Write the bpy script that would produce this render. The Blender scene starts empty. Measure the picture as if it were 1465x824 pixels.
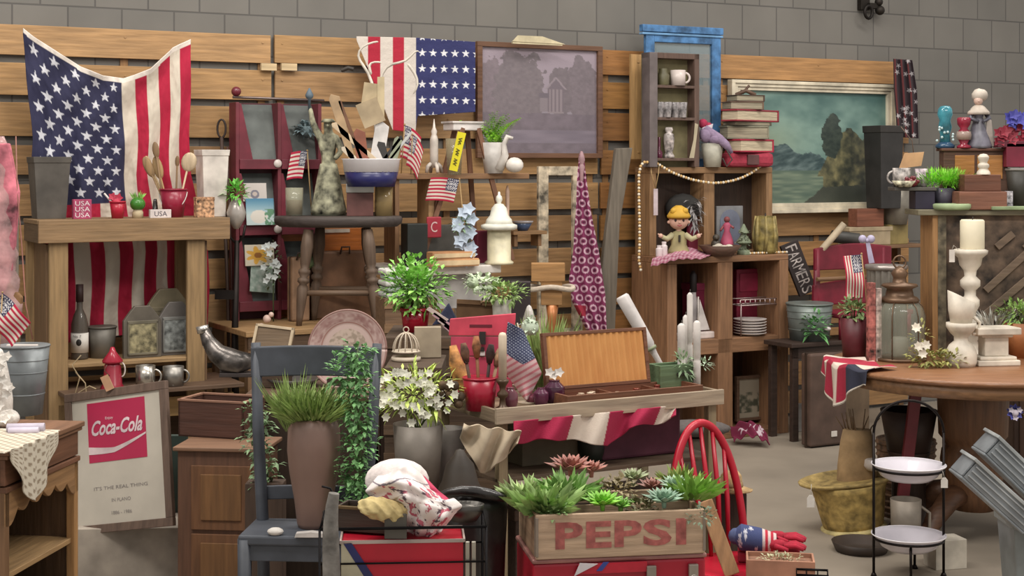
import bpy, math, random
import numpy as np
from mathutils import Vector, Matrix
random.seed(7)
R = math.radians
COL = bpy.context.scene.collection
F, CX, HY, EYE = 2200.0, 732.5, 238.0, 1.6      # focal length (px), centre column, horizon row, eye height
WANG = math.atan(0.5467); WC = 8.9              # the back wall: Y = WC + 0.5467 X
CW = math.cos(WANG)

def at(px, py, Y): return Vector(((px - CX) * Y / F, Y, EYE - (py - HY) * Y / F))
def atz(px, z, Y): return Vector(((px - CX) * Y / F, Y, z))
def wy(px, d=0.0): return (WC - d / CW) / (1 - 0.5467 * (px - CX) / F)   # depth of the plane d in front of the wall
def zz(py, Y): return EYE - (py - HY) * Y / F

# ---------------------------------------------------------------- materials
MATS = {}
def lin(c):
    c = c / 255.0
    return c / 12.92 if c <= 0.04045 else ((c + 0.055) / 1.055) ** 2.4
def hexc(h):
    h = h.lstrip('#'); return tuple(lin(int(h[i:i+2], 16)) for i in (0, 2, 4)) + (1.0,)
def M(h, rough=0.6, metal=0.0, var=0.16, scale=9.0, bump=0.15, stretch=(1, 1, 1), alpha=1.0, trans=0.0, grain=False):
    key = (h, rough, metal, var, scale, bump, stretch, alpha, trans, grain)
    if key in MATS: return MATS[key]
    m = bpy.data.materials.new('surface_' + h.strip('#')); m.use_nodes = True
    nt = m.node_tree; bs = nt.nodes['Principled BSDF']
    c = hexc(h)
    bs.inputs['Roughness'].default_value = rough; bs.inputs['Metallic'].default_value = metal
    tc = nt.nodes.new('ShaderNodeTexCoord'); mp = nt.nodes.new('ShaderNodeMapping')
    mp.inputs['Scale'].default_value = stretch
    nt.links.new(tc.outputs['Object'], mp.inputs['Vector'])
    n = nt.nodes.new('ShaderNodeTexNoise'); n.inputs['Scale'].default_value = scale; n.inputs['Detail'].default_value = 5
    nt.links.new(mp.outputs['Vector'], n.inputs['Vector'])
    rmp = nt.nodes.new('ShaderNodeValToRGB')
    lo = tuple(max(0, x * (1 - 2.2 * var)) for x in c[:3]) + (1,); hi = tuple(min(1, x * (1 + 1.6 * var)) for x in c[:3]) + (1,)
    rmp.color_ramp.elements[0].position = 0.3; rmp.color_ramp.elements[1].position = 0.72
    rmp.color_ramp.elements[0].color = lo; rmp.color_ramp.elements[1].color = hi
    nt.links.new(n.outputs['Fac'], rmp.inputs['Fac']); nt.links.new(rmp.outputs['Color'], bs.inputs['Base Color'])
    if bump:
        b = nt.nodes.new('ShaderNodeBump'); b.inputs['Strength'].default_value = bump; b.inputs['Distance'].default_value = 0.01
        nt.links.new(n.outputs['Fac'], b.inputs['Height']); nt.links.new(b.outputs['Normal'], bs.inputs['Normal'])
    if alpha < 1: bs.inputs['Alpha'].default_value = alpha
    if trans: bs.inputs['Transmission Weight'].default_value = trans
    MATS[key] = m; return m
def wood(h, rough=0.65, var=0.13, along='x', bump=0.3):
    st = {'x': (1.2, 14, 14), 'y': (14, 1.2, 14), 'z': (14, 14, 1.2)}[along]
    return M(h, rough, 0, var, 4.0, bump, st)
def metalm(h, rough=0.35): return M(h, rough, 0.85, 0.1, 12, 0.05)
def cloth(h): return M(h, 0.9, 0, 0.08, 60, 0.25)
def gloss(h, rough=0.2, var=0.05): return M(h, rough, 0, var, 6, 0.0)
def leafm(h):
    q = [min(255, int(int(h[i:i+2], 16) * 1.28 + 10)) for i in (1, 3, 5)]
    return M('#%02x%02x%02x' % tuple(q), 0.55, 0, 0.25, 25, 0.1)
def colmat(rough=0.85, bump=0.1, scale=40, key='c'):
    k = ('col', rough, bump, scale)
    if k in MATS: return MATS[k]
    m = bpy.data.materials.new('patterned_surface'); m.use_nodes = True
    nt = m.node_tree; bs = nt.nodes['Principled BSDF']; bs.inputs['Roughness'].default_value = rough
    a = nt.nodes.new('ShaderNodeAttribute'); a.attribute_name = 'Col'
    nt.links.new(a.outputs['Color'], bs.inputs['Base Color'])
    n = nt.nodes.new('ShaderNodeTexNoise'); n.inputs['Scale'].default_value = scale
    b = nt.nodes.new('ShaderNodeBump'); b.inputs['Strength'].default_value = bump; b.inputs['Distance'].default_value = 0.01
    nt.links.new(n.outputs['Fac'], b.inputs['Height']); nt.links.new(b.outputs['Normal'], bs.inputs['Normal'])
    MATS[k] = m; return m
def glass(h='#cfd8d6', alpha=0.28, rough=0.1):
    return M(h, rough, 0.0, 0.03, 5, 0.0, (1, 1, 1), alpha)

# ---------------------------------------------------------------- mesh builder
class MB:
    def __init__(s): s.v = []; s.f = []; s.sm = []
    def add(s, vs, fs, smooth=False):
        o = len(s.v); s.v += [tuple(v) for v in vs]
        for f in fs: s.f.append(tuple(i + o for i in f)); s.sm.append(smooth)
        return s
    def box(s, x0, x1, y0, y1, z0, z1, M4=None):
        if x0 > x1: x0, x1 = x1, x0
        if y0 > y1: y0, y1 = y1, y0
        if z0 > z1: z0, z1 = z1, z0
        vs = [Vector((x, y, z)) for z in (z0, z1) for y in (y0, y1) for x in (x0, x1)]
        if M4 is not None: vs = [M4 @ v for v in vs]
        return s.add(vs, [(0, 2, 3, 1), (4, 5, 7, 6), (0, 1, 5, 4), (2, 6, 7, 3), (0, 4, 6, 2), (1, 3, 7, 5)])
    def lathe(s, prof, c=(0, 0, 0), seg=24, axis=None, sx=1, sy=1):
        vs = []; fs = []; n = len(prof)
        q = Vector(axis).to_track_quat('Z', 'Y').to_matrix() if axis else None
        for r, z in prof:
            for k in range(seg):
                a = 2 * math.pi * k / seg
                p = Vector((r * math.cos(a) * sx, r * math.sin(a) * sy, z))
                if q: p = q @ p
                vs.append(p + Vector(c))
        for i in range(n - 1):
            for k in range(seg):
                k2 = (k + 1) % seg
                fs.append((i * seg + k, i * seg + k2, (i + 1) * seg + k2, (i + 1) * seg + k))
        s.add(vs, fs, True)
        o = len(s.v) - n * seg
        if prof[0][0] > 1e-6: s.f.append(tuple(o + k for k in reversed(range(seg)))); s.sm.append(False)
        if prof[-1][0] > 1e-6: s.f.append(tuple(o + (n - 1) * seg + k for k in range(seg))); s.sm.append(False)
        return s
    def cyl(s, x, y, z0, z1, r0, r1=None, seg=20): return s.lathe([(r0, z0), (r0 if r1 is None else r1, z1)], (x, y, 0), seg)
    def cup(s, x, y, z0, z1, r0, r1, t=None, seg=24):
        t = t or max(0.8, r1 * 0.08)
        return s.lathe([(0, z0), (r0, z0), (r1, z1), (r1 - t, z1), (max(r0 - t, .1), z0 + t), (0, z0 + t)], (x, y, 0), seg)
    def ball(s, c, r, seg=16, rz=None, ry=None):
        rz = r if rz is None else rz; ry = r if ry is None else ry
        n = max(6, seg // 2); prof = [(r * math.sin(math.pi * i / n), -rz * math.cos(math.pi * i / n)) for i in range(n + 1)]
        prof[0] = (0, prof[0][1]); prof[-1] = (0, prof[-1][1])
        return s.lathe(prof, c, seg, sy=ry / r)
    def tube(s, pts, r, seg=8, closed=False):
        pts = [Vector(p) for p in pts]; n = len(pts); vs = []; fs = []
        rs = r if isinstance(r, (list, tuple)) else [r] * n
        up = Vector((0, 0, 1)); prev = None
        for i, p in enumerate(pts):
            if closed: t = (pts[(i + 1) % n] - pts[i - 1])
            else: t = pts[min(i + 1, n - 1)] - pts[max(i - 1, 0)]
            if t.length < 1e-9: t = Vector((0, 0, 1))
            t.normalize()
            if prev is None:
                a = t.cross(up)
                if a.length < 0.1: a = t.cross(Vector((1, 0, 0)))
            else: a = prev - t * prev.dot(t)
            if a.length < 1e-6: a = t.cross(Vector((1, 0, 0)))
            a.normalize(); prev = a; b = t.cross(a)
            for k in range(seg):
                w = 2 * math.pi * k / seg; vs.append(p + (a * math.cos(w) + b * math.sin(w)) * rs[i])
        m = n if closed else n - 1
        for i in range(m):
            j = (i + 1) % n
            for k in range(seg):
                k2 = (k + 1) % seg; fs.append((i * seg + k, i * seg + k2, j * seg + k2, j * seg + k))
        s.add(vs, fs, True)
        if not closed:
            o = len(s.v) - n * seg
            s.f.append(tuple(o + k for k in reversed(range(seg)))); s.f.append(tuple(o + (n - 1) * seg + k for k in range(seg))); s.sm += [False, False]
        return s
    def prism(s, poly, y0, y1):        # poly in xz, extruded in y
        n = len(poly); vs = [(x, y0, z) for x, z in poly] + [(x, y1, z) for x, z in poly]
        fs = [tuple(range(n)), tuple(range(2 * n - 1, n - 1, -1))]
        fs += [(i, i + n, (i + 1) % n + n, (i + 1) % n) for i in range(n)]
        return s.add(vs, fs)
    def bar(s, a, b, w, d=None, wdir=None):     # square bar from a to b
        a = Vector(a); b = Vector(b); d = w if d is None else d; t = (b - a).normalized()
        x = Vector(wdir) if wdir else (Vector((0, 1, 0)).cross(t) if abs(t.y) < .9 else Vector((1, 0, 0)))
        x = (x - t * x.dot(t)).normalized(); y = t.cross(x)
        vs = []
        for p in (a, b):
            for sx, sy in ((-1, -1), (1, -1), (1, 1), (-1, 1)): vs.append(p + x * sx * w / 2 + y * sy * d / 2)
        return s.add(vs, [(3, 2, 1, 0), (4, 5, 6, 7), (0, 1, 5, 4), (1, 2, 6, 5), (2, 3, 7, 6), (3, 0, 4, 7)])
    def leaf(s, p, d, L, w, up=Vector((0, 0, 1)), droop=0.3):
        p = Vector(p); d = Vector(d).normalized(); side = d.cross(up)
        if side.length < .05: side = Vector((1, 0, 0))
        side.normalize(); nrm = side.cross(d)
        a = p; b = p + d * L * .5 - Vector((0, 0, 1)) * L * droop * .2; c = p + d * L - Vector((0, 0, 1)) * L * droop
        return s.add([a, b + side * w / 2 + nrm * w * .1, c, b - side * w / 2 + nrm * w * .1, b], [(0, 1, 4), (0, 4, 3), (1, 2, 4), (4, 2, 3)])
    def bush(s, c, r, n, L, w, rz=None, ry=None, up=.3, shell=.35, droop=.3):
        rz = rz or r; ry = ry or r
        for _ in range(n):
            a = random.uniform(0, 2 * math.pi); e = random.uniform(-.9, 1.0); q = math.sqrt(max(0, 1 - e * e)); k = random.uniform(shell, 1)
            d = Vector((q * math.cos(a), q * math.sin(a), e))
            p = Vector(c) + Vector((d.x * r * k, d.y * ry * k, d.z * rz * k))
            s.leaf(p, d + Vector((random.uniform(-.6, .6), random.uniform(-.6, .6), up + random.uniform(-.4, .5))), L * random.uniform(.6, 1.2), w * random.uniform(.7, 1.2), droop=droop)
        return s
    def grassy(s, c, rx, ry, n, h, w, spread=.6):
        for _ in range(n):
            x = random.uniform(-1, 1); y = random.uniform(-1, 1)
            p = Vector(c) + Vector((x * rx, y * ry, 0)); d = Vector((x * spread + random.uniform(-.3, .3), y * spread + random.uniform(-.3, .3), 1)).normalized()
            s.leaf(p, d, h * random.uniform(.6, 1.1), w, up=Vector((random.uniform(-1, 1), 1, 0)), droop=random.uniform(0, .25))
        return s
    def flower(s, c, r, d=(0, -1, .3), n=5):
        d = Vector(d).normalized(); q = d.to_track_quat('Z', 'Y')
        for k in range(n):
            a = 2 * math.pi * k / n
            v = q @ Vector((math.cos(a), math.sin(a), .25)); s.leaf(Vector(c), v, r, r * .75, up=d, droop=0)
        return s
    def rosette(s, c, r, n=26, rows=4):
        for k in range(n):
            f = k / n; a = k * 2.399; e = R(15 + 70 * (1 - f)) ; rr = r * (.45 + .55 * f)
            e = R(75 - 60 * f); d = Vector((math.cos(a) * math.cos(e), math.sin(a) * math.cos(e), math.sin(e)))
            p = Vector(c); b = p + d * rr * .55; t = p + d * rr
            side = Vector((-math.sin(a), math.cos(a), 0)) * rr * .2; nn = side.cross(d).normalized() * rr * .07
            s.add([p + side * .4, p - side * .4, b - side, t, b + side, b + nn, b - nn * 1.5], [(0, 1, 5), (1, 2, 5), (2, 3, 5), (3, 4, 5), (4, 0, 5), (1, 0, 6), (2, 1, 6), (3, 2, 6), (4, 3, 6), (0, 4, 6)], False)
        return s
    def text(s, t, x, z, h, y=0, w=None, depth=.3, center=True, shear=0, font=None, M4=None, bold=0):
        cu = bpy.data.curves.new('lettering', 'FONT'); cu.offset = bold; cu.body = t; cu.size = 1; cu.extrude = 0; cu.resolution_u = 3; cu.shear = shear
        ob = bpy.data.objects.new('lettering', cu); COL.objects.link(ob)
        dg = bpy.context.evaluated_depsgraph_get(); me = ob.evaluated_get(dg).to_mesh()
        V = [v.co.copy() for v in me.vertices]; Fs = [tuple(p.vertices) for p in me.polygons]
        ob.evaluated_get(dg).to_mesh_clear(); bpy.data.objects.remove(ob); bpy.data.curves.remove(cu)
        if not V: return s
        xa = min(v.x for v in V); xb = max(v.x for v in V); za = min(v.y for v in V); zb = max(v.y for v in V)
        k = h / (zb - za); kx = (w / (xb - xa)) if w else k; off = (xa + xb) / 2 if center else xa
        out = [Vector((x + (v.x - off) * kx, y, z + (v.y - za) * k)) for v in V]
        if M4 is not None: out = [M4 @ v for v in out]
        return s.add(out, Fs)

def finish(name, mb, mat, sc=(1, 1, 1), bev=0, solid=0, sub=0):
    me = bpy.data.meshes.new(name)
    me.from_pydata([(v[0] * sc[0], v[1] * sc[1], v[2] * sc[2]) for v in mb.v], [], mb.f)
    me.polygons.foreach_set('use_smooth', mb.sm)
    if mat: me.materials.append(mat)
    o = bpy.data.objects.new(name, me); COL.objects.link(o)
    if bev:
        b = o.modifiers.new('edge', 'BEVEL'); b.width = bev; b.segments = 2; b.limit_method = 'ANGLE'; b.angle_limit = R(40)
    if solid:
        b = o.modifiers.new('thickness', 'SOLIDIFY'); b.thickness = solid; b.offset = 0
    if sub:
        b = o.modifiers.new('smooth', 'SUBSURF'); b.levels = sub; b.render_levels = sub
    return o

def tags(o, label, cat, group=None):
    o['label'] = label; o['category'] = cat
    if group: o['group'] = group

class T:     # one thing: an Empty at its base; local units are photo pixels at its distance (x right, y away, z up)
    def __init__(s, name, label, cat, px=None, py=None, Y=None, z=None, d=None, wall=False, rot=0, group=None, one=False):
        if d is not None: Y = wy(px, d)
        s.loc = atz(px, z, Y) if z is not None else at(px, py, Y)
        s.rot = (WANG if wall else 0) + R(rot); s.k = Y / F; t = s.loc.x / Y
        s.kx = 1 / (math.cos(s.rot) - t * math.sin(s.rot)) if (wall or rot) and abs(math.degrees(s.rot)) < 60 else 1
        s.sc = (s.k * s.kx, s.k, s.k); s.meta = (name, label, cat, group); s.o = None
        if not one:
            s.o = bpy.data.objects.new(name, None); COL.objects.link(s.o); s.o.empty_display_size = .05
            s.o.location = s.loc; s.o.rotation_euler = (0, 0, s.rot); tags(s.o, label, cat, group)
        s.round = (s.k, s.k, s.k)
    def part(s, name, mb, mat, parent=None, label=None, bev=0, rnd=False, solid=0, sub=0):
        o = finish(name, mb, mat, s.round if rnd else s.sc, bev * s.k, solid * s.k, sub)
        o.parent = parent or s.o
        if label: o['label'] = label
        return o
    def solo(s, mb, mat, bev=0, rnd=False, solid=0, sub=0):
        o = finish(s.meta[0], mb, mat, s.round if rnd else s.sc, bev * s.k, solid * s.k, sub)
        o.location = s.loc; o.rotation_euler = (0, 0, s.rot); tags(o, s.meta[1], s.meta[2], s.meta[3]); s.o = o; return o

def grid_obj(name, P, C=None, mat=None, origin=None, parent=None, solid=0.0, smooth=True):
    """P: (nv, nu, 3) points; C: (nv-1, nu-1, 3) face colours or (nv,nu,3) vertex colours, sRGB 0-255"""
    nv, nu = P.shape[:2]; org = np.array(origin if origin is not None else P.reshape(-1, 3).mean(0))
    V = (P - org).reshape(-1, 3)
    i = np.arange(nv * nu).reshape(nv, nu)
    q = np.stack([i[:-1, :-1], i[1:, :-1], i[1:, 1:], i[:-1, 1:]], -1).reshape(-1, 4)
    me = bpy.data.meshes.new(name); me.vertices.add(len(V)); me.vertices.foreach_set('co', V.ravel())
    me.loops.add(q.size); me.loops.foreach_set('vertex_index', q.ravel().astype(np.int32))
    me.polygons.add(len(q)); me.polygons.foreach_set('loop_start', np.arange(0, q.size, 4, dtype=np.int32))
    me.polygons.foreach_set('loop_total', np.full(len(q), 4, dtype=np.int32)); me.update(); me.validate()
    me.polygons.foreach_set('use_smooth', [smooth] * len(me.polygons))
    if C is not None:
        c = np.asarray(C, float) / 255.0; c = np.where(c <= 0.04045, c / 12.92, ((c + .055) / 1.055) ** 2.4)
        ca = me.color_attributes.new('Col', 'FLOAT_COLOR', 'POINT')
        ca.data.foreach_set('color', np.concatenate([c.reshape(-1, 3), np.ones((nv * nu, 1))], 1).ravel().astype(np.float32))
    me.materials.append(mat or colmat())
    o = bpy.data.objects.new(name, me); COL.objects.link(o); o.location = org
    if solid:
        b = o.modifiers.new('thickness', 'SOLIDIFY'); b.thickness = solid; b.offset = 0
    if parent is not None: o.parent = parent
    return o

def vnoise(x, y, sc, seed=0):
    """smooth value noise on arrays"""
    rng = np.random.RandomState(seed); g = rng.rand(64, 64)
    x = np.asarray(x) * sc + 17.3; y = np.asarray(y) * sc + 5.1
    xi = np.floor(x).astype(int); yi = np.floor(y).astype(int); fx = x - xi; fy = y - yi
    fx = fx * fx * (3 - 2 * fx); fy = fy * fy * (3 - 2 * fy); G = lambda a, b: g[a % 64, b % 64]
    return (G(xi, yi) * (1 - fx) + G(xi + 1, yi) * fx) * (1 - fy) + (G(xi, yi + 1) * (1 - fx) + G(xi + 1, yi + 1) * fx) * fy
def fbm(x, y, sc, seed=0, n=4): return sum(vnoise(x, y, sc * 2 ** i, seed + i) / 2 ** i for i in range(n)) / sum(1 / 2 ** i for i in range(n))
def mix(a, b, t): t = np.clip(t, 0, 1)[..., None]; return np.asarray(a, float) * (1 - t) + np.asarray(b, float) * t
def star(dx, dy, r, rot=0.0):
    """inside a five-point star of radius r (dy up)"""
    a = np.arctan2(dx, dy) + rot; rr = np.hypot(dx, dy); p = 2 * np.pi / 5
    a = np.abs((a + p / 2) % p - p / 2); ri = .382 * r
    x = rr * np.sin(a); y = rr * np.cos(a)
    x1, y1 = ri * np.sin(p / 2), ri * np.cos(p / 2)
    return (x * (r - y1) + (y - r) * x1) < 0
RED, WHT, BLU = (176, 30, 62), (214, 203, 190), (48, 48, 78)
def flagcol(a, b, asp=1.9, red=RED, wht=WHT, blu=BLU, starc=(225, 222, 222), rot=0.0, hung=False, sr=.06):
    """a along the fly 0..1, b down the hoist 0..1"""
    C = mix(red, wht, (np.floor(np.clip(b, 0, .9999) * 13) % 2))
    can = (a < .4) & (b < 7 / 13.0); C[can] = blu
    A = a * asp; st = np.zeros(a.shape, bool)
    for r in range(9):
        for c in range(6 if r % 2 == 0 else 5):
            ca = .4 * asp * ((c * 2 + (1 if r % 2 == 0 else 2)) / 12.0); cb = 7 / 13.0 * (r + 1) / 10.0
            dx, dy = A - ca, -(b - cb)
            if hung: dx, dy = (b - cb), -(A - ca)
            st |= star(dx, dy, sr * .62, rot)
    C[can & st] = starc; return C
def mini_flag(parent, name, w, h, origin, ang=0, sag=.1, hung=False, sc=1.0, nw=44):
    """small cloth flag in the parent's local metres, hanging in the xz plane"""
    u, v = np.meshgrid(np.linspace(0, 1, nw), np.linspace(0, 1, nw)); C = flagcol(u, v, sr=.075)
    if hung: u2, v2 = v, u
    else: u2, v2 = u, v
    x = u2 * w; z = -v2 * h - sag * h * u2 ** 2; y = .06 * w * np.sin(u2 * 7 + v2 * 2) 
    ca, sa = math.cos(ang), math.sin(ang); X = x * ca - z * sa; Z = x * sa + z * ca
    P = np.stack([X, y, Z], -1)
    o = grid_obj(name, P, C, colmat(.9), origin=(0, 0, 0), parent=parent, solid=.0015); o.location = origin; return o
def structure(o): o['kind'] = 'structure'; return o
def _zp(s, py): return (zz(py, s.loc.y) - s.loc.z) / s.k
T.zp = _zp
def shape(P, n=20):       # smooth profile through (r, z) points
    out = []
    for i in range(len(P) - 1):
        out.append(P[i])
    return P
def plain(name, label, cat, mb, mat, px=None, py=None, Y=None, z=None, d=None, wall=False, rot=0, group=None, bev=.4, solid=0, rnd=False, sub=0):
    t = T(name, label, cat, px, py, Y, z, d, wall, rot, group, one=True); t.solo(mb, mat, bev, rnd, solid, sub); return t
def bucket(name, label, cat, pos, r0, r1, h, col, handle=True, mat=None, hm=None, hcol='#c9c4bd', flip=1, bands=False, wall=False, **kw):
    t = T(name, label, cat, **pos); b = MB(); b.cup(0, 0, 0, h, r0, r1, 1.2); m = mat or gloss(col, .3)
    if bands:
        for f in (.3, .62, .8):
            b.lathe([(r0 + (r1 - r0) * f - .3, h * f - 1.2), (r0 + (r1 - r0) * f + .9, h * f), (r0 + (r1 - r0) * f - .3, h * f + 1.2)], seg=24)
    t.part('body', b, m, rnd=True)
    b = MB(); b.lathe([(r1 - 1.2, h - 1.6), (r1 + .8, h - 1.6), (r1 + 1, h), (r1 + .4, h + .8), (r1 - 1.2, h)], seg=24); t.part('rim', b, m, rnd=True)
    if handle:
        b = MB(); b.tube([((r1 + .8) * math.cos(a), -math.sin(a) * r1 * .55 * flip, h * .9 - math.sin(a) * h * .62) for a in np.linspace(0, math.pi, 15)], .8, 6)
        t.part('handle', b, M(hcol, .4), rnd=True)
    return t
def stickflag(label, pos, w, h, L, lean=0, ang=0, group=None, sag=.15, hung=False, side=1, pole='#a88a5e'):
    t = T('small_flag', label, 'flag', group=group, **pos); k = t.k
    top = (math.sin(R(lean)) * L, 0, math.cos(R(lean)) * L)
    b = MB(); b.tube([(0, 0, 0), top], .9, 6); b.ball((top[0], 0, top[2]), 1.6, 8); t.part('stick', b, wood(pole, along='z'), rnd=True)
    o = mini_flag(t.o, 'cloth', w * k * side, h * k, (top[0] * k, -.8 * k, (top[2] - 1) * k), R(ang) * side, sag, hung); return t
def potplant(name, label, pos, potr0, potr1, poth, potcol, br, bz, n, L, w_, col, cat='plant', stem=True, potmat=None, grass=False, **kw):
    t = T(name, label, cat, **pos)
    b = MB(); b.cup(0, 0, 0, poth, potr0, potr1, 1); t.part('pot', b, potmat or M(potcol, .5), rnd=True)
    b = MB(); b.lathe([(0, poth * .8), (potr1 * .93, poth * .86)], seg=16); t.part('soil', b, M('#3a2b20', .95), rnd=True)
    b = MB()
    if grass: b.grassy((0, 0, poth * .85), potr1 * .7, potr1 * .7, n, L, w_, spread=kw.get('spread', .9))
    else: b.bush((0, 0, poth + bz * .75), br, n, L, w_, rz=bz, up=.35)
    t.part('foliage', b, leafm(col), rnd=True)
    if stem:
        b = MB()
        for _ in range(9):
            a = random.uniform(0, 6.28); b.tube([(0, 0, poth * .8), (math.cos(a) * br * .3, math.sin(a) * br * .3, poth + bz * .6), (math.cos(a) * br * .7, math.sin(a) * br * .7, poth + bz * 1.2)], .6, 5)
        t.part('stem', b, M('#4d5a2c'), rnd=True)
    return t
# ---------------------------------------------------------------- camera, light
cam = bpy.data.cameras.new('camera'); cam.sensor_width = 36; cam.lens = 36 * F / 1465; cam.shift_y = -(412 - HY) / 1465.0; cam.clip_start = .05
co = bpy.data.objects.new('camera', cam); COL.objects.link(co); co.location = (0, 0, EYE); co.rotation_euler = (R(90), 0, 0)
bpy.context.scene.camera = co
w = bpy.data.worlds.new('world'); bpy.context.scene.world = w; w.use_nodes = True
w.node_tree.nodes['Background'].inputs['Color'].default_value = (1.0, .965, .92, 1); w.node_tree.nodes['Background'].inputs['Strength'].default_value = .66
def area(name, loc, rx, sx, sy, e, c=(1, .95, .88)):
    l = bpy.data.lights.new(name, 'AREA'); l.shape = 'RECTANGLE'; l.size = sx; l.size_y = sy; l.energy = e; l.color = c
    o = bpy.data.objects.new(name, l); COL.objects.link(o); o.location = loc; o.rotation_euler = rx; return o
area('ceiling_lamp', (-2.2, 3.2, 4.4), (R(12), 0, 0), 2.6, .5, 116)
area('ceiling_lamp', (2.4, 3.4, 4.4), (R(12), 0, 0), 2.6, .5, 116)
area('ceiling_lamp', (-.3, 5.9, 4.6), (R(8), 0, 0), 3.6, .5, 116)
area('ceiling_lamp', (3.2, 7.6, 4.6), (R(5), 0, 0), 3.0, .5, 84)
sc = bpy.context.scene
sc.view_settings.view_transform = 'Standard'; sc.view_settings.look = 'None'; sc.view_settings.gamma = 1; sc.view_settings.exposure = 0.0
sc.view_settings.use_curve_mapping = False

# ---------------------------------------------------------------- floor and wall
fm = M('#918678', .62, 0, .1, 1.6, .05)
b = MB(); b.box(-9, 12, -2, 18, -.1, 0); fo = finish('floor', b, fm); structure(fo)
def blockmat():
    m = bpy.data.materials.new('painted_block'); m.use_nodes = True; nt = m.node_tree; bs = nt.nodes['Principled BSDF']; bs.inputs['Roughness'].default_value = .75
    tc = nt.nodes.new('ShaderNodeTexCoord'); sp = nt.nodes.new('ShaderNodeSeparateXYZ'); cb = nt.nodes.new('ShaderNodeCombineXYZ')
    nt.links.new(tc.outputs['Object'], sp.inputs[0]); nt.links.new(sp.outputs['X'], cb.inputs['X']); nt.links.new(sp.outputs['Z'], cb.inputs['Y'])
    br = nt.nodes.new('ShaderNodeTexBrick'); br.inputs['Scale'].default_value = 1; br.inputs['Brick Width'].default_value = .27; br.inputs['Row Height'].default_value = .2175
    br.inputs['Mortar Size'].default_value = .005; br.inputs['Mortar Smooth'].default_value = .3; br.inputs['Bias'].default_value = 0
    br.inputs['Color1'].default_value = hexc('#74706a'); br.inputs['Color2'].default_value = hexc('#6c6964'); br.inputs['Mortar'].default_value = hexc('#565350')
    mp = nt.nodes.new('ShaderNodeMapping'); mp.inputs['Location'].default_value = (0.1, -2.40 + .2175 * 12, 0)
    nt.links.new(cb.outputs[0], mp.inputs[0]); nt.links.new(mp.outputs[0], br.inputs['Vector']); 
    n = nt.nodes.new('ShaderNodeTexNoise'); n.inputs['Scale'].default_value = 2.2; n.inputs['Detail'].default_value = 4
    mx = nt.nodes.new('ShaderNodeMix'); mx.data_type = 'RGBA'; mx.blend_type = 'OVERLAY'; mx.inputs['Factor'].default_value = .25
    nt.links.new(tc.outputs['Object'], n.inputs['Vector']); nt.links.new(br.outputs['Color'], mx.inputs[6]); nt.links.new(n.outputs['Fac'], mx.inputs[7])
    nt.links.new(mx.outputs[2], bs.inputs['Base Color'])
    bp = nt.nodes.new('ShaderNodeBump'); bp.inputs['Strength'].default_value = .4; bp.inputs['Distance'].default_value = .004; bp.invert = True
    nt.links.new(br.outputs['Fac'], bp.inputs['Height']); nt.links.new(bp.outputs[0], bs.inputs['Normal'])
    return m
b = MB(); b.box(-8, 12, 0, .2, 0, 5.2); wo = finish('wall_back', b, blockmat()); wo.location = (0, WC, 0); wo.rotation_euler = (0, 0, WANG); structure(wo)

# ---------------------------------------------------------------- pallet boards fixed along the wall
def u_of(px, d): 
    Y = wy(px, d); X = (px - CX) * Y / F; return X / CW - d * math.tan(WANG) * 0 if False else (Vector((X, Y - WC, 0)).dot(Vector((CW, math.sin(WANG), 0))))
ROWS = [(2.298, 2.15), (2.107, 1.949), (1.917, 1.752), (1.70, 1.555), (1.51, 1.355), (1.31, 1.16), (1.12, .965), (.93, .775), (.735, .58), (.545, .39), (.35, .2), (.16, .02)]
PC = ['#ab8558', '#a58054', '#9f7b53', '#ae885d']
def pallet(label, px0, px1, seed, skip=(), cols=PC, ztop=0):
    random.seed(seed); u0, u1 = u_of(px0, .12), u_of(px1, .12)
    e = bpy.data.objects.new('pallet_panel', None); COL.objects.link(e); e.location = Vector((0, WC, 0)) + Vector((CW, math.sin(WANG), 0)) * u0; e.rotation_euler = (0, 0, WANG)
    tags(e, label, 'pallet', 'pallet panels along the back wall'); L = u1 - u0
    for k in range(3):
        x = [.03, L / 2, L - .07][k]; b = MB(); b.box(x, x + .04, -.012, -.001, 0, 2.29 + ztop)
        o = finish('stringer', b, wood('#8d6a44', along='z'), bev=.002); o.parent = e
    for i, (z1, z0) in enumerate(ROWS):
        if i in skip: continue
        b = MB(); j = random.uniform(-.006, .006); b.box(random.uniform(.002, .012), L - random.uniform(.002, .012), -.030 - random.uniform(0, .003), -.013, z0 + j, z1 + j + (ztop if i == 0 else 0))
        for xx in (.05, L / 2 + .02, L - .05): b.lathe([(.006, -.0015), (.006, .0015)], (xx, -.034, (z0 + z1) / 2 + .03), 8, axis=(0, -1, 0))
        o = finish('plank', b, wood(cols[(i + seed) % len(cols)]), bev=.003); o.parent = e
    return e
pallet('light wooden pallet panel behind the big hanging flag', -60, 397, 3)
pallet('wooden pallet panel behind the picture of a house and the antlers', 399, 868, 5)
pallet('narrow darker pallet panel between house picture and blue window frame', 870, 1034, 8, cols=['#9c6c3c', '#a0733f', '#8f6338', '#9a6d40'])
pallet('wooden pallet panel behind the framed lake painting', 1036, 1314, 11, cols=['#b28656', '#a07a50', '#ab8052'])
b = MB()
b.bar((0, 0, 0), (0, 0, 150), 21, 5)
for z in (10, 139): b.lathe([(1.6, -.5), (1.6, .5)], (0, -3, z), 8, axis=(0, -1, 0))
T('wood_post', 'upright light plank with two bolt holes left of the blue window frame', 'post', 912, 228, d=.16, wall=True, one=True).solo(b, wood('#ab8657', along='z'), bev=.4)
b = MB(); b.box(-37, 34, 0, 4, 0, 3); b.prism([(-38, 3), (-30, 12), (5, 12), (38, 2)], -1, 1)
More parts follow.
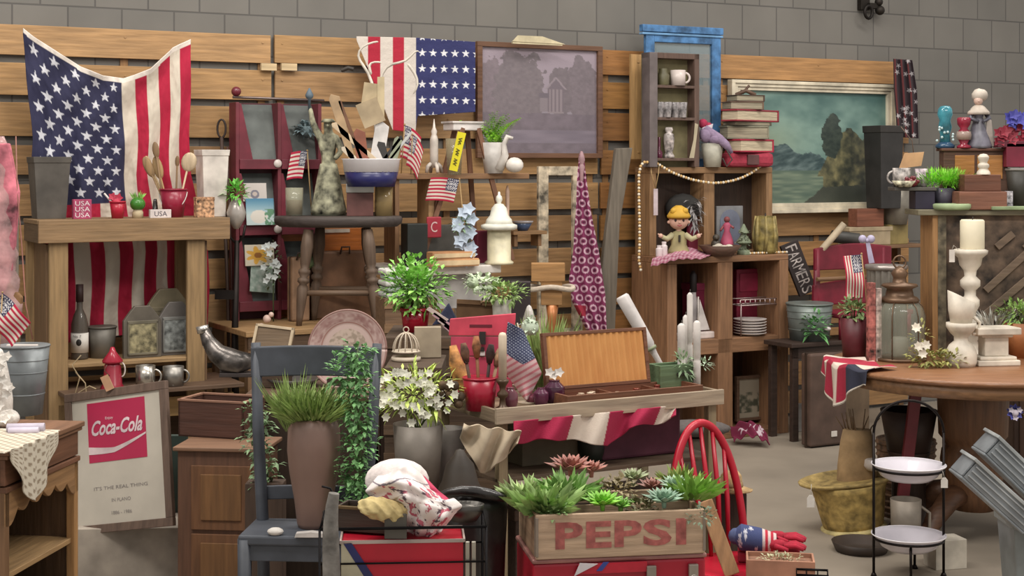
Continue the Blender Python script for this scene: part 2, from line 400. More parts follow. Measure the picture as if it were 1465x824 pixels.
T('paper_scroll', 'creamy curled strip of paper on top of the house picture', 'paper', 771, 64, d=.16, wall=True, one=True).solo(b, M('#cfc2a0'), bev=.3)
for px in (383, 412):
    b = MB(); b.box(-11, 11, -6, -1, -5, 5)
    T('wood_block', 'pale wooden spacer block in the gap %s the pallet seam' % ('left of' if px < 390 else 'right of'), 'block', px, 96, d=.04, wall=True, one=True, group='spacer blocks in pallet gap').solo(b, wood('#cdb48c'))
# wall clamp at top
t = T('wall_clamp', 'dark metal hook clamp fixed high on the block wall', 'clamp', 1240, 10, d=.05, wall=True)
b = MB(); b.box(-8, 8, 2, 12, -4, 22); b.box(3, 24, -4, 4, -2, 6); b.ball((22, -3, -4), 7); b.ball((20, -3, 8), 6); t.part('bracket', b, metalm('#38332f', .6), bev=.6, rnd=True)
b = MB(); b.tube([(7 * math.cos(a) - 2, -6, 9 * math.sin(a) - 8) for a in np.linspace(0, 2 * math.pi, 17)[:-1]], 2.2, closed=True); t.part('hook', b, metalm('#2e2a28', .5), rnd=True)
def Wp(px, py, d): return at(px, py, wy(px, d))
def warr(PX, PY, D):
    Y = (WC - D / CW) / (1 - 0.5467 * (PX - CX) / F)
    return np.stack([(PX - CX) * Y / F, Y, EYE - (PY - HY) * Y / F], -1)
# ---- big flag hung by its corners, hoist up
nu, nv = 260, 360
b_, a_ = np.meshgrid(np.linspace(0, 1, nu), np.linspace(0, 1, nv))
kb = np.arange(14) / 13.0
xt = np.array([33, 52, 73, 94, 115, 136, 156, 172, 192, 209, 226, 243, 257, 273.]); xm = np.array([46, 65, 84, 103, 122, 141, 160, 177, 196, 212, 228, 243, 257, 272.])
xb = np.array([54, 77, 88, 107, 130, 150, 170, 190, 207, 225, 240, 258, 264, 298.])
yt = np.interp(b_, [0, .06, .3, .42, .55, .72, .87, 1], [40, 52, 95, 108, 112, 98, 68, 56])
yb = np.interp(b_, [0, .1, .2, .6, 1], [600, 560, 490, 475, 505])
ycan = np.interp(b_, [0, 1], [296, 284])
py = np.where(a_ < .4, yt + (ycan - yt) * (a_ / .4), ycan + (yb - ycan) * ((a_ - .4) / .6))
f1 = np.interp(py, [50, 200], [0, 1]); f2 = np.interp(py, [250, 360], [0, 1])
X0, X1, X2 = (np.interp(b_, kb, q) for q in (xt, xm, xb))
px = (X0 * (1 - f1) + X1 * f1) * (1 - f2) + X2 * f2
px = px + 1.5 * np.sin(py / 23 + b_ * 9) * (f1)
sag = np.exp(-((py - yt) / 70.0)) 
D = .24 + .022 * np.sin(b_ * 34 + py / 60) * np.clip(a_ * 3, .2, 1) + .05 * sag * np.sin(b_ * math.pi) + .014 * np.sin((px + py * .9) / 11) * sag + .01 * (fbm(b_, a_, 9, 3) - .5) * 4
hem = (py - yt) < 7
C = flagcol(a_, b_, hung=True, sr=.052, blu=(44, 44, 72), wht=(205, 194, 178), red=(170, 26, 58), starc=(205, 205, 212)); C[hem & (b_ < .93)] = (226, 216, 206); C[hem] = (226, 216, 206)
fl = grid_obj('flag', warr(px, py, D), C, cloth_m := colmat(.9, .15, 60), solid=.002); tags(fl, 'large cotton stars and stripes flag hung from two corners on the pallets', 'flag')
# ---- centre flag folded over pallet top
b_, a_ = np.meshgrid(np.linspace(0, 1, 180), np.linspace(0, 1, 140))
px = np.interp(b_, [0, .21, .5, 1], [510, 545, 597, 680]) 
bot = np.interp(b_, [0, .04, .2, .26, .4, .5, .52, 1], [52, 90, 120, 184, 196, 190, 166, 160]); top = np.interp(b_, [0, .5, 1], [52, 54, 60])
px = px - (1 - a_) * np.interp(b_, [0, .5, 1], [1, 1, 0]) * 0
left = np.interp(np.linspace(0, 1, 140), [0, 1], [508, 562])[:, None]
px = np.where(px < left, left + (px - 510) * .02, px)
py = top + (bot * 0 + np.interp(px, [508, 560, 594, 597, 682], [184, 186, 190, 166, 160]) - top) * a_
C = np.zeros(px.shape + (3,)); C[:] = (206, 196, 186)
for r0, r1 in ((526, 544), (562, 578)): C[(px > r0) & (px < r1)] = (170, 34, 56)
can = px > 595; C[can] = (47, 50, 96)
for i in range(6):
    for j in range(6):
        cx_ = 604 + i * 15.6; cy_ = 53 + j * 22.5 + .02 * (cx_ - 600)
        C[can & star((px - cx_), -(py - cy_), 6.2, 0)] = (222, 222, 226)
D = .175 + .006 * np.sin(px / 9.0) + .004 * (fbm(b_, a_, 8, 5) - .5) * 2
fl = grid_obj('flag', warr(px, py, D), C, colmat(.9, .15, 60), solid=.002); tags(fl, 'knitted flag blanket folded over the pallet top, white stars on navy half', 'flag')
# ---- dark star fabric at the right end
b_, a_ = np.meshgrid(np.linspace(0, 1, 70), np.linspace(0, 1, 150))
px = np.interp(a_, [0, .4, 1], [1278, 1279, 1284]) + b_ * np.interp(a_, [0, .4, 1], [27, 33, 30]); py = 84 + a_ * 112 + b_ * 2
C = np.zeros(px.shape + (3,)); C[:] = (62, 50, 56); C[np.sin(b_ * 19) > .75] = (96, 42, 44)
rs = np.random.RandomState(4)
for _ in range(22):
    x0 = rs.uniform(1280, 1312); y0 = rs.uniform(86, 195); C[star(px - x0, -(py - y0), 4.4, rs.rand())] = (190, 184, 186)
D = .19 + .018 * np.sin(b_ * 19)
fl = grid_obj('star_cloth', warr(px, py, D), C, colmat(.9, .15, 60), solid=.002); tags(fl, 'dark cloth with small white stars draped over the pallet end', 'cloth')
# ---- patterned pink scarf
nv, nu = 260, 110
b_, a_ = np.meshgrid(np.linspace(0, 1, nu), np.linspace(0, 1, nv)); y_ = 222 + a_ * 256
xl = np.interp(y_, [222, 250, 300, 360, 400, 430, 478], [829, 826, 824, 820, 814, 818, 842]); xr = np.interp(y_, [222, 250, 300, 360, 420, 478], [835, 838, 845, 857, 866, 868])
px = xl + (xr - xl) * b_; py = y_ + b_ * np.interp(a_, [0, 1], [0, 4])
C = np.zeros(px.shape + (3,)); C[:] = (124, 44, 84)
su, sv = px + 3 * np.sin(y_ / 30), y_
cu = ((su / 13.0 + .5 * (np.floor(sv / 13.5) % 2)) % 1 - .5) * 13; cv = (sv / 13.5 % 1 - .5) * 13.5; rr = np.hypot(cu, cv)
C[(rr > 3.0) & (rr < 5.3)] = (206, 172, 186); C[rr < 1.4] = (70, 26, 50); C[(y_ > 436) & (y_ < 452) & (px < 838)] = (150, 34, 56); C[(rr > 2.8) & (rr < 4.6) & (y_ < 262)] = (190, 150, 165)
D = .34 + .022 * np.sin(b_ * 15 + 1.5 * np.sin(a_ * 4)) * np.clip(a_ * 2, .15, 1)
fl = grid_obj('scarf', warr(px, py, D), C, colmat(.9, .1, 50), solid=.002); tags(fl, 'plum scarf with pale rings hanging from a knob beside grey board', 'scarf')
# ---- pictures
def picture(name, label, px0, px1, py0, py1, d, fw, fcol, paintfn, res=(150, 130), cat='picture', fmat=None, deep=4, steps=1, fwb=None, tilt=0):
    pm = (px0 + px1) / 2; t = T(name, label, cat, pm, py1, d=d, wall=True); w_ = px1 - px0; h_ = py1 - py0
    kq = 1.0; x0, x1 = -w_ / 2, w_ / 2
    for i in range(steps):
        g = i * fw / steps; dd = deep * (1 - .25 * i)
        b = MB(); f_ = fw / steps
        b.box(x0 + g, x1 - g, -dd, 2, g, g + f_); b.box(x0 + g, x1 - g, -dd, 2, h_ - g - f_, h_ - g); b.box(x0 + g, x0 + g + f_, -dd, 2, g + f_, h_ - g - f_); b.box(x1 - g - f_, x1 - g, -dd, 2, g + f_, h_ - g - f_)
        fr = t.part('frame', b, fmat or wood(fcol), bev=.5) if i == 0 else None
        if i: o = t.part('frame_moulding', b, fmat or wood(fcol), bev=.5)
    u, v = np.meshgrid(np.linspace(0, 1, res[0]), np.linspace(0, 1, res[1])); C = paintfn(u, v)
    P = np.stack([(x0 + fw + u * (w_ - 2 * fw)) * t.sc[0], np.full(u.shape, 0.0), (h_ - fw - v * (h_ - 2 * fw)) * t.sc[2]], -1)
    o = grid_obj('painted_panel', P, C, colmat(.45, .1, 90), origin=(0, 0, 0), parent=t.o); o.location = (0, 0, 0)
    b = MB(); b.box(x0 + 2, x1 - 2, .5, 3, 2, h_ - 2); t.part('backing', b, wood('#6b5238')); return t
def house_paint(u, v):
    C = mix((160, 146, 158), (132, 126, 136), v * 1.6)
    n = fbm(u, v, 9, 1); g = v + .0
    def tree(cx, cy, rx, ry, s, c1, c2):
        e = ((u - cx) / rx) ** 2 + ((v - cy) / ry) ** 2 + (fbm(u, v, 14, s) - .5) * 1.3
        m = e < 1; q = fbm(u, v, 40, s + 9); C[m] = mix(c1, c2, q)[m]
    C[:] = mix(C, (160, 140, 150), np.clip((v - .05) * 0, 0, 1))
    tree(.08, .42, .13, .3, 2, (98, 88, 94), (126, 114, 120)); tree(.32, .38, .22, .38, 4, (84, 78, 82), (116, 108, 110)); tree(.87, .42, .17, .34, 6, (84, 78, 82), (118, 108, 114)); tree(.68, .4, .1, .26, 8, (82, 76, 80), (110, 102, 106))
    m = v > .62 + .03 * (n - .5); C[m] = mix((74, 68, 74), (112, 102, 112), fbm(u, v, 18, 12))[m]
    m = (u > .57) & (u < .71) & (v > .37) & (v < .62); C[m] = (128, 118, 122)
    m = (u > .57) & (u < .71) & (v > .38) & (v < .6) & (np.sin(u * 190) > .2); C[m] = (92, 84, 90)
    m = (np.abs(u - .64) < (v - .27) * .75) & (v > .27) & (v < .385); C[m] = (92, 84, 92)
    m = (np.abs(np.abs(u - .64) - (v - .27) * .75) < .01) & (v > .27) & (v < .385); C[m] = (134, 124, 130)
    m = (u > .5) & (u < .57) & (v > .46) & (v < .6); C[m] = (118, 110, 114); m = (u > .49) & (u < .58) & (v > .42) & (v < .47); C[m] = (84, 78, 86)
    m = (v > .78) & (v < .9); C[m] = mix((92, 86, 98), (120, 112, 124), vnoise(u * .2, v, 30, 7))[m]
    return mix(C, (150, 136, 144), np.full(u.shape, .34)) 
picture('framed_picture', 'framed dusky picture of a pale house among tall trees', 683, 862, 63, 226, .07, 7, '#6a4a36', house_paint, deep=5)
def lake_paint(u, v):
    n = fbm(u, v, 5, 21); C = mix((74, 104, 100), (128, 156, 146), np.clip((n - .3) * 2.2, 0, 1)); C = mix(C, (150, 165, 140), np.exp(-((u - .2) ** 2 / .03 + (v - .45) ** 2 / .03)) * .7)
    r = .62 - .16 * fbm(u, u * 0, 12, 5) - .07 * np.sin(u * 8)
    m = (v > r) & (v < .72); C[m] = mix((52, 72, 74), (124, 142, 140), fbm(u + v, v, 26, 7) * 1.5 - .35)[m]
    m = v >= .71; C[m] = mix((84, 104, 92), (132, 146, 124), vnoise(u * .25, v, 60, 3))[m]
    cl = (v > np.interp(u + .03 * (fbm(u, v, 16, 2) - .5), [.44, .52, .6, .66, .74, .84, 1], [.88, .74, .5, .4, .34, .44, .38]) + .12 * (fbm(u, u * 0, 22, 6) - .5)) & (v < .86 - .1 * (u < .56)); C[cl] = mix((50, 54, 46), (146, 138, 98), fbm(u, v * .6, 26, 31) * 1.6 - .4)[cl]
    tr = ((u - .62) / .07) ** 2 + ((v - .4) / .2) ** 2 + (fbm(u, v, 20, 8) - .5) < 1; C[tr] = mix((40, 50, 48), (74, 84, 74), fbm(u, v, 40, 3))[tr]
    m = (v > .83 + .05 * fbm(u, v, 9, 4)) & (u > .40 + .9 * (.98 - v) + .1 * n); C[m] = mix((52, 56, 50), (86, 90, 78), n)[m]
    return C
picture('lake_painting', 'large mountain lake painting in a cream ridged frame', 1046, 1284, 118, 304, .06, 14, '#d6cbb2', lake_paint, res=(200, 150), cat='painting', fmat=M('#d8cdb6', .4), deep=9, steps=3)
# ================================================================ rustic shelf under the big flag
t = T('shelf_unit', 'rustic brown wooden shelf unit standing before the big flag', 'shelf', 190, z=0, d=.6, wall=True); LSY = t.loc.y
LST = zz(313, LSY); top = LST / t.k; SW = '#846a4c'
b = MB(); b.box(-133, 141, 0, 96, top - 6, top); t.part('top_board', b, wood(SW), bev=.8)
b = MB(); b.box(-132, 142, -5, 0, t.zp(345), top - .2); t.part('front_rail', b, wood('#8a6e4e'), bev=.8)
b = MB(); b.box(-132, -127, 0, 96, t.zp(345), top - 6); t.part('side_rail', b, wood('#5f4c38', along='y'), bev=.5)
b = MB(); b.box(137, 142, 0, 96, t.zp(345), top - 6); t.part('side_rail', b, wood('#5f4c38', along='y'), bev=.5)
for x, y in ((-104, 2), (92, 2), (-118, 88), (100, 88)):
    b = MB(); b.box(x - 12, x + 14, y, y + 8, 0, top - 6); t.part('post', b, wood('#8f7450', along='z'), bev=.8)
for x in (-119, 108):
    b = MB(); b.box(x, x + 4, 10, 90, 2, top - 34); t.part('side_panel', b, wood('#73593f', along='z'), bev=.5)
MS = zz(516, LSY) / t.k; LS = zz(552, LSY) / t.k
b = MB(); b.box(-104, 104, 6, 88, MS - 6, MS); t.part('middle_shelf', b, wood('#9a7d58'), bev=.8)
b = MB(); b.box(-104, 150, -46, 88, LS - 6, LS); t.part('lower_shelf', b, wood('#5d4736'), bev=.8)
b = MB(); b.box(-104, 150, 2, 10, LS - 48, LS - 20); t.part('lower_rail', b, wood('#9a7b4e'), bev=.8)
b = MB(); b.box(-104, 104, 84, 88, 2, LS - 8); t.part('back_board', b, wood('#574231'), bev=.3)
MSZ = MS * t.k; LSZ = LS * t.k
# top of the shelf
def sqpot(name, label, px, w0, w1, h, col, d, rimh=8, rot=28, **kw):
    t = T(name, label, 'planter', px, z=LST, d=d, rot=rot)
    def fr(a, z0, c, z1, t_=2): 
        b = MB(); v = []
        for s_, z in ((a, z0), (c, z1)): v += [(-s_, -s_, z), (s_, -s_, z), (s_, s_, z), (-s_, s_, z)]
        i = len(v); 
        for s_, z in ((a - t_, z0 + t_), (c - t_, z1)): v += [(-s_, -s_, z), (s_, -s_, z), (s_, s_, z), (-s_, s_, z)]
        f = [(0, 3, 2, 1)] + [(k, (k + 1) % 4, 4 + (k + 1) % 4, 4 + k) for k in range(4)] + [(8 + (k + 1) % 4, 8 + k, 12 + k, 12 + (k + 1) % 4) for k in range(4)] + [(4 + k, 4 + (k + 1) % 4, 12 + (k + 1) % 4, 12 + k) for k in range(4)] + [(8, 9, 10, 11)]
        return b.add(v, f)
    t.part('body', fr(w0, 0, w1, h - rimh), M(col, .7), rnd=True, bev=.5); t.part('rim', fr(w1 + .8, h - rimh - .5, w1 + 1.6, h, 3), M(col, .7), rnd=True, bev=.5); return t
sqpot('planter', 'tall dark grey square planter on the rustic shelf', 70, 20, 25, 88, '#55504a', .36)
sqpot('planter', 'tall white ribbed square planter on the rustic shelf', 303, 15.5, 19, 95, '#d8cfc6', .42)
t = T('letter_block', 'small pink and white block printed USA in three rows', 'decoration', 117, z=LST, d=.5, wall=True)
b = MB(); b.box(-13, 13, -5, 5, 0, 28); t.part('block', b, M('#a63f62'), bev=.5)
b = MB(); [b.text('USA', 0, 2.5 + 8.3 * i, 6.6, y=-5.2, w=21) for i in range(3)]; t.part('lettering', b, M('#e3d6d8'))
bucket('bucket', 'small red mini bucket with white straw on rustic shelf', 'bucket', dict(px=168, z=LST, d=.5), 8, 11, 24, '#b01f36', False)
b = MB(); b.tube([(0, 0, 0), (-12, 0, 14)], 1.6, 6); plain('straw', 'white straw stub sticking out of the small red bucket', 'straw', b, M('#dcd5d0'), 161, z=LST + 22 * .0033, d=.5)
b = MB(); b.ball((-3, 0, 3), 5, 10); b.flower((3, -3, 6), 8); b.flower((-5, -3, 8), 7); plain('flower', 'red paper flowers tucked in the small red bucket', 'flower', b, M('#b53048'), 167, z=LST + 23 * .0033, d=.5)
t = T('bird_figure', 'small round green pot figure on a pale foot', 'figurine', 197, z=LST, d=.5)
b = MB(); b.lathe([(8, 0), (8, 8), (6, 12)], seg=16); t.part('foot', b, M('#b9a888'), rnd=True)
b = MB(); b.ball((0, 0, 20), 11, 16, rz=10); t.part('body', b, gloss('#3f7a2c'), rnd=True)
b = MB(); b.grassy((0, 0, 26), 5, 5, 26, 14, 2); t.part('leaves', b, leafm('#5e8a38'), rnd=True)
t = T('sign_block', 'small white block sign reading USA beside red bucket', 'sign', 229, z=LST, d=.53, wall=True)
b = MB(); b.box(-15, 15, -4, 4, 0, 12); t.part('block', b, M('#d8cdca'), bev=.4)
b = MB(); b.text('USA', 0, 2.5, 7, y=-4.2, w=18); t.part('lettering', b, M('#4a4450'))
b = MB(); b.lathe([(7, 0), (8, 4), (4, 12), (3, 22), (2, 26)], seg=14); plain('bottle', 'small dark glass bottle behind the USA block', 'bottle', b, gloss('#3d3834'), 222, z=LST, d=.4)
bucket('bucket', 'red pail with white wire handle holding wooden utensils', 'bucket', dict(px=248, z=LST, d=.46), 14, 19, 40, '#8f1f38')
def spoon(label, px, L, lean, head, col, kind='spoon', d=.46, z=None, group=None, tw=1.6):
    t = T('wooden_' + kind, label, 'utensil', px, z=(LST + .012) if z is None else z, d=d, group=group)
    dx = math.sin(R(lean)); dz = math.cos(R(lean))
    b = MB(); b.tube([(0, 0, 0), (dx * L * .45, 0, dz * L * .45), (dx * L, 0, dz * L)], [tw, tw * .8, tw * .9], 8); t.part('shaft', b, wood(col, along='z'), rnd=True)
    b = MB(); q = Vector((dx, 0, dz)).to_track_quat('Z', 'Y'); o = Vector((dx, 0, dz)) * (L + head * .8)
    hw = .8 if col == '#c9b394' else .42
    prof = [(head * hw * math.sin(math.pi * i / 8), -head * math.cos(math.pi * i / 8)) for i in range(9)]
    b.lathe(prof, o, 12, axis=(dx, 0, dz), sx=.35); t.part('bowl' if kind == 'spoon' else 'blade', b, wood(col, along='z'), rnd=True); return t
spoon('pale wooden spoon leaning right in the red pail', 253, 66, 13, 14, '#c9b394')
spoon('brown wooden spoon leaning far left in the red pail', 243, 62, -24, 16, '#8f7350')
spoon('light wooden spatula leaning left in the red pail', 246, 76, -24, 9, '#b59a72', 'spatula')
spoon('thick wooden paddle leaning left in the red pail', 244, 56, -15, 17, '#9f8158', 'paddle')
spoon('short dark wooden spoon behind the pale spoon', 251, 70, 2, 8, '#7a5f42')
spoon('long brown wooden scraper standing behind red pail', 236, 84, -8, 12, '#84684a', 'scraper')
t = T('patterned_box', 'small orange speckled box before the white planter', 'box', 292, z=LST, d=.55, wall=True)
b = MB(); b.box(-13, 13, -6, 6, 0, 28); t.part('body', b, M('#b38a68', .7, 0, .6, 60), bev=.5); b = MB(); b.box(-13.5, 13.5, -6.5, 6.5, 24, 29); t.part('lid', b, M('#a57c5c', .7, 0, .6, 60), bev=.5)
# under the shelf
t = T('bottle', 'old clear bottle with white label and black emblem', 'bottle', 114, z=MSZ, d=.42)
b = MB(); b.lathe([(0, 0), (11.5, 0), (12, 3), (12, 50), (9, 62), (4.5, 72), (4, 100), (5, 102), (5, 106), (0, 106)], seg=20); t.part('glass_body', b, M('#5c544c', .12, 0, .05, 5, 0, (1, 1, 1), .75), rnd=True)
b = MB(); b.lathe([(12.4, 10), (12.4, 38)], seg=24); t.part('paper_label', b, M('#d8d2ca'), rnd=True)
b = MB(); b.ball((2, -12, 25), 4, 10, rz=5, ry=1.5); b.text('No. 7', 0, 32, 3.5, y=-12.9); t.part('emblem', b, M('#2b2725'), rnd=True)
b = MB(); b.lathe([(5.4, 82), (5.4, 107), (0, 107)], seg=14); t.part('cap', b, M('#3a2523'), rnd=True)
bucket('tin_pot', 'plain grey tin pot on the middle shelf', 'pot', dict(px=146, z=MSZ, d=.4), 17, 20, 44, '#6f6a62', False, mat=M('#6f6a62', .5, .3))
t = T('lantern', 'small red metal lantern with a glossy lid', 'lantern', 161, z=LSZ, d=.71)
b = MB(); b.lathe([(0, 0), (17, 0), (18, 4), (14, 10), (12, 36), (9, 42), (0, 42)], seg=8); t.part('body', b, gloss('#8e1c30', .3), rnd=True)
b = MB(); b.lathe([(14, 40), (15, 43), (5, 56), (3, 62), (0, 63)], seg=12); t.part('lid', b, gloss('#a32238', .2), rnd=True)
b = MB(); b.tube([(13 + 5 * math.sin(a), 0, 30 - 10 * math.cos(a)) for a in np.linspace(0, math.pi, 9)], 1.1, 6); t.part('handle', b, M('#c7bcb4'), rnd=True)
t = T('tag', 'folded kraft tag hanging over the top of cola sign', 'tag', 157, 556, 5.35); b = MB(); b.box(-6, 6, -1, 1, -2, 20, Matrix.Rotation(R(-24), 4, 'Y')); t.part('card', b, M('#c59a78')); b = MB(); b.tube([(0, 0, 18), (-8, 0, 26), (-4, 0, 34)], .6, 5); t.part('string', b, M('#5c4638'), rnd=True)
def archframe(label, px, w, h, col, pic, d, paper='#8d8468'):
    t = T('photo_frame', label, 'picture frame', px, z=MSZ, d=d, wall=True); 
    P = [(-w / 2, 0), (w / 2, 0), (w / 2, h * .72), (w * .32, h * .9), (w * .2, h), (-w * .2, h), (-w * .32, h * .9), (-w / 2, h * .72)]
    b = MB(); b.prism(P, -4, 4); t.part('frame', b, M(col, .45, .35), bev=.8)
    b = MB(); b.box(-w * .36, w * .36, -5.5, -4, h * .1, h * .66); t.part('photo', b, M(paper, .5, 0, .4, 40), bev=.2)
    b = MB(); b.box(-w * .4, w * .4, -6, -4, h * .66, h * .72); b.box(-w * .4, w * .4, -6, -4, h * .06, h * .1); b.box(-w * .4, -w * .36, -6, -4, h * .06, h * .7); b.box(w * .36, w * .4, -6, -4, h * .06, h * .7); t.part('inner_moulding', b, M(pic, .45, .35), bev=.3); return t
archframe('pewter arched photo frame holding an olive print', 203, 54, 74, '#6c655b', '#7d7766', .5, '#8a8264')
archframe('pewter arched photo frame holding a grey print', 251, 48, 76, '#716c68', '#8c8c88', .47, '#787c7a')
archframe('taller olive arched panel behind the two pewter frames', 240, 62, 92, '#857b64', '#857b64', .38, '#857b64')
def mug(label, pos, r, h, mat, cat='mug', side=1, group=None):
    t = T('mug', label, cat, group=group, **pos); b = MB(); b.cup(0, 0, 0, h, r * .96, r, 1.2, 22); t.part('body', b, mat, rnd=True)
    b = MB(); b.tube([(side * (r - 1 + h * .3 * math.sin(a)), 0, h * .5 - h * .32 * math.cos(a)) for a in np.linspace(0, math.pi, 11)], 1.7, 6); t.part('handle', b, mat, rnd=True); return t
mug('shiny pewter mug on the lower shelf, nearer the lantern', dict(px=208, z=LSZ, d=.69), 14, 32, metalm('#b5afa6', .25))
mug('dull pewter mug on the lower shelf beside the boot', dict(px=248, z=LSZ, d=.69), 15, 28, metalm('#96928c', .4))
b = MB(); b.tube([(0, 0, 0), (6, 0, 22), (-4, -3, 40), (8, 0, 54)], 1, 6); b.tube([(4, 0, 0), (20, 0, 10), (30, -2, 6)], 1, 6); b.tube([(0, 0, 30), (14, 0, 14), (16, 0, -6)], 1, 6)
plain('rope_coil', 'thin pale cord hanging beside the bottle', 'cord', b, M('#a89474'), 108, z=LSZ, d=.7, rnd=True)
# metal boot-like horn
t = T('metal_boot', 'shiny dark metal boot lying beside the blue chair', 'boot', 322, 538, 6.2)
b = MB(); b.tube([(-31, 0, 68), (-24, 0, 50), (-12, -3, 34), (4, -5, 24), (20, -4, 20), (40, 0, 22)], [7, 10, 14, 18, 17, 10], 14); t.part('shaft', b, M('#6b6561', .3, .7, .5, 16, .5), rnd=True)
b = MB(); b.tube([(-31, 0, 62), (-33, 0, 72)], [8.5, 9], 14); t.part('cuff', b, metalm('#c9c4be', .25), rnd=True)
b = MB(); b.box(-6, 46, -14, 14, 0, 6); b.box(-6, 12, -10, 10, 6, 16); t.part('sole', b, M('#3a3230'), bev=1, rnd=True)
# ================================================================ left edge
b = MB(); b.box(-6, 6, -3, 3, 0, 520); plain('wood_post', 'thin grey plank standing at the left edge', 'post', b, wood('#7d7468', along='z'), 20, z=0, Y=6.2)
t = T('hanging_bag', 'pink clear plastic bag hanging at the left edge', 'bag', 8, 495, 5.9)
b = MB()
n = 26; prof = []
rs = np.random.RandomState(3)
V = []; 
for i in range(n):
    f = i / (n - 1); z = 300 * (1 - f); r = 9 + 28 * f ** .6 if f < .8 else 37 - 16 * (f - .8) / .2
    prof.append((max(r * (.9 + .12 * math.sin(i * 1.9)), 2), z))
prof.reverse(); b.lathe(prof, (-10, 0, 0), 18, sy=.35); t.part('plastic_film', b, M('#d8b0ae', .15, 0, .3, 14, .6, (1, 1, 1), .55), rnd=True)
b = MB(); P = [(-30, 120), (-4, 60), (12, 110), (20, 220), (6, 290), (-24, 290)]; b.prism(P, -5, 5); t.part('pink_cloth', b, M('#cc7482', .85, 0, .4, 14, .6), bev=2, rnd=True)
b = MB(); P = [(-34, 10), (20, 4), (24, 70), (-4, 100), (-34, 90)]; b.prism(P, -4, 6); t.part('tan_cloth', b, M('#7b5b3c', .85, 0, .4, 14, .6), bev=2, rnd=True)
b = MB(); b.tube([(16, -4, 300), (18, -4, 220), (24, -4, 150), (30, -4, 60), (40, -4, 10)], .9, 6); t.part('cord', b, M('#a36f62'), rnd=True)
bucket('bucket', 'galvanised grey bucket behind the carved dresser', 'bucket', dict(px=34, py=592, Y=5.3), 26, 36, 98, '#7f8284', False, mat=M('#858a8c', .4, .35), bands=True)
b = MB(); b.box(-22, 22, -3, 3, 0, 96, Matrix.Rotation(R(4), 4, 'X')); plain('white_board', 'blank white board standing in the galvanised bucket', 'board', b, M('#d6cbc4'), 34, z=zz(588, 5.3), Y=5.3)
stickflag('small stick flag drooping over the galvanised bucket', dict(px=-4, z=zz(560, 5.15), Y=5.15), 58, 44, 142, lean=3, ang=-38, sag=.2)
b = MB()
for i in range(6): b.bar((-2 + i, 0, 0), (6 + i * 3, 0, -60 + i * 4), 1.2, 1.2)
# ================================================================ carved dresser, bottom left
DY = 4.25; t = T('dresser', 'carved brown wooden dresser with scalloped apron at lower left', 'dresser', 40, z=0, Y=DY, rot=82)
k = t.k; t.kx = 1; top_ = zz(603, 4.72) / k; DM = '#735138'
def dxz(mb): return mb
W_ = 250; Dp = 200
# local frame: x along the front (turned to face right of the camera), origin near the visible right corner
t.o.location = atz(112, 0, 4.72); X1 = 0; X0 = -W_
b = MB(); b.box(X0 - 4, 8, -8, Dp, top_ - 8, top_); b.box(X0 - 2, 5, -5, Dp, top_ - 14, top_ - 8); t.part('top_board', b, wood('#7b5840'), bev=1.5, rnd=True)
b = MB(); b.box(X0, 0, 0, 8, top_ - 52, top_ - 14); b.box(X0 - 1, 2, -3, 8, top_ - 62, top_ - 54); t.part('carved_rail', b, wood('#6d4934'), bev=1.2, rnd=True)
b = MB(); P = [(X0, top_ - 62), (0, top_ - 62)]; 
P = [(0, top_ - 60), (X0, top_ - 60)] + [(X0 + W_ * i / 60, top_ - 84 - 12 * abs(math.sin(i * math.pi / 10)) - 26 * (1 - math.sin(math.pi * i / 60)) ** 2) for i in range(61)]
b.prism(P, 0, 6); t.part('scalloped_apron', b, wood('#8f6c48'), bev=.8, rnd=True)
for xx in (-14, X0):
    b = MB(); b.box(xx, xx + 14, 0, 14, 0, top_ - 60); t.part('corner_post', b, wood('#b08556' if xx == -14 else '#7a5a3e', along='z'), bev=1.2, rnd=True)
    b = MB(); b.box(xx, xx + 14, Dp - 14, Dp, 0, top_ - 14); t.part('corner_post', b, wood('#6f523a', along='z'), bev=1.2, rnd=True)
b = MB(); b.box(X0, 0, 6, Dp, top_ - 190, top_ - 182); t.part('shelf', b, wood('#a08058'), bev=1, rnd=True)
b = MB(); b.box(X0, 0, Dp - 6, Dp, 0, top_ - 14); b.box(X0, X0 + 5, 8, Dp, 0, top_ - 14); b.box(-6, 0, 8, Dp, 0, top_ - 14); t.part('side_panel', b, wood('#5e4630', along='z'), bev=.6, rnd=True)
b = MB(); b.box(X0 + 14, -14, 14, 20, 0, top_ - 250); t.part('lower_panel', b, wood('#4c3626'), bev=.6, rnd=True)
DTZ = top_ * k
b = MB(); b.tube([(-26, 0, 8), (26, 6, 8)], 7, 12); b.tube([(-20, -12, 6), (22, -8, 6)], 5.5, 12); plain('rolled_paper', 'lavender white rolled papers lying on the carved dresser', 'paper', b, M('#c3bac8'), 36, z=DTZ, Y=4.5, rnd=True)
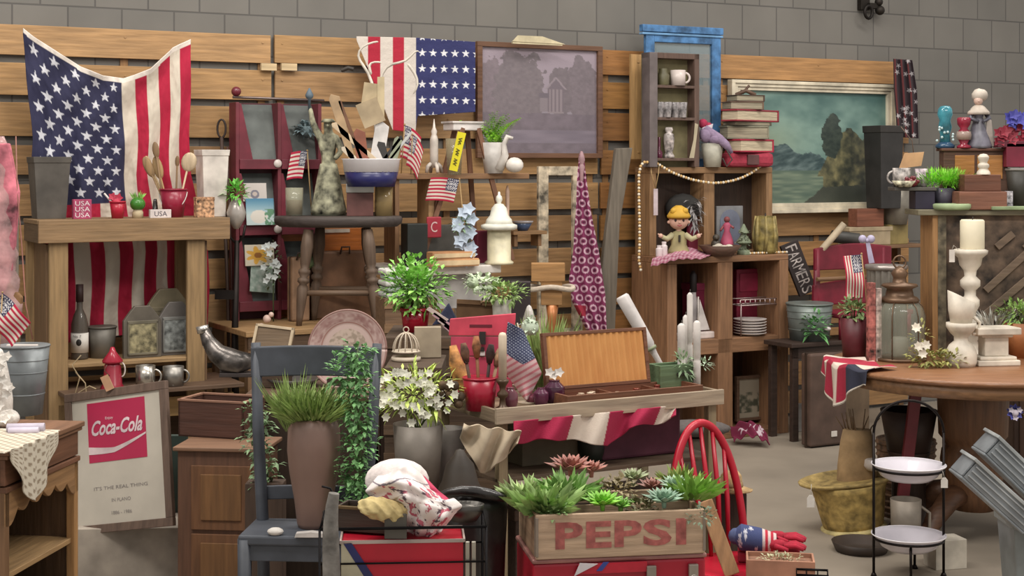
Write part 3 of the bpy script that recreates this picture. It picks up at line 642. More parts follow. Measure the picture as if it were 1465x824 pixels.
# lace doily draped over the dresser edge
u, v = np.meshgrid(np.linspace(0, 1, 90), np.linspace(0, 1, 90))
def lace(u, v):
    C = np.zeros(u.shape + (3,)); C[:] = (206, 196, 178); h = (np.sin(u * 70) * np.sin(v * 70) > .45); C[h] = (150, 134, 114); return C
XE = atz(112, 0, 4.72); ca_, sa_ = math.cos(R(82)), math.sin(R(82))
al = -.55 + .36 * u; ac = .022 - np.clip(v - .5, -.5, 0) * -.5 * -1; ac = np.where(v < .5, .02 + (.5 - v) * -.4, .02) ; out = np.where(v < .5, -(.5 - v) * .44, .0)
dz = np.where(v > .5, -(v - .5) * .34 * np.clip(np.sin((u - .05) * 3.3), 0, 1) ** 1.5, 0)
lx = XE.x + al * ca_ + (.03 + out) * sa_ + .006 * np.sin(u * 30) * (v > .5); ly = XE.y + al * sa_ - (.03 + out) * ca_
o = grid_obj('lace_doily', np.stack([lx, ly, DTZ + .006 + dz], -1), lace(u, v), colmat(.95, .3, 120), solid=.003); tags(o, 'cream crocheted lace doily draped over the carved dresser edge', 'doily')
t = T('lace_cloth', 'bunched white lace cloth at left edge above the dresser', 'cloth', 4, z=DTZ, Y=4.62)
b = MB(); b.tube([(-12, 0, 0), (-8, 0, 40), (-12, 0, 80), (-10, 0, 118)], [26, 24, 20, 10], 14); b.ball((6, -8, 14), 22, 12, rz=14); b.ball((-2, -6, 60), 14, 12, rz=22)
t.part('bunched_fabric', b, M('#d9d2ca', .9, 0, .12, 30, 1.0), rnd=True, sub=1)
b = MB(); [b.flower((random.uniform(-20, 18), -24 + random.uniform(-4, 4), random.uniform(0, 110)), 8) for _ in range(26)]; t.part('lace_trim', b, M('#e0dad2'), rnd=True)
# ================================================================ cola sign on its pedestal
b = MB(); b.box(-84, 74, -26, 110, 0, zz(757, 5.3) / (5.3 / F)); plain('display_plinth', 'plain beige plinth under the framed cola sign', 'plinth', b, M('#a0968a'), 194, z=0, Y=5.36, rot=4, bev=1)
t = T('framed_sign', 'framed white cola sign with red square logo, leaning', 'sign', 178, 759, 5.26, rot=-25); SK = 5.26 / F
A4 = Matrix.Rotation(R(-8), 4, 'X') @ Matrix.Rotation(R(-10), 4, 'Y')
def tb(x0, x1, y0, y1, z0, z1, b=None): return (b or MB()).box(x0, x1, y0, y1, z0, z1, A4)
FWd, FHt = 184, 204; x0 = -96; x1 = 88
b = MB(); tb(x0, x1, -4, 4, 0, 12, b); tb(x0, x1, -4, 4, FHt - 12, FHt, b); tb(x0, x0 + 12, -4, 4, 12, FHt - 12, b); tb(x1 - 12, x1, -4, 4, 12, FHt - 12, b); t.part('frame', b, wood('#6a564a', along='z'), bev=.8, rnd=True)
t.part('poster', tb(x0 + 10, x1 - 10, -1, 2, 10, FHt - 10), M('#c4bcae', .5, 0, .04), rnd=True)
rx0, rx1, rz0, rz1 = x0 + 40, x0 + 144, 100, 186; t.part('red_square', tb(rx0, rx1, -1.6, -1, rz0, rz1), M('#b3224c', .5, 0, .03), rnd=True)
b = MB(); xs = np.linspace(rx0, rx1, 30); up = [rz0 + 23 + (-4 * math.sin((x - rx0) / 104 * 3.1) if 1 else 0) + 13 * max(0, (x - rx0) / 104 - .45) ** 1 * 1.8 for x in xs]
lo = [z - (9 * (1 - (x - rx0) / 110) + 2) for x, z in zip(xs, up)]
pts = [(x, z) for x, z in zip(xs, up)] + [(x, z) for x, z in reversed(list(zip(xs, lo)))]
n_ = len(pts); b.add([A4 @ Vector((x, -2, z)) for x, z in pts], [(i, n_ - 1 - i, n_ - 2 - i, i + 1) for i in range(n_ // 2 - 1)]); t.part('wave', b, M('#dcc8c8'), rnd=True)
b = MB(); b.text('Coca-Cola', (rx0 + rx1) / 2 + 1, rz0 + 38, 22, y=-2.2, w=92, shear=.4, M4=A4, bold=.025); b.text('Enjoy', (rx0 + rx1) / 2 - 12, rz0 + 59, 5, y=-2.2, w=14, M4=A4)
me_ = t.part('logo_lettering', b, M('#e2ccd0'), rnd=True)
for tx, z_, w_ in (("IT'S THE REAL THING", 60, 96), ('IN PLANO', 42, 34), ('1886 - 1986', 24, 36)):
    b = MB(); b.text(tx, (x0 + x1) / 2 + 2, z_, 5, y=-1.4, w=w_, M4=A4); t.part('small_print', b, M('#8d8682'), rnd=True)
# behind the sign
b = MB(); b.box(-12, 12, -6, 6, 0, 250); plain('green_board', 'dark green board standing between sign and brown cabinet', 'board', b, M('#2c3a34'), 256, z=0, Y=5.55)
# brown cabinet
t = T('cabinet', 'dark brown wooden cabinet left of the blue chair', 'cabinet', 312, z=0, Y=5.0, rot=-6); k = t.k; tz = zz(640, 5.0) / k
b = MB(); b.box(-58, 62, 0, 90, 0, tz - 5); t.part('body', b, wood('#5f4130', along='z'), bev=1); b = MB(); b.box(-64, 68, -5, 95, tz - 6, tz); t.part('top_board', b, wood('#7a5a44'), bev=1.5)
for zz0, zz1 in ((tz - 118, tz - 26), (tz - 250, tz - 124)):
    b = MB(); b.box(-38, 48, -3, 0, zz0, zz1); dr = t.part('door', b, wood('#6b482e', along='z'), bev=.8); b = MB(); b.box(-24, 34, -5, -3, zz0 + 14, zz1 - 12); o = t.part('raised_panel', b, wood('#73502f', along='z'), parent=dr, bev=1)
CABZ = tz * k
t = T('wooden_box', 'dark brown open wooden box on the cabinet top', 'box', 318, z=CABZ, Y=5.25, rot=-18)
b = MB(); W2, D2, H2 = 46, 34, 50
b.box(-W2, W2, -D2, -D2 + 3, 0, H2); b.box(-W2, W2, D2 - 3, D2, 0, H2); b.box(-W2, -W2 + 3, -D2, D2, 0, H2); b.box(W2 - 3, W2, -D2, D2, 0, H2); b.box(-W2, W2, -D2, D2, 0, 3); t.part('body', b, wood('#4f3126'), bev=.5)
b = MB(); b.box(-W2 - 1, W2 + 1, -D2 - 1, -D2 + 4, H2, H2 + 3); b.box(-W2 - 1, -W2 + 4, -D2, D2, H2, H2 + 3); b.box(W2 - 4, W2 + 1, -D2, D2, H2, H2 + 3); b.box(-W2 - 1, W2 + 1, D2 - 4, D2 + 1, H2, H2 + 3); t.part('edge_trim', b, wood('#8a6450'), bev=.5)
# ================================================================ long bench behind, supports stool and rack
t = T('bench', 'long tan wooden bench along the wall under the dark stool', 'bench', 446, z=0, d=.72, wall=True); BZ = zz(470, t.loc.y); tp = BZ / t.k
b = MB(); b.box(-92, 100, 0, 172, tp - 8, tp); t.part('top_board', b, wood('#94744e'), bev=1)
b = MB(); b.box(-88, 96, 3, 8, tp - 26, tp - 8); t.part('apron', b, wood('#4f3b2a'), bev=.5)
for x in (-88, 82):
    for y in (4, 154):
        b = MB(); b.box(x, x + 14, y, y + 14, 0, tp - 8); t.part('leg', b, wood('#6b5138', along='z'), bev=.6)
b = MB(); b.box(-84, 94, 10, 160, tp * .28, tp * .28 + 6); t.part('lower_shelf', b, wood('#5d4632'), bev=.6)
# burgundy card rack
t = T('display_rack', 'burgundy wooden display rack with sloping bays against the pallets', 'rack', 388, z=BZ, d=.14, wall=True)
zt = t.zp(148); BU = '#6b2a34'
for x in (-55, 4, 62):
    b = MB(); P = [(x - 2, 0), (x + 3, 0), (x + 3, zt), (x - 2, zt)]; b.prism(P, -22, 8); t.part('side_panel', b, M(BU, .55), bev=.6)
for i, (y1, y0) in enumerate(((150, 240), (248, 333), (340, 440))):
    for j, (xa, xb) in enumerate(((-52, 4), (7, 62))):
        z0, z1 = t.zp(y0), t.zp(y1)
        b = MB(); b.add([(xa, -16, z0 + 8), (xb, -16, z0 + 8), (xb, 4, z1), (xa, 4, z1), (xa, -13, z0 + 8), (xb, -13, z0 + 8), (xb, 7, z1), (xa, 7, z1)], [(0, 1, 2, 3), (7, 6, 5, 4), (0, 4, 5, 1), (2, 6, 7, 3), (0, 3, 7, 4), (1, 5, 6, 2)])
        t.part('slate_panel', b, M('#5f6461', .6), label='grey sloping back board')
        b = MB(); b.box(xa, xb, -24, -16, z0 - 2, z0 + 12); t.part('ledge', b, M('#6a2733', .5), bev=.6)
        b = MB(); b.prism([(xa, z1), (xa, z0 + 8), (xa + 20, z0 + 8), (xa + 3, z1)], -21, -12); t.part('slanted_side', b, M('#6f2634', .5), bev=.4)
    if i < 2:
        b = MB(); b.lathe([(0, 2), (5, 1.6), (6, 0), (6, -1)], (0 + 1, -25, t.zp(y0) + 6), 14, axis=(0, -1, 0)); t.part('knob', b, M('#d6cac4', .3), rnd=True, label='round white knob')
b = MB(); b.tube([(-60, -18, t.zp(141)), (70, -18, t.zp(143))], 2, 8); t.part('top_rod', b, metalm('#7e706c', .4))
b = MB(); b.ball((-58, -18, t.zp(133)), 7); t.part('finial', b, gloss('#6d2a34'), rnd=True)
b = MB(); b.box(-55, 62, 6, 9, 0, zt); t.part('back_board', b, M('#4f2029'), bev=.4)
RK = t
def card(name, label, px, py, w, h, fn, d=.39, lean=-8, cat='card', rot=0):
    tt = T(name, label, cat, px, py, d=d, wall=True, one=True); u, v = np.meshgrid(np.linspace(0, 1, 40), np.linspace(0, 1, 50)); C = fn(u, v)
    P = np.stack([(u - .5) * w * tt.sc[0], (-.12 * (1 - v) * 0 - 3 + (1 - v) * h * math.sin(R(-lean)) * 1) * tt.sc[1] * np.ones_like(u), (1 - v) * h * tt.sc[2]], -1)
    if rot: P[..., 0], P[..., 2] = P[..., 0] * math.cos(R(rot)) - P[..., 2] * math.sin(R(rot)), P[..., 0] * math.sin(R(rot)) + P[..., 2] * math.cos(R(rot))
    o = grid_obj(name, P, C, colmat(.6, .02), origin=(0, 0, 0), solid=.003); o.location = tt.loc; o.rotation_euler = (0, 0, tt.rot); tags(o, label, cat); return o
def c1(u, v):
    C = np.zeros(u.shape + (3,)); C[:] = (196, 188, 182); m = ((u - .5) / .18) ** 2 + ((v - .62) / .25) ** 2 < 1; C[m] = (120, 118, 130); m = ((u - .5) / .1) ** 2 + ((v - .6) / .12) ** 2 < 1; C[m] = (190, 176, 168); return C
card('greeting_card', 'white card with a small portrait in the burgundy rack', 364, 288, 34, 26, c1, d=.21)
def c2(u, v):
    C = mix((70, 126, 158), (190, 206, 206), v * 1.6); m = ((u - .45) / .3) ** 2 + ((v - .68) / .25) ** 2 < 1; C[m] = (214, 208, 198); m = (u > .65) & (v > .4) & (fbm(u, v, 12, 3) > .5); C[m] = (96, 140, 110); return C
card('greeting_card', 'blue and white card below the portrait card in the rack', 372, 322, 40, 38, c2, d=.235)
def c3(u, v):
    C = np.zeros(u.shape + (3,)); C[:] = (206, 196, 176); r = np.hypot((u - .45), (v - .5)); a = np.arctan2(v - .5, u - .45); m = r < .34 + .1 * np.cos(a * 7); C[m] = (210, 160, 62); C[r < .13] = (150, 96, 40); return C
card('greeting_card', 'card with one big yellow flower in the burgundy rack', 371, 380, 42, 30, c3, d=.225)
def c4(u, v):
    C = mix((186, 196, 190), (120, 142, 130), fbm(u, v, 7, 5) * 1.6 - .3); return C
card('greeting_card', 'pale green floral card under the yellow flower card', 374, 418, 36, 38, c4, d=.235, rot=-6)
t = T('flower_cluster', 'cluster of small white artificial flowers beside the rack cards', 'flower', 391, 420, d=.3)
b = MB(); b.bush((0, 0, 40), 13, 60, 9, 5, rz=36); t.part('leaves', b, leafm('#566a50'), rnd=True)
b = MB(); [b.flower((random.uniform(-12, 12), -12, random.uniform(10, 70)), 6) for _ in range(12)]; t.part('blossoms', b, M('#c9cfcc'), rnd=True)
b = MB(); b.tube([(0, 0, -40), (0, 0, 40)], 1, 5); t.part('stem', b, M('#4d5a3c'), rnd=True)
b = MB(); b.ball((-6, 0, -4), 6, 10); b.ball((2, 0, 8), 6, 10); b.ball((8, 0, 14), 4, 8); plain('pink_ornament', 'small pale pink ornament lying on the tan bench', 'ornament', b, M('#cbb0a4'), 380, z=BZ + .01, d=.52, rnd=True)
# cane with black strap
t = T('walking_cane', 'dark cane with looped handle leaning beside the white planter', 'cane', 326, z=0, d=.14)
zt = t.zp(170); b = MB(); b.tube([(4, 0, 0), (0, 0, zt * .5), (-9, 0, zt - 26)], [2.2, 2.6, 2.6], 8); t.part('shaft', b, wood('#43322a', along='z'), rnd=True)
b = MB(); b.tube([(-9 + 6 * math.cos(a), 0, zt - 14 + 13 * math.sin(a)) for a in np.linspace(-1.5, 4.4, 16)], 1.6, 6); t.part('looped_handle', b, M('#2c211d'), rnd=True)
b = MB(); b.tube([(0, -4, zt - 40), (6, -6, zt * .6), (8, -6, zt * .35)], 1.4, 6); t.part('strap', b, M('#4a2f2c'), rnd=True)
# black bracket candle stand with plant
t = T('plant_stand', 'slim black metal stand holding a white vase cup', 'stand', 338, z=0, d=.5)
zt = t.zp(330)
b = MB(); b.tube([(0, 0, 0), (-2, 0, zt * .6), (1, 0, zt - 14)], [6, 5, 3.5], 10); b.box(-30, -2, -4, 4, t.zp(428), t.zp(415)); t.part('column', b, metalm('#2b2624', .5), rnd=True)
for s_ in (-1, 1):
    b = MB(); b.tube([(1, 0, zt - 20), (s_ * 10, 0, zt - 8), (s_ * 13, 0, zt + 8)], 1.8, 8); t.part('arm', b, metalm('#2b2624', .5), rnd=True)
b = MB(); b.lathe([(16, 0), (16, 3), (6, 6), (0, 6)], seg=18); t.part('base', b, metalm('#2b2624', .5), rnd=True)
PSZ = (zt + 2) * t.k
t2 = T('vase', 'pear shaped silvery white vase on the black stand', 'vase', 338, z=PSZ, d=.5)
b = MB(); b.lathe([(0, 0), (4, 1), (12, 14), (14, 24), (10, 36), (7, 42), (8, 44), (6, 44), (5, 40)], seg=20); t2.part('body', b, M('#b8b0a8', .25, .3), rnd=True)
b = MB(); b.bush((0, 0, 54), 15, 110, 14, 5, rz=14, up=.6); t2.part('foliage', b, leafm('#4f8a34'), rnd=True)
# ================================================================ stool
SY = 7.80; t = T('bar_stool', 'dark wooden stool carrying the statue and enamel basin', 'stool', 484, z=BZ, Y=SY); tp = t.zp(309)
b = MB(); b.lathe([(0, tp - 15), (84, tp - 15), (91, tp - 10), (92, tp - 4), (90, tp), (0, tp)], seg=48, sy=.55); t.part('seat', b, wood('#433a36'), rnd=True)
for x, y in ((-38, -30), (44, -30), (-30, 34), (36, 34)):
    b = MB(); dx, dy = x * .35, y * .25
    pts = []; rr = []
    for f, r in ((0, 4), (.1, 5), (.25, 7), (.38, 8), (.42, 5), (.44, 8.5), (.47, 8.5), (.49, 5), (.53, 8.5), (.56, 8.5), (.58, 5.5), (.62, 7), (.8, 9), (.97, 7)):
        pts.append((x + dx * (1 - f), y + dy * (1 - f), (tp - 14) * f)); rr.append(r)
    b.tube(pts, rr, 12); t.part('leg', b, wood('#5f4c3d', along='z'), rnd=True)
for y in (-34, 38):
    b = MB(); b.tube([(-46, y, tp * .3), (50, y, tp * .3)], 4, 8); t.part('stretcher', b, wood('#6a5442'), rnd=True)
STZ = zz(309, SY); BZk = BZ
b = MB(); b.box(-64, 64, 0, 4, 0, 138); b.box(-62, -26, -1.5, 0, 130, 136); b.box(-14, 22, -1.5, 0, 130, 136)
t = T('orange_panel', 'orange brown varnished board behind the dark stool', 'board', 462, z=BZ, d=.13, wall=True)
b = MB(); b.box(-68, 62, 0, 4, 0, t.zp(327)); t.part('panel', b, wood('#b5672a', .4), bev=.6); b = MB(); b.box(-68, -12, -2, 0, t.zp(333), t.zp(328)); b.box(0, 38, -2, 0, t.zp(333), t.zp(328)); t.part('white_edge', b, M('#cdbfae'))
# leather/wood cases between legs
for nm, lab, px, w_, h_, c, d_ in (('suitcase', 'narrow tan upright case left of the brown suitcase', 428, 26, 92, '#94745a', .34), ('suitcase', 'wide brown leather suitcase standing between the stool legs', 490, 84, 96, '#7a573e', .3)):
    t = T(nm, lab, 'suitcase', px, z=BZ, d=d_, wall=True); b = MB(); b.box(-w_ / 2, w_ / 2, -8, 14, 0, h_); t.part('body', b, M(c, .55, 0, .2, 9), bev=3)
    b = MB(); b.box(-w_ / 2 - .6, w_ / 2 + .6, -1, 2, -.2, h_ + .6); t.part('seam_band', b, M('#4b3528')); b = MB(); b.tube([(-7, -9, h_ - 4), (-6, -12, h_ + 6), (6, -12, h_ + 6), (7, -9, h_ - 4)], 1.4, 6); t.part('handle', b, M('#3f2c22'), rnd=True)
b = MB(); b.ball((0, 0, 10), 17, 14, rz=12); b.bush((0, 0, 14), 14, 60, 9, 5); plain('moss_ball', 'dark green moss ball on top of the tan case', 'ornament', b, leafm('#3f4a30'), 436, z=zz(385, 7.95), Y=7.95, rnd=True)
# ================================================================ weathered statue with raised arm
t = T('statue', 'weathered green statue of a standing figure with raised arm', 'statue', 470, z=STZ, Y=7.9)
GM = M('#9a9880', .75, .1, .45, 22, .5)
me = bpy.data.meshes.new('body'); 
J = [(0, 0, 62), (0, 0, 84), (0, -1, 104), (0, -1, 118), (0, -3, 130), (-6, 0, 58), (-8, -2, 30), (-8, 0, 4), (-9, -8, 0), (7, 0, 58), (9, -3, 30), (9, 0, 4), (10, -8, 0), (-12, 0, 110), (-22, -2, 132), (-26, -3, 154), (12, 0, 110), (19, -6, 92), (10, -14, 80), (-1, -3, 138)]
E = [(0, 1), (1, 2), (2, 3), (3, 4), (4, 19), (0, 5), (5, 6), (6, 7), (7, 8), (0, 9), (9, 10), (10, 11), (11, 12), (2, 13), (13, 14), (14, 15), (2, 16), (16, 17), (17, 18)]
Rr = [11, 10, 12, 5, 8, 9, 7, 5, 4, 9, 7, 5, 4, 6, 4.5, 3.2, 6, 4.5, 3.4, 5]
k = t.k; me.from_pydata([(x * k, y * k, z * k) for x, y, z in J], E, []); o = bpy.data.objects.new('body', me); COL.objects.link(o); o.parent = t.o
sk = o.modifiers.new('skin', 'SKIN'); 
for i, sv in enumerate(me.skin_vertices[0].data if me.skin_vertices else []): sv.radius = (Rr[i] * k, Rr[i] * k); sv.use_root = i == 0
sb = o.modifiers.new('smooth', 'SUBSURF'); sb.levels = 2; sb.render_levels = 2; me.materials.append(GM); STATUE = o
b = MB(); b.lathe([(24, 0), (26, 6), (22, 22), (18, 44), (14, 64), (12, 72)], seg=20, c=(0, 0, 2)); t.part('robe', b, GM, rnd=True)
b = MB(); b.lathe([(24, 0), (24, 5), (20, 7), (0, 7)], (0, 0, 0), 20); t.part('base', b, M('#5f6050', .7), rnd=True)
b = MB(); b.lathe([(2, 150), (2, 166), (5, 168), (6, 172), (1, 182)], (-27, -3, 0), 10); t.part('torch', b, M('#5d6c78', .6), rnd=True)
b = MB(); b.lathe([(11, 0), (8, 4), (6, 5)], (0, -3, 133), 14); b.ball((0, -12, 128), 2, 6); t.part('hat', b, GM, rnd=True)
b = MB(); b.ball((-30, 0, 120), 9, 10); b.bush((-30, 0, 122), 16, 70, 12, 6, rz=10)
plain('dark_foliage', 'dark blue green artificial spray above the statue arm', 'plant', b, leafm('#48565a'), 468, z=STZ, Y=8.05, rnd=True)
stickflag('faded pink stick flag behind the green statue', dict(px=446, z=STZ, Y=8.0), 22, 40, 92, lean=-4, ang=10, side=-1)
# things on the stool
t = T('glass_jar', 'short glass jar with amber fill at stool left end', 'jar', 421, z=STZ, Y=7.85); b = MB(); b.cup(0, 0, 0, 40, 12, 13, 1); t.part('glass_body', b, glass('#b5b39c', .45), rnd=True); b = MB(); b.lathe([(11, 2), (11, 22), (0, 23)]); t.part('fill', b, M('#9a6a44'), rnd=True)
t = T('metal_box', 'reddish tin box with silver lid under the enamel basin', 'box', 515, z=STZ, Y=7.82, rot=6); b = MB(); b.box(-19, 19, -14, 14, 0, 33); t.part('body', b, M('#6d4540', .5), bev=.8); b = MB(); b.box(-20, 20, -15, 15, 33, 46); t.part('lid', b, metalm('#a8a49e', .35), bev=1)
t = T('candle_jar', 'tan glass candle jar under the basin, right of tin box', 'jar', 549, z=STZ, Y=7.82); b = MB(); b.cup(0, 0, 0, 44, 13, 13, 1); t.part('glass_body', b, glass('#b39a6c', .6), rnd=True); b = MB(); b.lathe([(11, 1), (11, 30), (0, 31)]); b.ball((0, -2, 34), 3, 8, rz=6); t.part('candle', b, M('#a0804c'), rnd=True)
# enamel basin full of utensils
BY = 7.78; BSZ = zz(267, BY)
t = T('enamel_basin', 'white and navy enamel basin crammed with utensils', 'basin', 531, z=BSZ, Y=BY); b = MB(); b.cup(0, 0, 0, 22, 34, 39, 1.5); t.part('lower_body', b, gloss('#26275a', .3), rnd=True, label='navy lower band')
b = MB(); b.lathe([(39, 21), (41, 38), (43, 40), (40, 40), (37.5, 22)], seg=28); t.part('upper_body', b, gloss('#efebee', .3), rnd=True, label='white upper band')
IZ = BSZ + .02
def blade(name, label, px0, py0, px1, py1, w, col, th=2, Y=BY, tipw=None, cat='utensil', m=None):
    tt = T(name, label, cat, px0, py0, Y, one=True); dx, dz = px1 - px0, -(py1 - py0); b = MB(); L_ = math.hypot(dx, dz); nx, nz = -dz / L_, dx / L_; tw = w if tipw is None else tipw
    b.prism([(nx * w / 2, nz * w / 2), (dx + nx * tw / 2, dz + nz * tw / 2), (dx + nx * tw * .2 + dx / L_ * tw * .4, dz + nz * tw * .2 + dz / L_ * tw * .4), (dx - nx * tw / 2, dz - nz * tw / 2), (-nx * w / 2, -nz * w / 2)], -th / 2, th / 2)
    tt.solo(b, m or M(col, .55), bev=.5); return tt
blade('paper_sheet', 'tall white card standing in the enamel basin', 538, 236, 547, 180, 20, '#cfcac6', 1)
blade('knife', 'black handled knife leaning in the enamel basin', 545, 234, 574, 196, 5, '#26262a')
blade('wooden_spatula', 'pale wooden spatula leaning left out of the basin', 545, 236, 478, 178, 6, '#cbb698', tipw=9)
blade('wooden_spoon', 'cream spoon handle leaning left low in the basin', 515, 236, 492, 212, 7, '#d0c2ac', tipw=9)
blade('grater', 'rust coloured grater standing in the basin', 520, 240, 514, 190, 17, '#8c5440')
blade('scissors', 'dark scissors with round grip standing in the basin', 556, 238, 545, 206, 6, '#33302f', tipw=12)
blade('wooden_batten', 'grey green wooden slat leaning right in the basin', 560, 236, 570, 200, 12, '#8a9079')
blade('wooden_fork', 'weathered wooden fork rising behind the statue', 506, 236, 478, 140, 8, '#a88d6c', tipw=16)
blade('ladle', 'long brown ladle handle leaning left behind the statue', 520, 236, 486, 145, 5, '#6c4a34')
blade('table_knife', 'silver dinner knife on the right side of the basin', 552, 236, 588, 190, 4, '#b9b9b8')
t = T('burlap_tag', 'cluster of beige burlap tags among the utensils', 'tag', 536, 170, BY); b = MB(); b.box(-22, 6, -1, 1, 20, 50, Matrix.Rotation(R(8), 4, 'Y')); t.part('upper_tag', b, M('#b5a383', .9), rnd=True); b = MB(); b.box(-18, 14, -3, -1, -8, 28, Matrix.Rotation(R(-22), 4, 'Y')); t.part('lower_tag', b, M('#a8967a', .9), rnd=True); b = MB(); b.box(4, 14, -2, 0, 0, 60); t.part('side_tag', b, M('#c1b08e', .9), rnd=True)
# white antlers
t = T('antler', 'pair of white curved antlers rising from the basin', 'antler', 540, 232, 7.95); AM = M('#d3cabd', .5)
for nm, P in (('left_branch', [(0, 0), (-3, 70), (-6, 118), (-20, 138), (-30, 152), (-22, 166), (-4, 172), (2, 172)]), ('right_branch', [(4, 0), (0, 100), (6, 130), (20, 142), (42, 142), (54, 160), (60, 158)]), ('lower_branch', [(42, 142), (54, 128), (60, 110), (50, 96)]), ('middle_branch', [(-8, 124), (-14, 140), (-4, 144), (8, 142)])):
    b = MB(); rr = [3 - 1.6 * i / (len(P) - 1) for i in range(len(P))]; b.tube([(x, -3 + 1.5 * math.sin(i), z) for i, (x, z) in enumerate(P)], rr, 8); t.part('branch', b, AM, rnd=True, sub=1)
b = MB(); b.tube([(0, 0, 0), (10, 0, 4), (18, 0, 2)], 3, 8); plain('dark_bracket', 'small dark bracket on the pallet left of the flag blanket', 'bracket', b, M('#3b342e'), 488, 101, d=.14, rnd=True)
# ================================================================ white side table behind, with ladder shelf
t = T('side_table', 'white painted side table against the pallets behind green bush', 'table', 640, z=0, d=.62, wall=True); WZ = zz(380, t.loc.y); tp = WZ / t.k
WP = M('#e2dcd4', .5)
b = MB(); b.box(-84, 72, -14, 112, tp - 12, tp); t.part('top_board', b, WP, bev=1.5)
b = MB(); b.box(-50, 66, 4, 10, tp - 62, tp - 11); t.part('apron', b, M('#aaa6a2', .5), bev=.6)
for x in (-78, 56):
    for y in (4, 94):
        b = MB(); b.box(x, x + 9, y, y + 9, 0, tp - 11); t.part('leg', b, WP, bev=.8)
b = MB(); b.box(-74, 60, 8, 104, tp * .45, tp * .45 + 6); t.part('lower_shelf', b, WP, bev=.6)
t = T('ladder_shelf', 'A-shaped brown wooden ladder shelf standing on the white table', 'shelf', 655, z=WZ, d=.4, wall=True); LD = t
z1 = t.zp(183); WL = wood('#7a5540', along='z')
for a, c in (((20, -20, z1), (68, -24, 2)), ((17, 8, z1), (38, 24, 2)), ((-2, -20, z1), (-62, -24, 2)), ((0, 8, z1), (-40, 24, 2))):
    b = MB(); b.bar(a, c, 6.5, 4); t.part('leg', b, WL, bev=.5)
zs = t.zp(248); b = MB(); b.box(-96, 92, -26, 22, zs - 8, zs); t.part('shelf_board', b, wood('#8a6748'), bev=.8)
b = MB(); b.box(-16, 28, -22, 12, z1 - 4, z1 + 8); t.part('top_tray', b, M('#d3ccc8', .4), bev=1.5, label='white top tray'); b = MB(); b.box(-18, 30, -24, 14, z1 + 6, z1 + 9); t.part('tray_rim', b, M('#c4bdb8', .4), bev=.6)
LZ = WZ + zs * t.k
b = MB(); b.box(-96, -90, -20, 18, 2, zs - 8); t.part('end_board', b, wood('#8a6748', along='z'), bev=.5)
b = MB(); b.box(-50, -42, -20, 18, 2, zs - 8); t.part('divider', b, wood('#a3805a', along='z'), bev=.5)
stickflag('stick flag left of the white spire on ladder shelf', dict(px=574, z=LZ, d=.45), 26, 46, 70, lean=4, ang=-8, side=1, sag=.3)
stickflag('stick flag nearest the white spire on ladder shelf', dict(px=588, z=LZ, d=.5), 20, 44, 56, lean=2, ang=-12, side=1, sag=.4)
t = T('spire_ornament', 'white four-footed spire ornament on the ladder shelf', 'ornament', 621, z=LZ, d=.42)
b = MB(); b.lathe([(5, 8), (6, 20), (6, 48), (5, 52), (3.5, 56), (4.5, 60), (2, 66), (.5, 78)], seg=14); t.part('spindle', b, M('#d8cdc2', .4), rnd=True)
for a in range(4):
    w_ = a * math.pi / 2 + .5; b = MB(); b.tube([(math.cos(w_) * 5, math.sin(w_) * 5, 14), (math.cos(w_) * 10, math.sin(w_) * 10, 10), (math.cos(w_) * 12, math.sin(w_) * 12, 1)], [3, 3, 2.5], 8); t.part('foot', b, M('#d8cdc2', .4), rnd=True)
t = T('glass_vase', 'clear glass vase with a yellow tag strip', 'vase', 650, z=LZ, d=.56); b = MB(); b.cup(0, 0, -2, 50, 10, 13, .8); t.part('glass_body', b, glass('#a89c7e', .4), rnd=True)
b = MB(); b.box(-6, 6, -1.2, 0, 0, 56, Matrix.Rotation(R(13), 4, 'Y')); yt = t.part('yellow_strip', b, M('#d9cc1c', .5, 0, .03), rnd=True, label='bright yellow strip with dark writing'); yt.location = (-.004, -14 * t.k, 4 * t.k)
b = MB(); Qy = Matrix.Rotation(R(13), 4, 'Y'); [b.tube([Qy @ Vector((2.6 * math.sin(z * 1.7 + j), -1.8, z)) for z in np.arange(z0, z0 + 11, 1.0)], .6, 5) for j, z0 in enumerate((8, 22, 38))]; o = t.part('dark_scrawl', b, M('#4c4718'), parent=yt, rnd=True)
t = T('swan_planter', 'white swan-shaped planter holding a green fern', 'planter', 706, z=LZ, d=.48)
b = MB(); b.cup(0, 0, 0, 44, 13, 18, 1.2); t.part('pot', b, M('#d2ccc6', .4), rnd=True)
b = MB(); b.tube([(8, -10, 6), (17, -14, 26), (15, -14, 42), (20, -14, 52), (28, -14, 50)], [7, 5, 3.5, 4, 2], 10); b.ball((30, -10, 12), 13, 14, rz=11); t.part('swan_body', b, M('#d9d2ca', .4), rnd=True)
b = MB(); 
for i in range(16):
    a = random.uniform(-.8, .8); L = random.uniform(44, 66); x0 = random.uniform(-8, 8)
    for j in range(13):
        f = j / 13; p = (x0 + math.sin(a) * L * f * (.6 + .5 * f), random.uniform(-4, 4) - 10 * f, 42 + L * f * math.cos(a) * (1 - .25 * f))
        for s_ in (-1, 1): b.leaf(p, (s_ * .8 + math.sin(a), -.3, .5), 15 * (1.1 - f), 5)
t.part('fern', b, leafm('#84ac4a'), rnd=True)
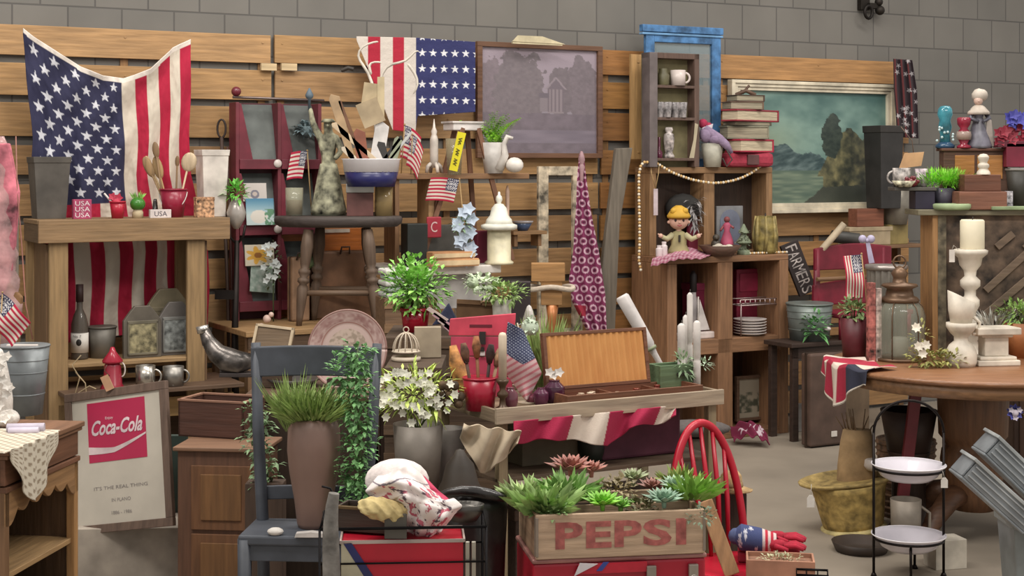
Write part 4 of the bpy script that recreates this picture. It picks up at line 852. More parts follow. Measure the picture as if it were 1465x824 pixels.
# on the white table
b = MB(); b.box(-15, 14, -10, 14, 0, 62); t = plain('storage_box', 'black storage box under the ladder shelf, left side', 'box', b, M('#1f2320', .5), 594, z=WZ, d=.62, wall=True, bev=1.2)
b = MB(); b.box(-34, 34, -2, 3, 0, 56); t = plain('slate_board', 'dull grey slate board behind the tan books', 'board', b, M('#56534e', .7), 640, z=WZ, d=.48, wall=True, bev=.6)
t = T('round_sign', 'small red sign with a white curved letter C', 'sign', 620, z=zz(340, wy(620, .54)), d=.54, wall=True); b = MB(); b.box(-10, 11, -2, 1, 0, 30); t.part('board', b, M('#a02c3c', .5), bev=2); b = MB(); b.text('C', 0, 8, 15, y=-2.4, w=9); t.part('lettering', b, M('#d8b9b6'))
stickflag('stick flag drooping over the red C sign', dict(px=668, z=WZ + .07, d=.6), 40, 34, 104, lean=-6, ang=14, side=-1, sag=.2)
t = T('flower_spray', 'spray of white and pale blue artificial flowers on table', 'flower', 668, z=WZ, d=.66)
b = MB(); b.tube([(0, 0, 0), (2, 0, 40), (-4, 0, 78)], 1, 6); t.part('stem', b, M('#49683c'), rnd=True)
b = MB(); [b.flower((random.uniform(-14, 12), random.uniform(-10, -2), z_), 11) for z_ in range(6, 82, 5)]; t.part('blossoms', b, M('#b9c6d6'), rnd=True); b = MB(); b.bush((-8, 0, 60), 16, 60, 12, 4, rz=20); t.part('leaves', b, leafm('#6c8468'), rnd=True)
b = MB(); b.box(-11, 11, -8, 8, 0, 46); plain('book', 'burgundy book standing upright behind the white flower spray', 'book', b, M('#6c2036', .5), 690, z=WZ, d=.5, wall=True, bev=.8)
for i, (w_, h_, c, lab) in enumerate(((68, 11, '#c09064', 'tan hardback book, bottom of the pair on white table'), (60, 10, '#b58258', 'orange tan book, top of the pair on white table'))):
    t = T('book', lab, 'book', 645 - i * 3, z=WZ + (0 if i == 0 else 11 * .00365), d=.66, wall=True, rot=i * 3); b = MB(); b.box(-w_ / 2, w_ / 2, -15, 15, 0, h_); t.part('cover', b, M(c, .6), bev=.8); b = MB(); b.box(-w_ / 2 + 2, w_ / 2 + .4, -15.6, 12, 2, h_ - 2); t.part('pages', b, M('#cdb48e', .8))
b = MB(); b.lathe([(16, 0), (22, 5), (14, 7), (10, 11)], seg=20)
t = T('lantern', 'white wooden lantern with domed roof and pointed finial', 'lantern', 714, z=WZ, d=.64); WL2 = M('#ece7da', .45)
b = MB(); b.lathe([(0, 0), (20, 0), (21, 3), (17, 6), (17, 50), (0, 50)], seg=24); t.part('body', b, M('#d8cfaf', .4), rnd=True)
b = MB(); b.lathe([(22, 49), (26, 51), (26, 56), (20, 58)], seg=24); b.lathe([(20, 57), (18, 64), (13, 70), (11, 80), (6, 86), (0, 87)], seg=24); t.part('roof', b, WL2, rnd=True)
b = MB(); b.lathe([(4, 85), (3, 88), (5, 92), (4, 97), (2, 99), (1.5, 103), (0, 104)], seg=12); t.part('finial', b, WL2, rnd=True)
b = MB(); b.lathe([(4, 0), (4, 60), (2.5, 66), (3, 100), (1, 108)], seg=10); plain('candlestick', 'thin pink cream candlestick behind the white lantern', 'candlestick', b, M('#cfae98', .5), 726, z=WZ, d=.42, rnd=True)
t = T('bracket_shelf', 'small wooden bracket shelf fixed to the pallets', 'shelf', 752, 330, d=.26, wall=True); b = MB(); b.box(-24, 24, -14, 14, -5, 0); t.part('board', b, wood('#8d6b48'), bev=.5); b = MB(); b.box(-20, -15, -8, 14, -22, -5); b.box(14, 19, -8, 14, -22, -5); t.part('bracket', b, wood('#7c5c3e', along='z'), bev=.5)
t = T('enamel_bowl', 'blue rimmed white enamel bowl on the bracket shelf', 'bowl', 748, 330, d=.28); b = MB(); b.cup(0, 0, 0, 12, 7, 14, 1); t.part('bowl', b, gloss('#40506e'), rnd=True); b = MB(); b.lathe([(14, 11), (15, 13), (15, 14), (13, 14)]); t.part('rim', b, gloss('#a9a4a6'), rnd=True)
# stack of linens on a crate
t = T('wooden_crate', 'plain brown crate behind the green bush', 'crate', 580, z=0, Y=7.25, rot=18); ck = t.k; tz = zz(424, 7.25) / ck
b = MB(); b.box(-36, 36, -30, 30, 0, tz); t.part('body', b, wood('#6b523c'), bev=1); b = MB(); [b.box(-37, 37, -31.5, -30, tz - 14 - i * 34, tz - 2 - i * 34) for i in range(6)]; t.part('slats', b, wood('#7f6246'))
for i in range(5):
    b = MB(); b.tube([(-32 + i, -24, 0), (-32 + i, -24, 4)], 1, 4)
    b = MB(); b.box(-34 + (i % 2) * 3, 33 - (i % 3) * 2, -26, 24, 0, 7.2); plain('folded_linen', ['lowest pale grey linen', 'second grey green linen from the bottom', 'middle pale linen', 'fourth grey blue linen', 'topmost white linen'][i] + ' in the stack behind green bush', 'linen', b, cloth(['#b4b5b0', '#98a19a', '#c2c1bb', '#a3aaaa', '#cfccc6'][i]), 580, z=tz * ck + i * 8.2 * ck, Y=7.25, rot=18, group='folded linens behind the bush', bev=2.5)
# ================================================================ old window frame, scarf knob, grey board, turned stand
t = T('window_sash', 'narrow cream distressed window frame leaning on the pallets', 'window frame', 800, 486, d=.2, wall=True); CR = M('#b9ab94', .7, 0, .4, 20, .4); h_ = t.zp(238)
for nm, q in (('stile', (-31, -17, 0, h_)), ('stile', (18, 32, 0, h_)), ('rail', (-17, 18, h_ - 13, h_)), ('rail', (-17, 18, 0, 16))):
    b = MB(); b.box(q[0], q[1], -4, 2, q[2], q[3]); t.part(nm, b, CR, bev=.6)
b = MB(); b.lathe([(2.5, -12), (3, 0), (5, 8), (3, 12), (5, 18), (4, 24), (2, 30), (0, 31)], seg=12); plain('peg', 'turned pinkish peg the plum scarf hangs from', 'peg', b, M('#a9858a', .5), 832, 247, d=.34, rnd=True)
b = MB(); b.prism([(-2, 0), (26, 0), (30, 90), (33, 160), (52, 271), (28, 270), (22, 220), (10, 120)], -4, 4); plain('driftwood_board', 'tall weathered grey board leaning right of the plum scarf', 'board', b, wood('#6f665a', along='z'), 852, 482, d=.26, wall=True, bev=1.2)
t = T('turned_stand', 'copper and tan turned wooden stand behind the open case', 'stand', 790, z=0, Y=7.3); k = t.k; z0 = t.zp(530)
b = MB(); b.lathe([(30, 0), (30, 6), (14, 12), (9, 30), (9, z0), (7, t.zp(500)), (11, t.zp(480)), (7, t.zp(455)), (9, t.zp(436))], seg=18); t.part('column', b, M('#a86a3c', .35, .3), rnd=True)
b = MB(); b.box(-16, 14, -8, 8, t.zp(436), t.zp(404)); b.box(-30, 18, -10, 10, t.zp(402), t.zp(376)); b.box(-18, 14, -9, 9, t.zp(404), t.zp(402)); t.part('block', b, wood('#9f7648'), bev=1.2, rnd=True)
b = MB(); b.tube([(32 * math.cos(a) - 2, 12 * math.sin(a), t.zp(412) + 2 * math.sin(3 * a)) for a in np.linspace(0, 6.28, 25)[:-1]], 4, 8, True); plain('cloth_ring', 'pale grey rolled cloth ring around the turned stand', 'cloth', b, cloth('#b7a999'), 790, z=0, Y=7.3, rnd=True)
# ================================================================ crate tower
CW_ = wood('#7d5a40', along='z')
TD = .5; t = T('cubby_cabinet', 'large brown wooden cubby cabinet, lower one of the two', 'cabinet', 1043, z=0, d=TD, wall=True); TY = t.loc.y; TZ = zz(366, TY); tp = TZ / t.k
DP = 92
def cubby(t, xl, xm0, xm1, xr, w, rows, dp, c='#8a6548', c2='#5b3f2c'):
    zt = rows[0]; m = wood(c, along='z'); mh = wood(c)
    b = MB(); b.box(xl, xr, 0, dp, zt - 9, zt); t.part('top_board', b, mh, bev=1)
    b = MB(); b.box(xl, xl + w, 0, dp, 0, zt - 9); t.part('side_board', b, m, bev=.8); b = MB(); b.box(xr - w, xr, 0, dp, 0, zt - 9); t.part('side_board', b, m, bev=.8)
    for a, z0 in rows[1:]: 
        b = MB(); b.box(xl + w, xr - w, 1, dp - 2, z0, a); t.part('shelf_board', b, mh, bev=.8)
    b = MB(); b.box(xm0, xm1, 1, dp - 2, rows[-1][0], zt - 9); t.part('divider', b, m, bev=.8)
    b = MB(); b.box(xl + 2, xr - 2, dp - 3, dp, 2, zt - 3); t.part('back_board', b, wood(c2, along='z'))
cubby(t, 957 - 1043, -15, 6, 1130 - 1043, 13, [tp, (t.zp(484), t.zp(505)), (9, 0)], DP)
SH1 = t.zp(484) * t.k; SH2 = 9 * t.k
t = T('cubby_cabinet', 'smaller brown cubby cabinet stacked on top, hung with beads', 'cabinet', 1022, z=TZ, d=.3, wall=True); UY = t.loc.y; UZ = zz(239, UY); tp2 = (UZ - TZ) / t.k
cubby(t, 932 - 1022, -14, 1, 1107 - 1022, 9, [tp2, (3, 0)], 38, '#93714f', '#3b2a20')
# contents, upper cabinet
t = T('feather_hat', 'dark hat with grey white feathers in the upper left cubby', 'hat', 985, z=TZ + 3 * t.k, d=.24)
b = MB(); b.ball((-8, 0, 62), 26, 14, rz=22, ry=10); t.part('hat', b, M('#2c2a28', .8), rnd=True); b = MB(); b.tube([(-22, 0, 0), (-14, 0, 40)], 3, 8); t.part('stand', b, M('#26302a'), rnd=True)
b = MB(); 
for i in range(40): b.leaf((6 + random.uniform(-6, 8), -10, 78 - i * 1.1), (random.uniform(-.4, 1), -.3, random.uniform(-.8, .3)), 14, 4)
t.part('feathers', b, M('#a19d9c'), rnd=True)
b = MB(); b.box(-11, 13, -3, 3, 0, 46); plain('book', 'dark red book standing behind the doll in upper cubby', 'book', b, M('#77263a', .5), 995, z=TZ + .02, d=.22, wall=True, bev=.6)
t = T('photo_frame', 'silver arched photo frame in the upper right cubby', 'picture frame', 1043, z=TZ + .015, d=.27, wall=True)
b = MB(); b.box(-19, 19, -2, 2, 0, 64); t.part('frame', b, M('#8d8d8f', .3, .5), bev=.8); b = MB(); b.prism([(-14, 5), (14, 5), (14, 42)] + [(14 * math.cos(a), 42 + 17 * math.sin(a)) for a in np.linspace(.2, 2.94, 9)] + [(-14, 42)], -3, -2); t.part('grey_print', b, M('#6f7484', .4))
# beads
def garland(label, pts, r=2.2, name='bead_garland', cols=('#c9a36a', '#e0d6c4')):
    P = [Vector(p) for p in pts]; e = bpy.data.objects.new(name, None); COL.objects.link(e); e.location = P[0]; tags(e, label, 'garland')
    k = P[0].y / F; b = MB(); b.tube([p - P[0] for p in P], .5 * k, 5); o = finish('string', b, M('#9b8460')); o.parent = e
    dist = 0; meshes = []
    for c in cols:
        b = MB(); b.ball((0, 0, 0), r * k, 10); q = finish('bead', b, M(c, .4)); meshes.append(q.data); bpy.data.objects.remove(q)
    step = 2.05 * r * k; acc = 0; n = 0
    for i in range(len(P) - 1):
        L = (P[i + 1] - P[i]).length; s_ = step - acc if n else 0
        while s_ <= L:
            o = bpy.data.objects.new('bead', meshes[n % len(meshes)]); COL.objects.link(o); o.parent = e; o.location = P[i] + (P[i + 1] - P[i]) * (s_ / L) - P[0]; n += 1; s_ += step
        acc = L - (s_ - step)
dd = .33
def Wd(px, py, d=dd): return at(px, py, wy(px, d))
garland('wooden bead garland swagged across the upper cubby cabinet', [Wd(*q) for q in ((926, 232), (934, 231), (942, 235), (950, 240), (960, 246), (975, 252), (990, 257), (1005, 260), (1020, 262), (1035, 261), (1050, 258), (1062, 254), (1074, 248), (1084, 241), (1089, 236))])
garland('wooden bead strand hanging down the side of upper cubby cabinet', [Wd(*q) for q in ((922, 232), (917, 236), (914, 250), (914, 280), (915, 320), (915, 350), (914, 372), (917, 388))])
garland('gold bead strand lying along the lower cabinet front edge', [atz(px, TZ + .009, wy(px, .47)) for px in np.linspace(1070, 1126, 12)], 1.8)
t = T('hanging_tag', 'slim pink white tag on strings beside the bead strand', 'tag', 938, 308, d=.33, wall=True); b = MB(); b.box(-3, 3, -.6, .6, 0, 38); t.part('tag', b, M('#cdbcc0'), bev=.3)
b = MB(); b.tube([(0, 0, 38), (-6, 0, 60), (-7, 0, 74)], .6, 5); b.tube([(0, 0, 38), (4, 0, 60), (5, 0, 74)], .6, 5); t.part('string', b, M('#b99a6c'))
# doll
t = T('doll', 'small doll with yellow bonnet seated on pink gingham cloth', 'doll', 971, z=TZ, d=.46); SKN = M('#d6ab98', .6, 0, .04)
b = MB(); b.lathe([(16, 4), (15, 10), (11, 18), (12, 30), (8, 36), (4, 38), (4, 42)], seg=18, sy=.7); t.part('torso', b, M('#a59a70', .8), rnd=True)
b = MB(); b.ball((0, 0, 52), 14, 20, rz=13, ry=12); b.lathe([(4, 36), (3.6, 42)], seg=10); b.ball((0, -12.4, 50), 1.6, 8); b.ball((-14, 0, 50), 2.5, 8); b.ball((14, 0, 50), 2.5, 8); t.part('head', b, SKN, rnd=True)
for s_ in (-1, 1):
    b = MB(); b.ball((s_ * 5.4, -10.6, 53), 2, 8, rz=2.4, ry=1.2); t.part('eye', b, M('#3f2c2a'), rnd=True)
    b = MB(); b.tube([(s_ * 9, -3, 32), (s_ * 18, -8, 26), (s_ * 25, -12, 30)], [4.5, 4, 3], 10); arm = t.part('sleeve', b, M('#b9b18c', .8), rnd=True); b = MB(); b.ball((s_ * 27, -13, 31), 3.4, 8); b.tube([(s_ * 27, -13, 31), (s_ * 31, -15, 34)], 1, 6); t.part('hand', b, SKN, parent=arm, rnd=True)
b = MB(); b.tube([(-3, -12, 46), (0, -12.6, 45), (3, -12, 46)], .7, 6); t.part('mouth', b, M('#a8404c'), rnd=True)
b = MB(); b.lathe([(16, 56), (17, 59), (14, 64), (9, 71), (4, 74), (0, 74)], seg=20); b.ball((-8, -8, 66), 5, 8); b.ball((8, -8, 66), 5, 8); t.part('bonnet', b, M('#cfa238', .7), rnd=True)
b = MB(); b.ball((0, 2, 57), 15, 16, rz=9); t.part('hair', b, M('#a87438', .8), rnd=True)
b = MB(); b.box(-1.5, 1.5, -11, -9, 22, 32); t.part('brooch', b, M('#33291f'), rnd=True)
u, v = np.meshgrid(np.linspace(0, 1, 90), np.linspace(0, 1, 60)); C = np.zeros(u.shape + (3,)); C[:] = (206, 168, 178); C[np.sin(u * 90) > 0] = (190, 130, 148); m = (np.sin(u * 90) > 0) & (np.sin(v * 60) > 0); C[m] = (164, 92, 116); m = (np.sin(u * 90) <= 0) & (np.sin(v * 60) > 0); C[m] = (190, 130, 148)
px = 931 + 78 * u + (1 - v) * 12; dpl = .36 + .22 * np.clip(v * 1.6, 0, 1); Yc = (WC - dpl / CW) / (1 - 0.5467 * (px - CX) / F)
hang = np.clip((v - .8) / .2, 0, 1) * .045 * (1 - .8 * u); Zc = TZ + .004 + .045 * np.exp(-((u - .5) / .3) ** 2) * (1 - v * .6) + .004 * np.sin(u * 40) * v - hang
Yc = Yc - .0 * v; o = grid_obj('gingham_cloth', np.stack([(px - CX) * Yc / F, Yc, Zc], -1), C, colmat(.9, .2, 60), solid=.002); tags(o, 'pink gingham cloth spread under the seated doll', 'cloth')
for i, (dx, hh) in enumerate(((-22, 16), (-15, 21))):
    b = MB(); b.lathe([(5, 0), (5, hh * .7), (3, hh * .8), (3.5, hh), (0, hh)], seg=12); plain('shaker', ['shorter', 'taller'][i] + ' white shaker at the doll cloth left edge', 'shaker', b, gloss('#d5c8c8', .3), 965 + dx, z=TZ + .01, d=.5, rnd=True)
# small figures right of doll
t = T('wooden_bowl', 'shallow dark wooden bowl with pale stones', 'bowl', 1030, z=TZ, d=.47); b = MB(); b.cup(0, 0, 0, 15, 18, 31, 2.5); t.part('bowl', b, wood('#5c4234'), rnd=True)
for i, (x, y, z_) in enumerate(((-8, -10, 12), (4, -12, 12), (-2, -2, 14), (12, -6, 13))):
    b = MB(); b.ball((x, y, z_), 6, 10, rz=4); t.part('stone', b, M('#cfc6b6'), rnd=True)
t = T('lady_figurine', 'tiny figurine in a pink dress before the silver frame', 'figurine', 1040, z=TZ + .05, d=.38); b = MB(); b.lathe([(0, -8), (11, -8), (9, 8), (4, 22), (6, 30), (3, 34)], seg=14); t.part('dress', b, M('#b3506c', .6), rnd=True); b = MB(); b.ball((0, 0, 38), 4.5, 10); b.tube([(-4, 0, 30), (-10, -4, 22)], 1.6, 6); b.tube([(4, 0, 30), (9, -5, 26)], 1.6, 6); t.part('head', b, M('#8e4a4c', .6), rnd=True)
b = MB(); b.lathe([(10, 0), (9, 6), (4, 8), (4, 14), (12, 17), (3, 30), (8, 31), (1, 44)], seg=10); b.bush((0, 0, 20), 11, 50, 8, 4, rz=16); plain('tree_figurine', 'small mottled green and silver tree figurine', 'figurine', b, leafm('#58604c'), 1064, z=TZ, d=.44, rnd=True)
b = MB(); b.ball((0, 0, 8), 7, 10, rz=8); b.ball((0, -3, 18), 5, 10); b.ball((0, -8, 17), 2, 6); plain('bird_figurine', 'tiny dark bird figurine beside the wooden bowl', 'figurine', b, M('#4a4238', .5), 1024, z=TZ + .03, d=.4, rnd=True)
t = T('carved_candle', 'golden olive carved candle pillar on the lower cabinet', 'candle', 1095, z=TZ, d=.42)
b = MB(); 
vs = []; b.lathe([(0, 0), (15, 0), (16, 6), (15, 20), (16, 36), (14, 50), (11, 54), (12, 50), (0, 46)], seg=22); t.part('wax_body', b, M('#847440', .6, 0, .35, 20, .8), rnd=True)
b = MB(); [b.tube([(15 * math.cos(a), 15 * math.sin(a), 2), (16.5 * math.cos(a + .2), 16.5 * math.sin(a + .2), 26), (14 * math.cos(a + .1), 14 * math.sin(a + .1), 54)], [2.5, 3, 1.5], 6) for a in np.linspace(0, 6.28, 8)[:-1]]; t.part('carved_ribs', b, M('#958450', .6, 0, .3, 20), rnd=True)
b = MB(); b.tube([(0, 0, 46), (0, 0, 58)], .9, 5); t.part('wick', b, M('#2d2620'), rnd=True)
# ================================================================ blue window frame and curio on the tower
t = T('blue_window_frame', 'tall chipped blue window frame leaning on the wall', 'window frame', 975, z=UZ, d=.17, wall=True); BL = M('#4a78a8', .6, 0, .3, 16, .2); zt = t.zp(38); yq = -3
for nm, q in (('stile', (-52, -40, 0, zt - 10)), ('stile', (42, 55, 0, zt - 10)), ('rail', (-40, 42, zt - 24, zt - 10)), ('rail', (-40, 42, 0, 12)), ('cornice', (-58, 57, zt - 10, zt))):
    b = MB(); b.box(q[0], q[1], -4 - (3 if nm == 'cornice' else 0), 3, q[2], q[3]); t.part(nm, b, BL, bev=.8)
b = MB(); b.box(-58, 57, -6, 3, zt - 14, zt - 11); t.part('moulding', b, M('#6d9ac4', .5), bev=.5)
b = MB(); b.box(-40, 42, 0, 1, 12, zt - 24); t.part('glass_pane', b, glass('#9fb2b8', .3))
t = T('curio_cabinet', 'narrow brown curio cabinet with three shelves before blue frame', 'cabinet', 965, z=UZ, d=.34, wall=True); zt = t.zp(76); CC = wood('#5f4a40', along='z')
xl, xr = -36, 36
b = MB(); b.box(xl, xl + 11, -2, 20, 0, zt); t.part('side_board', b, M('#6b6160', .6), bev=.6, label='grey left side board'); b = MB(); b.box(xr - 7, xr, 0, 20, 0, zt); t.part('side_board', b, CC, bev=.6)
b = MB(); b.box(xl, xr, 0, 20, zt - 8, zt); t.part('top_board', b, CC, bev=.6); b = MB(); b.box(xl, xr, 18, 20, 0, zt); t.part('back_board', b, M('#7d7454', .8))
CS = []
for py in (122, 168, 226):
    z_ = t.zp(py); b = MB(); b.box(xl + 8, xr - 5, 0, 18, z_ - 4, z_); t.part('shelf_board', b, CC, bev=.4); CS.append(UZ + z_ * t.k)
mug('white patterned mug on the top curio shelf', dict(px=970, z=CS[0], d=.32), 11, 22, gloss('#cfc2bc', .3))
b = MB(); b.lathe([(8, 0), (9, 14), (6, 18), (6, 24)], seg=12); plain('jar', 'olive jar beside the patterned mug', 'jar', b, M('#5c573c', .5), 949, z=CS[0], d=.31, rnd=True)
for i in range(4):
    b = MB(); b.cup(0, 0, 0, 22, 6, 7.5, .8, 14); plain('drinking_glass', 'small patterned drinking glass on the middle curio shelf', 'glass', b, M('#aaa4a4', .2, .3, .4, 30), 943 + i * 11, z=CS[1], d=.305 + .02 * (i % 2), rnd=True, group='glasses on the middle curio shelf')
t = T('patterned_vase', 'tall white vase with dark pattern on lowest curio shelf', 'vase', 957, z=CS[2], d=.31); b = MB(); b.lathe([(0, 0), (8, 0), (8, 3), (5, 8), (7, 14), (8, 28), (7, 34), (4, 36), (6, 40), (5, 44), (0, 44)], seg=16); t.part('body', b, M('#9c938f', .3, 0, .7, 34), rnd=True)
b = MB(); b.lathe([(0, 0), (5, 0), (5, 8), (2, 12), (2, 30), (0, 30)], seg=10); plain('bottle', 'slim burgundy bottle on the lowest curio shelf', 'bottle', b, gloss('#571d34'), 943, z=CS[2], d=.31, rnd=True)
b = MB(); b.prism([(-4, 0), (3, 0), (9, 48), (4, 50), (2, 26)], -1, 1); plain('paper_fan', 'folded cream paper standing on the lowest curio shelf', 'paper', b, M('#b8ab90'), 990, z=CS[2], d=.33, bev=.3)
t = T('plant_pot', 'white pot wrapped with a lilac and red scarf', 'pot', 1019, z=UZ, d=.3); b = MB(); b.cup(0, 0, 0, 34, 12, 16, 1.2); t.part('pot', b, M('#bcb8a8', .5), rnd=True)
b = MB(); b.ball((-10, -8, 46), 10, 12, rz=12); b.ball((4, -8, 40), 12, 12, rz=9); b.tube([(-12, -10, 56), (6, -12, 42), (18, -12, 32), (26, -10, 20)], [5, 7, 6, 3], 10); t.part('lilac_scarf', b, cloth('#93809a'), rnd=True)
b = MB(); b.prism([(-18, 38), (-4, 42), (0, 62), (-16, 56)], -12, -9); t.part('white_fold', b, cloth('#cbc3cb'), rnd=True, bev=1); b = MB(); b.ball((-14, -6, 62), 7, 10); b.ball((-6, -4, 58), 6, 10); t.part('red_fold', b, cloth('#a4304e'), rnd=True)
b = MB(); b.tube([(20, -4, 24), (28, -4, 10), (20, -4, 0), (14, -6, 12)], 1.2, 6); plain('wire_loop', 'thin dark wire loop beside the wrapped pot', 'wire', b, M('#3d3732'), 1019, z=UZ + .003, d=.34, rnd=True)
# books
BK = [('#a43648', 22, 'pink red tied cloth bundle, bottom of the book stack', 40, 0), ('#a82840', 20, 'bright red book just above the cloth bundle', 40, 13), ('#7e7a68', 20, 'thick grey green book in the middle of the stack', 50, -12), ('#4f4a3e', 6, 'thin olive book under the dark red book', 44, 3), ('#912a38', 18, 'dark red book with cream pages in the stack', 50, 16), ('#6d5646', 12, 'brown leather book second from stack top', 40, -9), ('#4a372c', 10, 'small dark brown book on top of the stack', 34, -5)]
zc = UZ; kk = wy(1070, .3) / F
for i, (c, h_, lab, w_, ro) in enumerate(BK):
    h_ = h_ * .94
    if i == 0:
        t = T('cloth_bundle', lab, 'cloth', 1068, z=zc, d=.3, wall=True); b = MB(); b.box(-32, 32, -14, 12, 0, h_); t.part('bundle', b, cloth(c), bev=6); b = MB(); b.box(-8, 8, -17, -13, 3, h_ - 3); t.part('buckle', b, M('#5b3b3a'), bev=1)
    else:
        t = T('book', lab, 'book', 1068 + [0, 4, -4, 0, 5, -6, -2][i], z=zc, d=.3, wall=True, rot=ro, group='books stacked on the upper cubby cabinet'); w2 = w_ * .6
        b = MB(); b.box(-w2, w2, -15, 14, 0, h_ * .13); b.box(-w2, w2, -15, 14, h_ * .87, h_); b.box(w2 - 2, w2, -15, 14, 0, h_); t.part('cover', b, M(c, .55), bev=.5)
        b = MB(); b.box(-w2 + 1.5, w2 - 2, -14, 13, h_ * .13, h_ * .87); t.part('pages', b, M('#c6b79c' if i in (1, 4) else '#9a917c', .8, 0, .2, 10, .2, (1, 1, 30)))
    zc += h_ * kk + .0008
b = MB(); b.tube([(-14, -4, 0), (0, -8, 6), (14, -4, 0)], 3, 8); b.tube([(-4, 0, 2), (6, 0, 14)], 2, 6); plain('dried_twig', 'small brown twig lying on top of the book stack', 'twig', b, M('#5b4334'), 1066, z=zc, d=.3, rnd=True)
# lower cabinet contents
z1_ = SH1
t = T('storage_box', 'burgundy box in the lower left cubby', 'box', 1006, z=z1_, d=.3, wall=True); b = MB(); b.box(-22, 22, -14, 14, 0, 72); t.part('body', b, M('#74203c', .5), bev=1); b = MB(); b.box(-23, 23, -15, 15, 66, 76); t.part('lid', b, M('#7d2844', .5), bev=1)
t = T('model_sailboat', 'small white model sailboat in the lower left cubby', 'ornament', 1005, z=z1_, d=.43, wall=True); b = MB(); b.prism([(-34, 4), (-28, 0), (28, 0), (32, 10), (-34, 10)], -7, 7); t.part('hull', b, M('#d2c5c0', .5), bev=2); b = MB(); b.prism([(-6, 12), (10, 12), (-4, 56)], -.6, .6); t.part('sail', b, M('#d3ccc8')); b = MB(); b.tube([(-6, 0, 8), (-6, 0, 60)], 1, 6); t.part('mast', b, M('#cfc7c0'))
t = T('bottle', 'white bottle with black cap in the lower left cubby', 'bottle', 992, z=z1_, d=.38); b = MB(); b.lathe([(0, 0), (8, 0), (8, 50), (4, 60), (4, 66)], seg=14); t.part('body', b, M('#b4adad', .3), rnd=True); b = MB(); b.lathe([(5, 66), (5, 90), (2, 96), (0, 96)], seg=12); t.part('cap', b, M('#2a2426'), rnd=True)
t = T('binder', 'burgundy ring binder in the lower right cubby', 'binder', 1075, z=z1_, d=.26, wall=True); b = MB(); b.box(-24, 24, -5, 5, 0, 90); t.part('cover', b, M('#7c1c36', .5), bev=1); b = MB(); b.box(-20, 20, -6.4, -5, 58, 84); t.part('panel', b, M('#8c2440', .5), bev=.6)
t = T('wire_tray', 'shallow wire tray on legs above the white plates', 'tray', 1080, z=z1_, d=.42, wall=True)
b = MB(); [b.tube([(-28, y, h), (28, y, h)], .9, 5) for y in (-12, 12) for h in (44, 52)]; [b.tube([(x, -12, 44), (x, 12, 44)], .7, 5) for x in range(-28, 29, 7)]; [b.tube([(x, -12, 44), (x, -12, 52)], .7, 5) for x in range(-28, 29, 7)]; t.part('basket', b, metalm('#b9a7a4', .4))
for x in (-27, 27):
    for y in (-12, 12): b = MB(); b.tube([(x, y, 0), (x, y, 46)], .9, 5); t.part('leg', b, metalm('#a08e8c', .4))
ks = wy(1073, .42) / F
for i in range(6):
    b = MB(); b.lathe([(0, 0), (14, 0), (23, 3), (24, 4), (22, 4.2), (13, 1.4), (0, 1.2)], seg=28); plain('plate', 'white plate in the stack in the lower right cubby', 'plate', b, gloss('#d8d0cc'), 1073, z=z1_ + .001 + i * 3.9 * ks, d=.42, rnd=True, group='stacked white plates in the cubby')
picture('framed_picture', 'small framed print with trees in the bottom right cubby', 1052, 1112, 536, 600, .3, 4, '#6b5140', lambda u, v: mix((168, 158, 140), (84, 86, 72), np.clip((fbm(u, v, 6, 9) - .42) * 5, 0, 1) * (np.abs(v - .62) < .26)), res=(70, 70))
b = MB(); b.lathe([(0, 0), (9, 0), (7, 12), (8, 30), (5, 40), (8, 52), (6, 52), (4, 40)], seg=16); plain('vase', 'slim pale vase in the bottom left cubby', 'vase', b, gloss('#a79ca0'), 1022, z=SH2, d=.4, rnd=True)
u, v = np.meshgrid(np.linspace(0, 1, 60), np.linspace(0, 1, 40)); C = np.zeros(u.shape + (3,)); C[:] = (110, 26, 58)
for x_, y_ in ((.3, .3), (.55, .55), (.75, .3), (.85, .75)): C[star((u - x_) * 1.6, v - y_, .22)] = (196, 176, 184)
P0 = atz(1048, 0, 9.0)
X_ = P0.x - .02 + u * .19; Y_ = 8.80 + v * .16 - .1 * u + .02 * np.sin(u * 9); Z_ = .02 + .07 * np.sin(u * 3.1) * (1 - .6 * np.abs(v - .5)) + .012 * np.sin(u * 22 + v * 8)
Z_ = Z_ + .05 * v; o = grid_obj('star_cloth', np.stack([X_, Y_, Z_], -1), C, colmat(.9, .2, 60), solid=.004); tags(o, 'burgundy cloth with pale stars crumpled on the floor by cabinet', 'cloth')
# ================================================================ round table
TXp, TYd, TR = 1392, 6.65, .62
t = T('round_table', 'round brown pedestal table with flag cloth at its edge', 'table', TXp, z=0, Y=TYd); k = t.k; tp = .75 / k; r_ = TR / k
b = MB(); b.lathe([(0, tp - 8), (r_ - 6, tp - 8), (r_, tp - 5), (r_, tp - 2), (r_ - 3, tp), (0, tp)], seg=72); t.part('tabletop', b, wood('#8c6244', .35), rnd=True)
b = MB(); b.lathe([(r_ - 16, tp - 26), (r_ - 8, tp - 24), (r_ - 6, tp - 8)], seg=72); b.lathe([(r_ - 20, tp - 8), (r_ - 20, tp - 26)], seg=72); t.part('apron', b, wood('#7c5a3c', .5), rnd=True)
b = MB(); b.lathe([(30, 40), (34, 60), (40, 80), (46, 110), (44, 124), (38, 130), (40, 136), (48, 146), (50, 200), (46, 214), (50, 222), (50, tp - 10)], seg=32); t.part('pedestal', b, wood('#6c4a31', .5, along='z'), rnd=True)
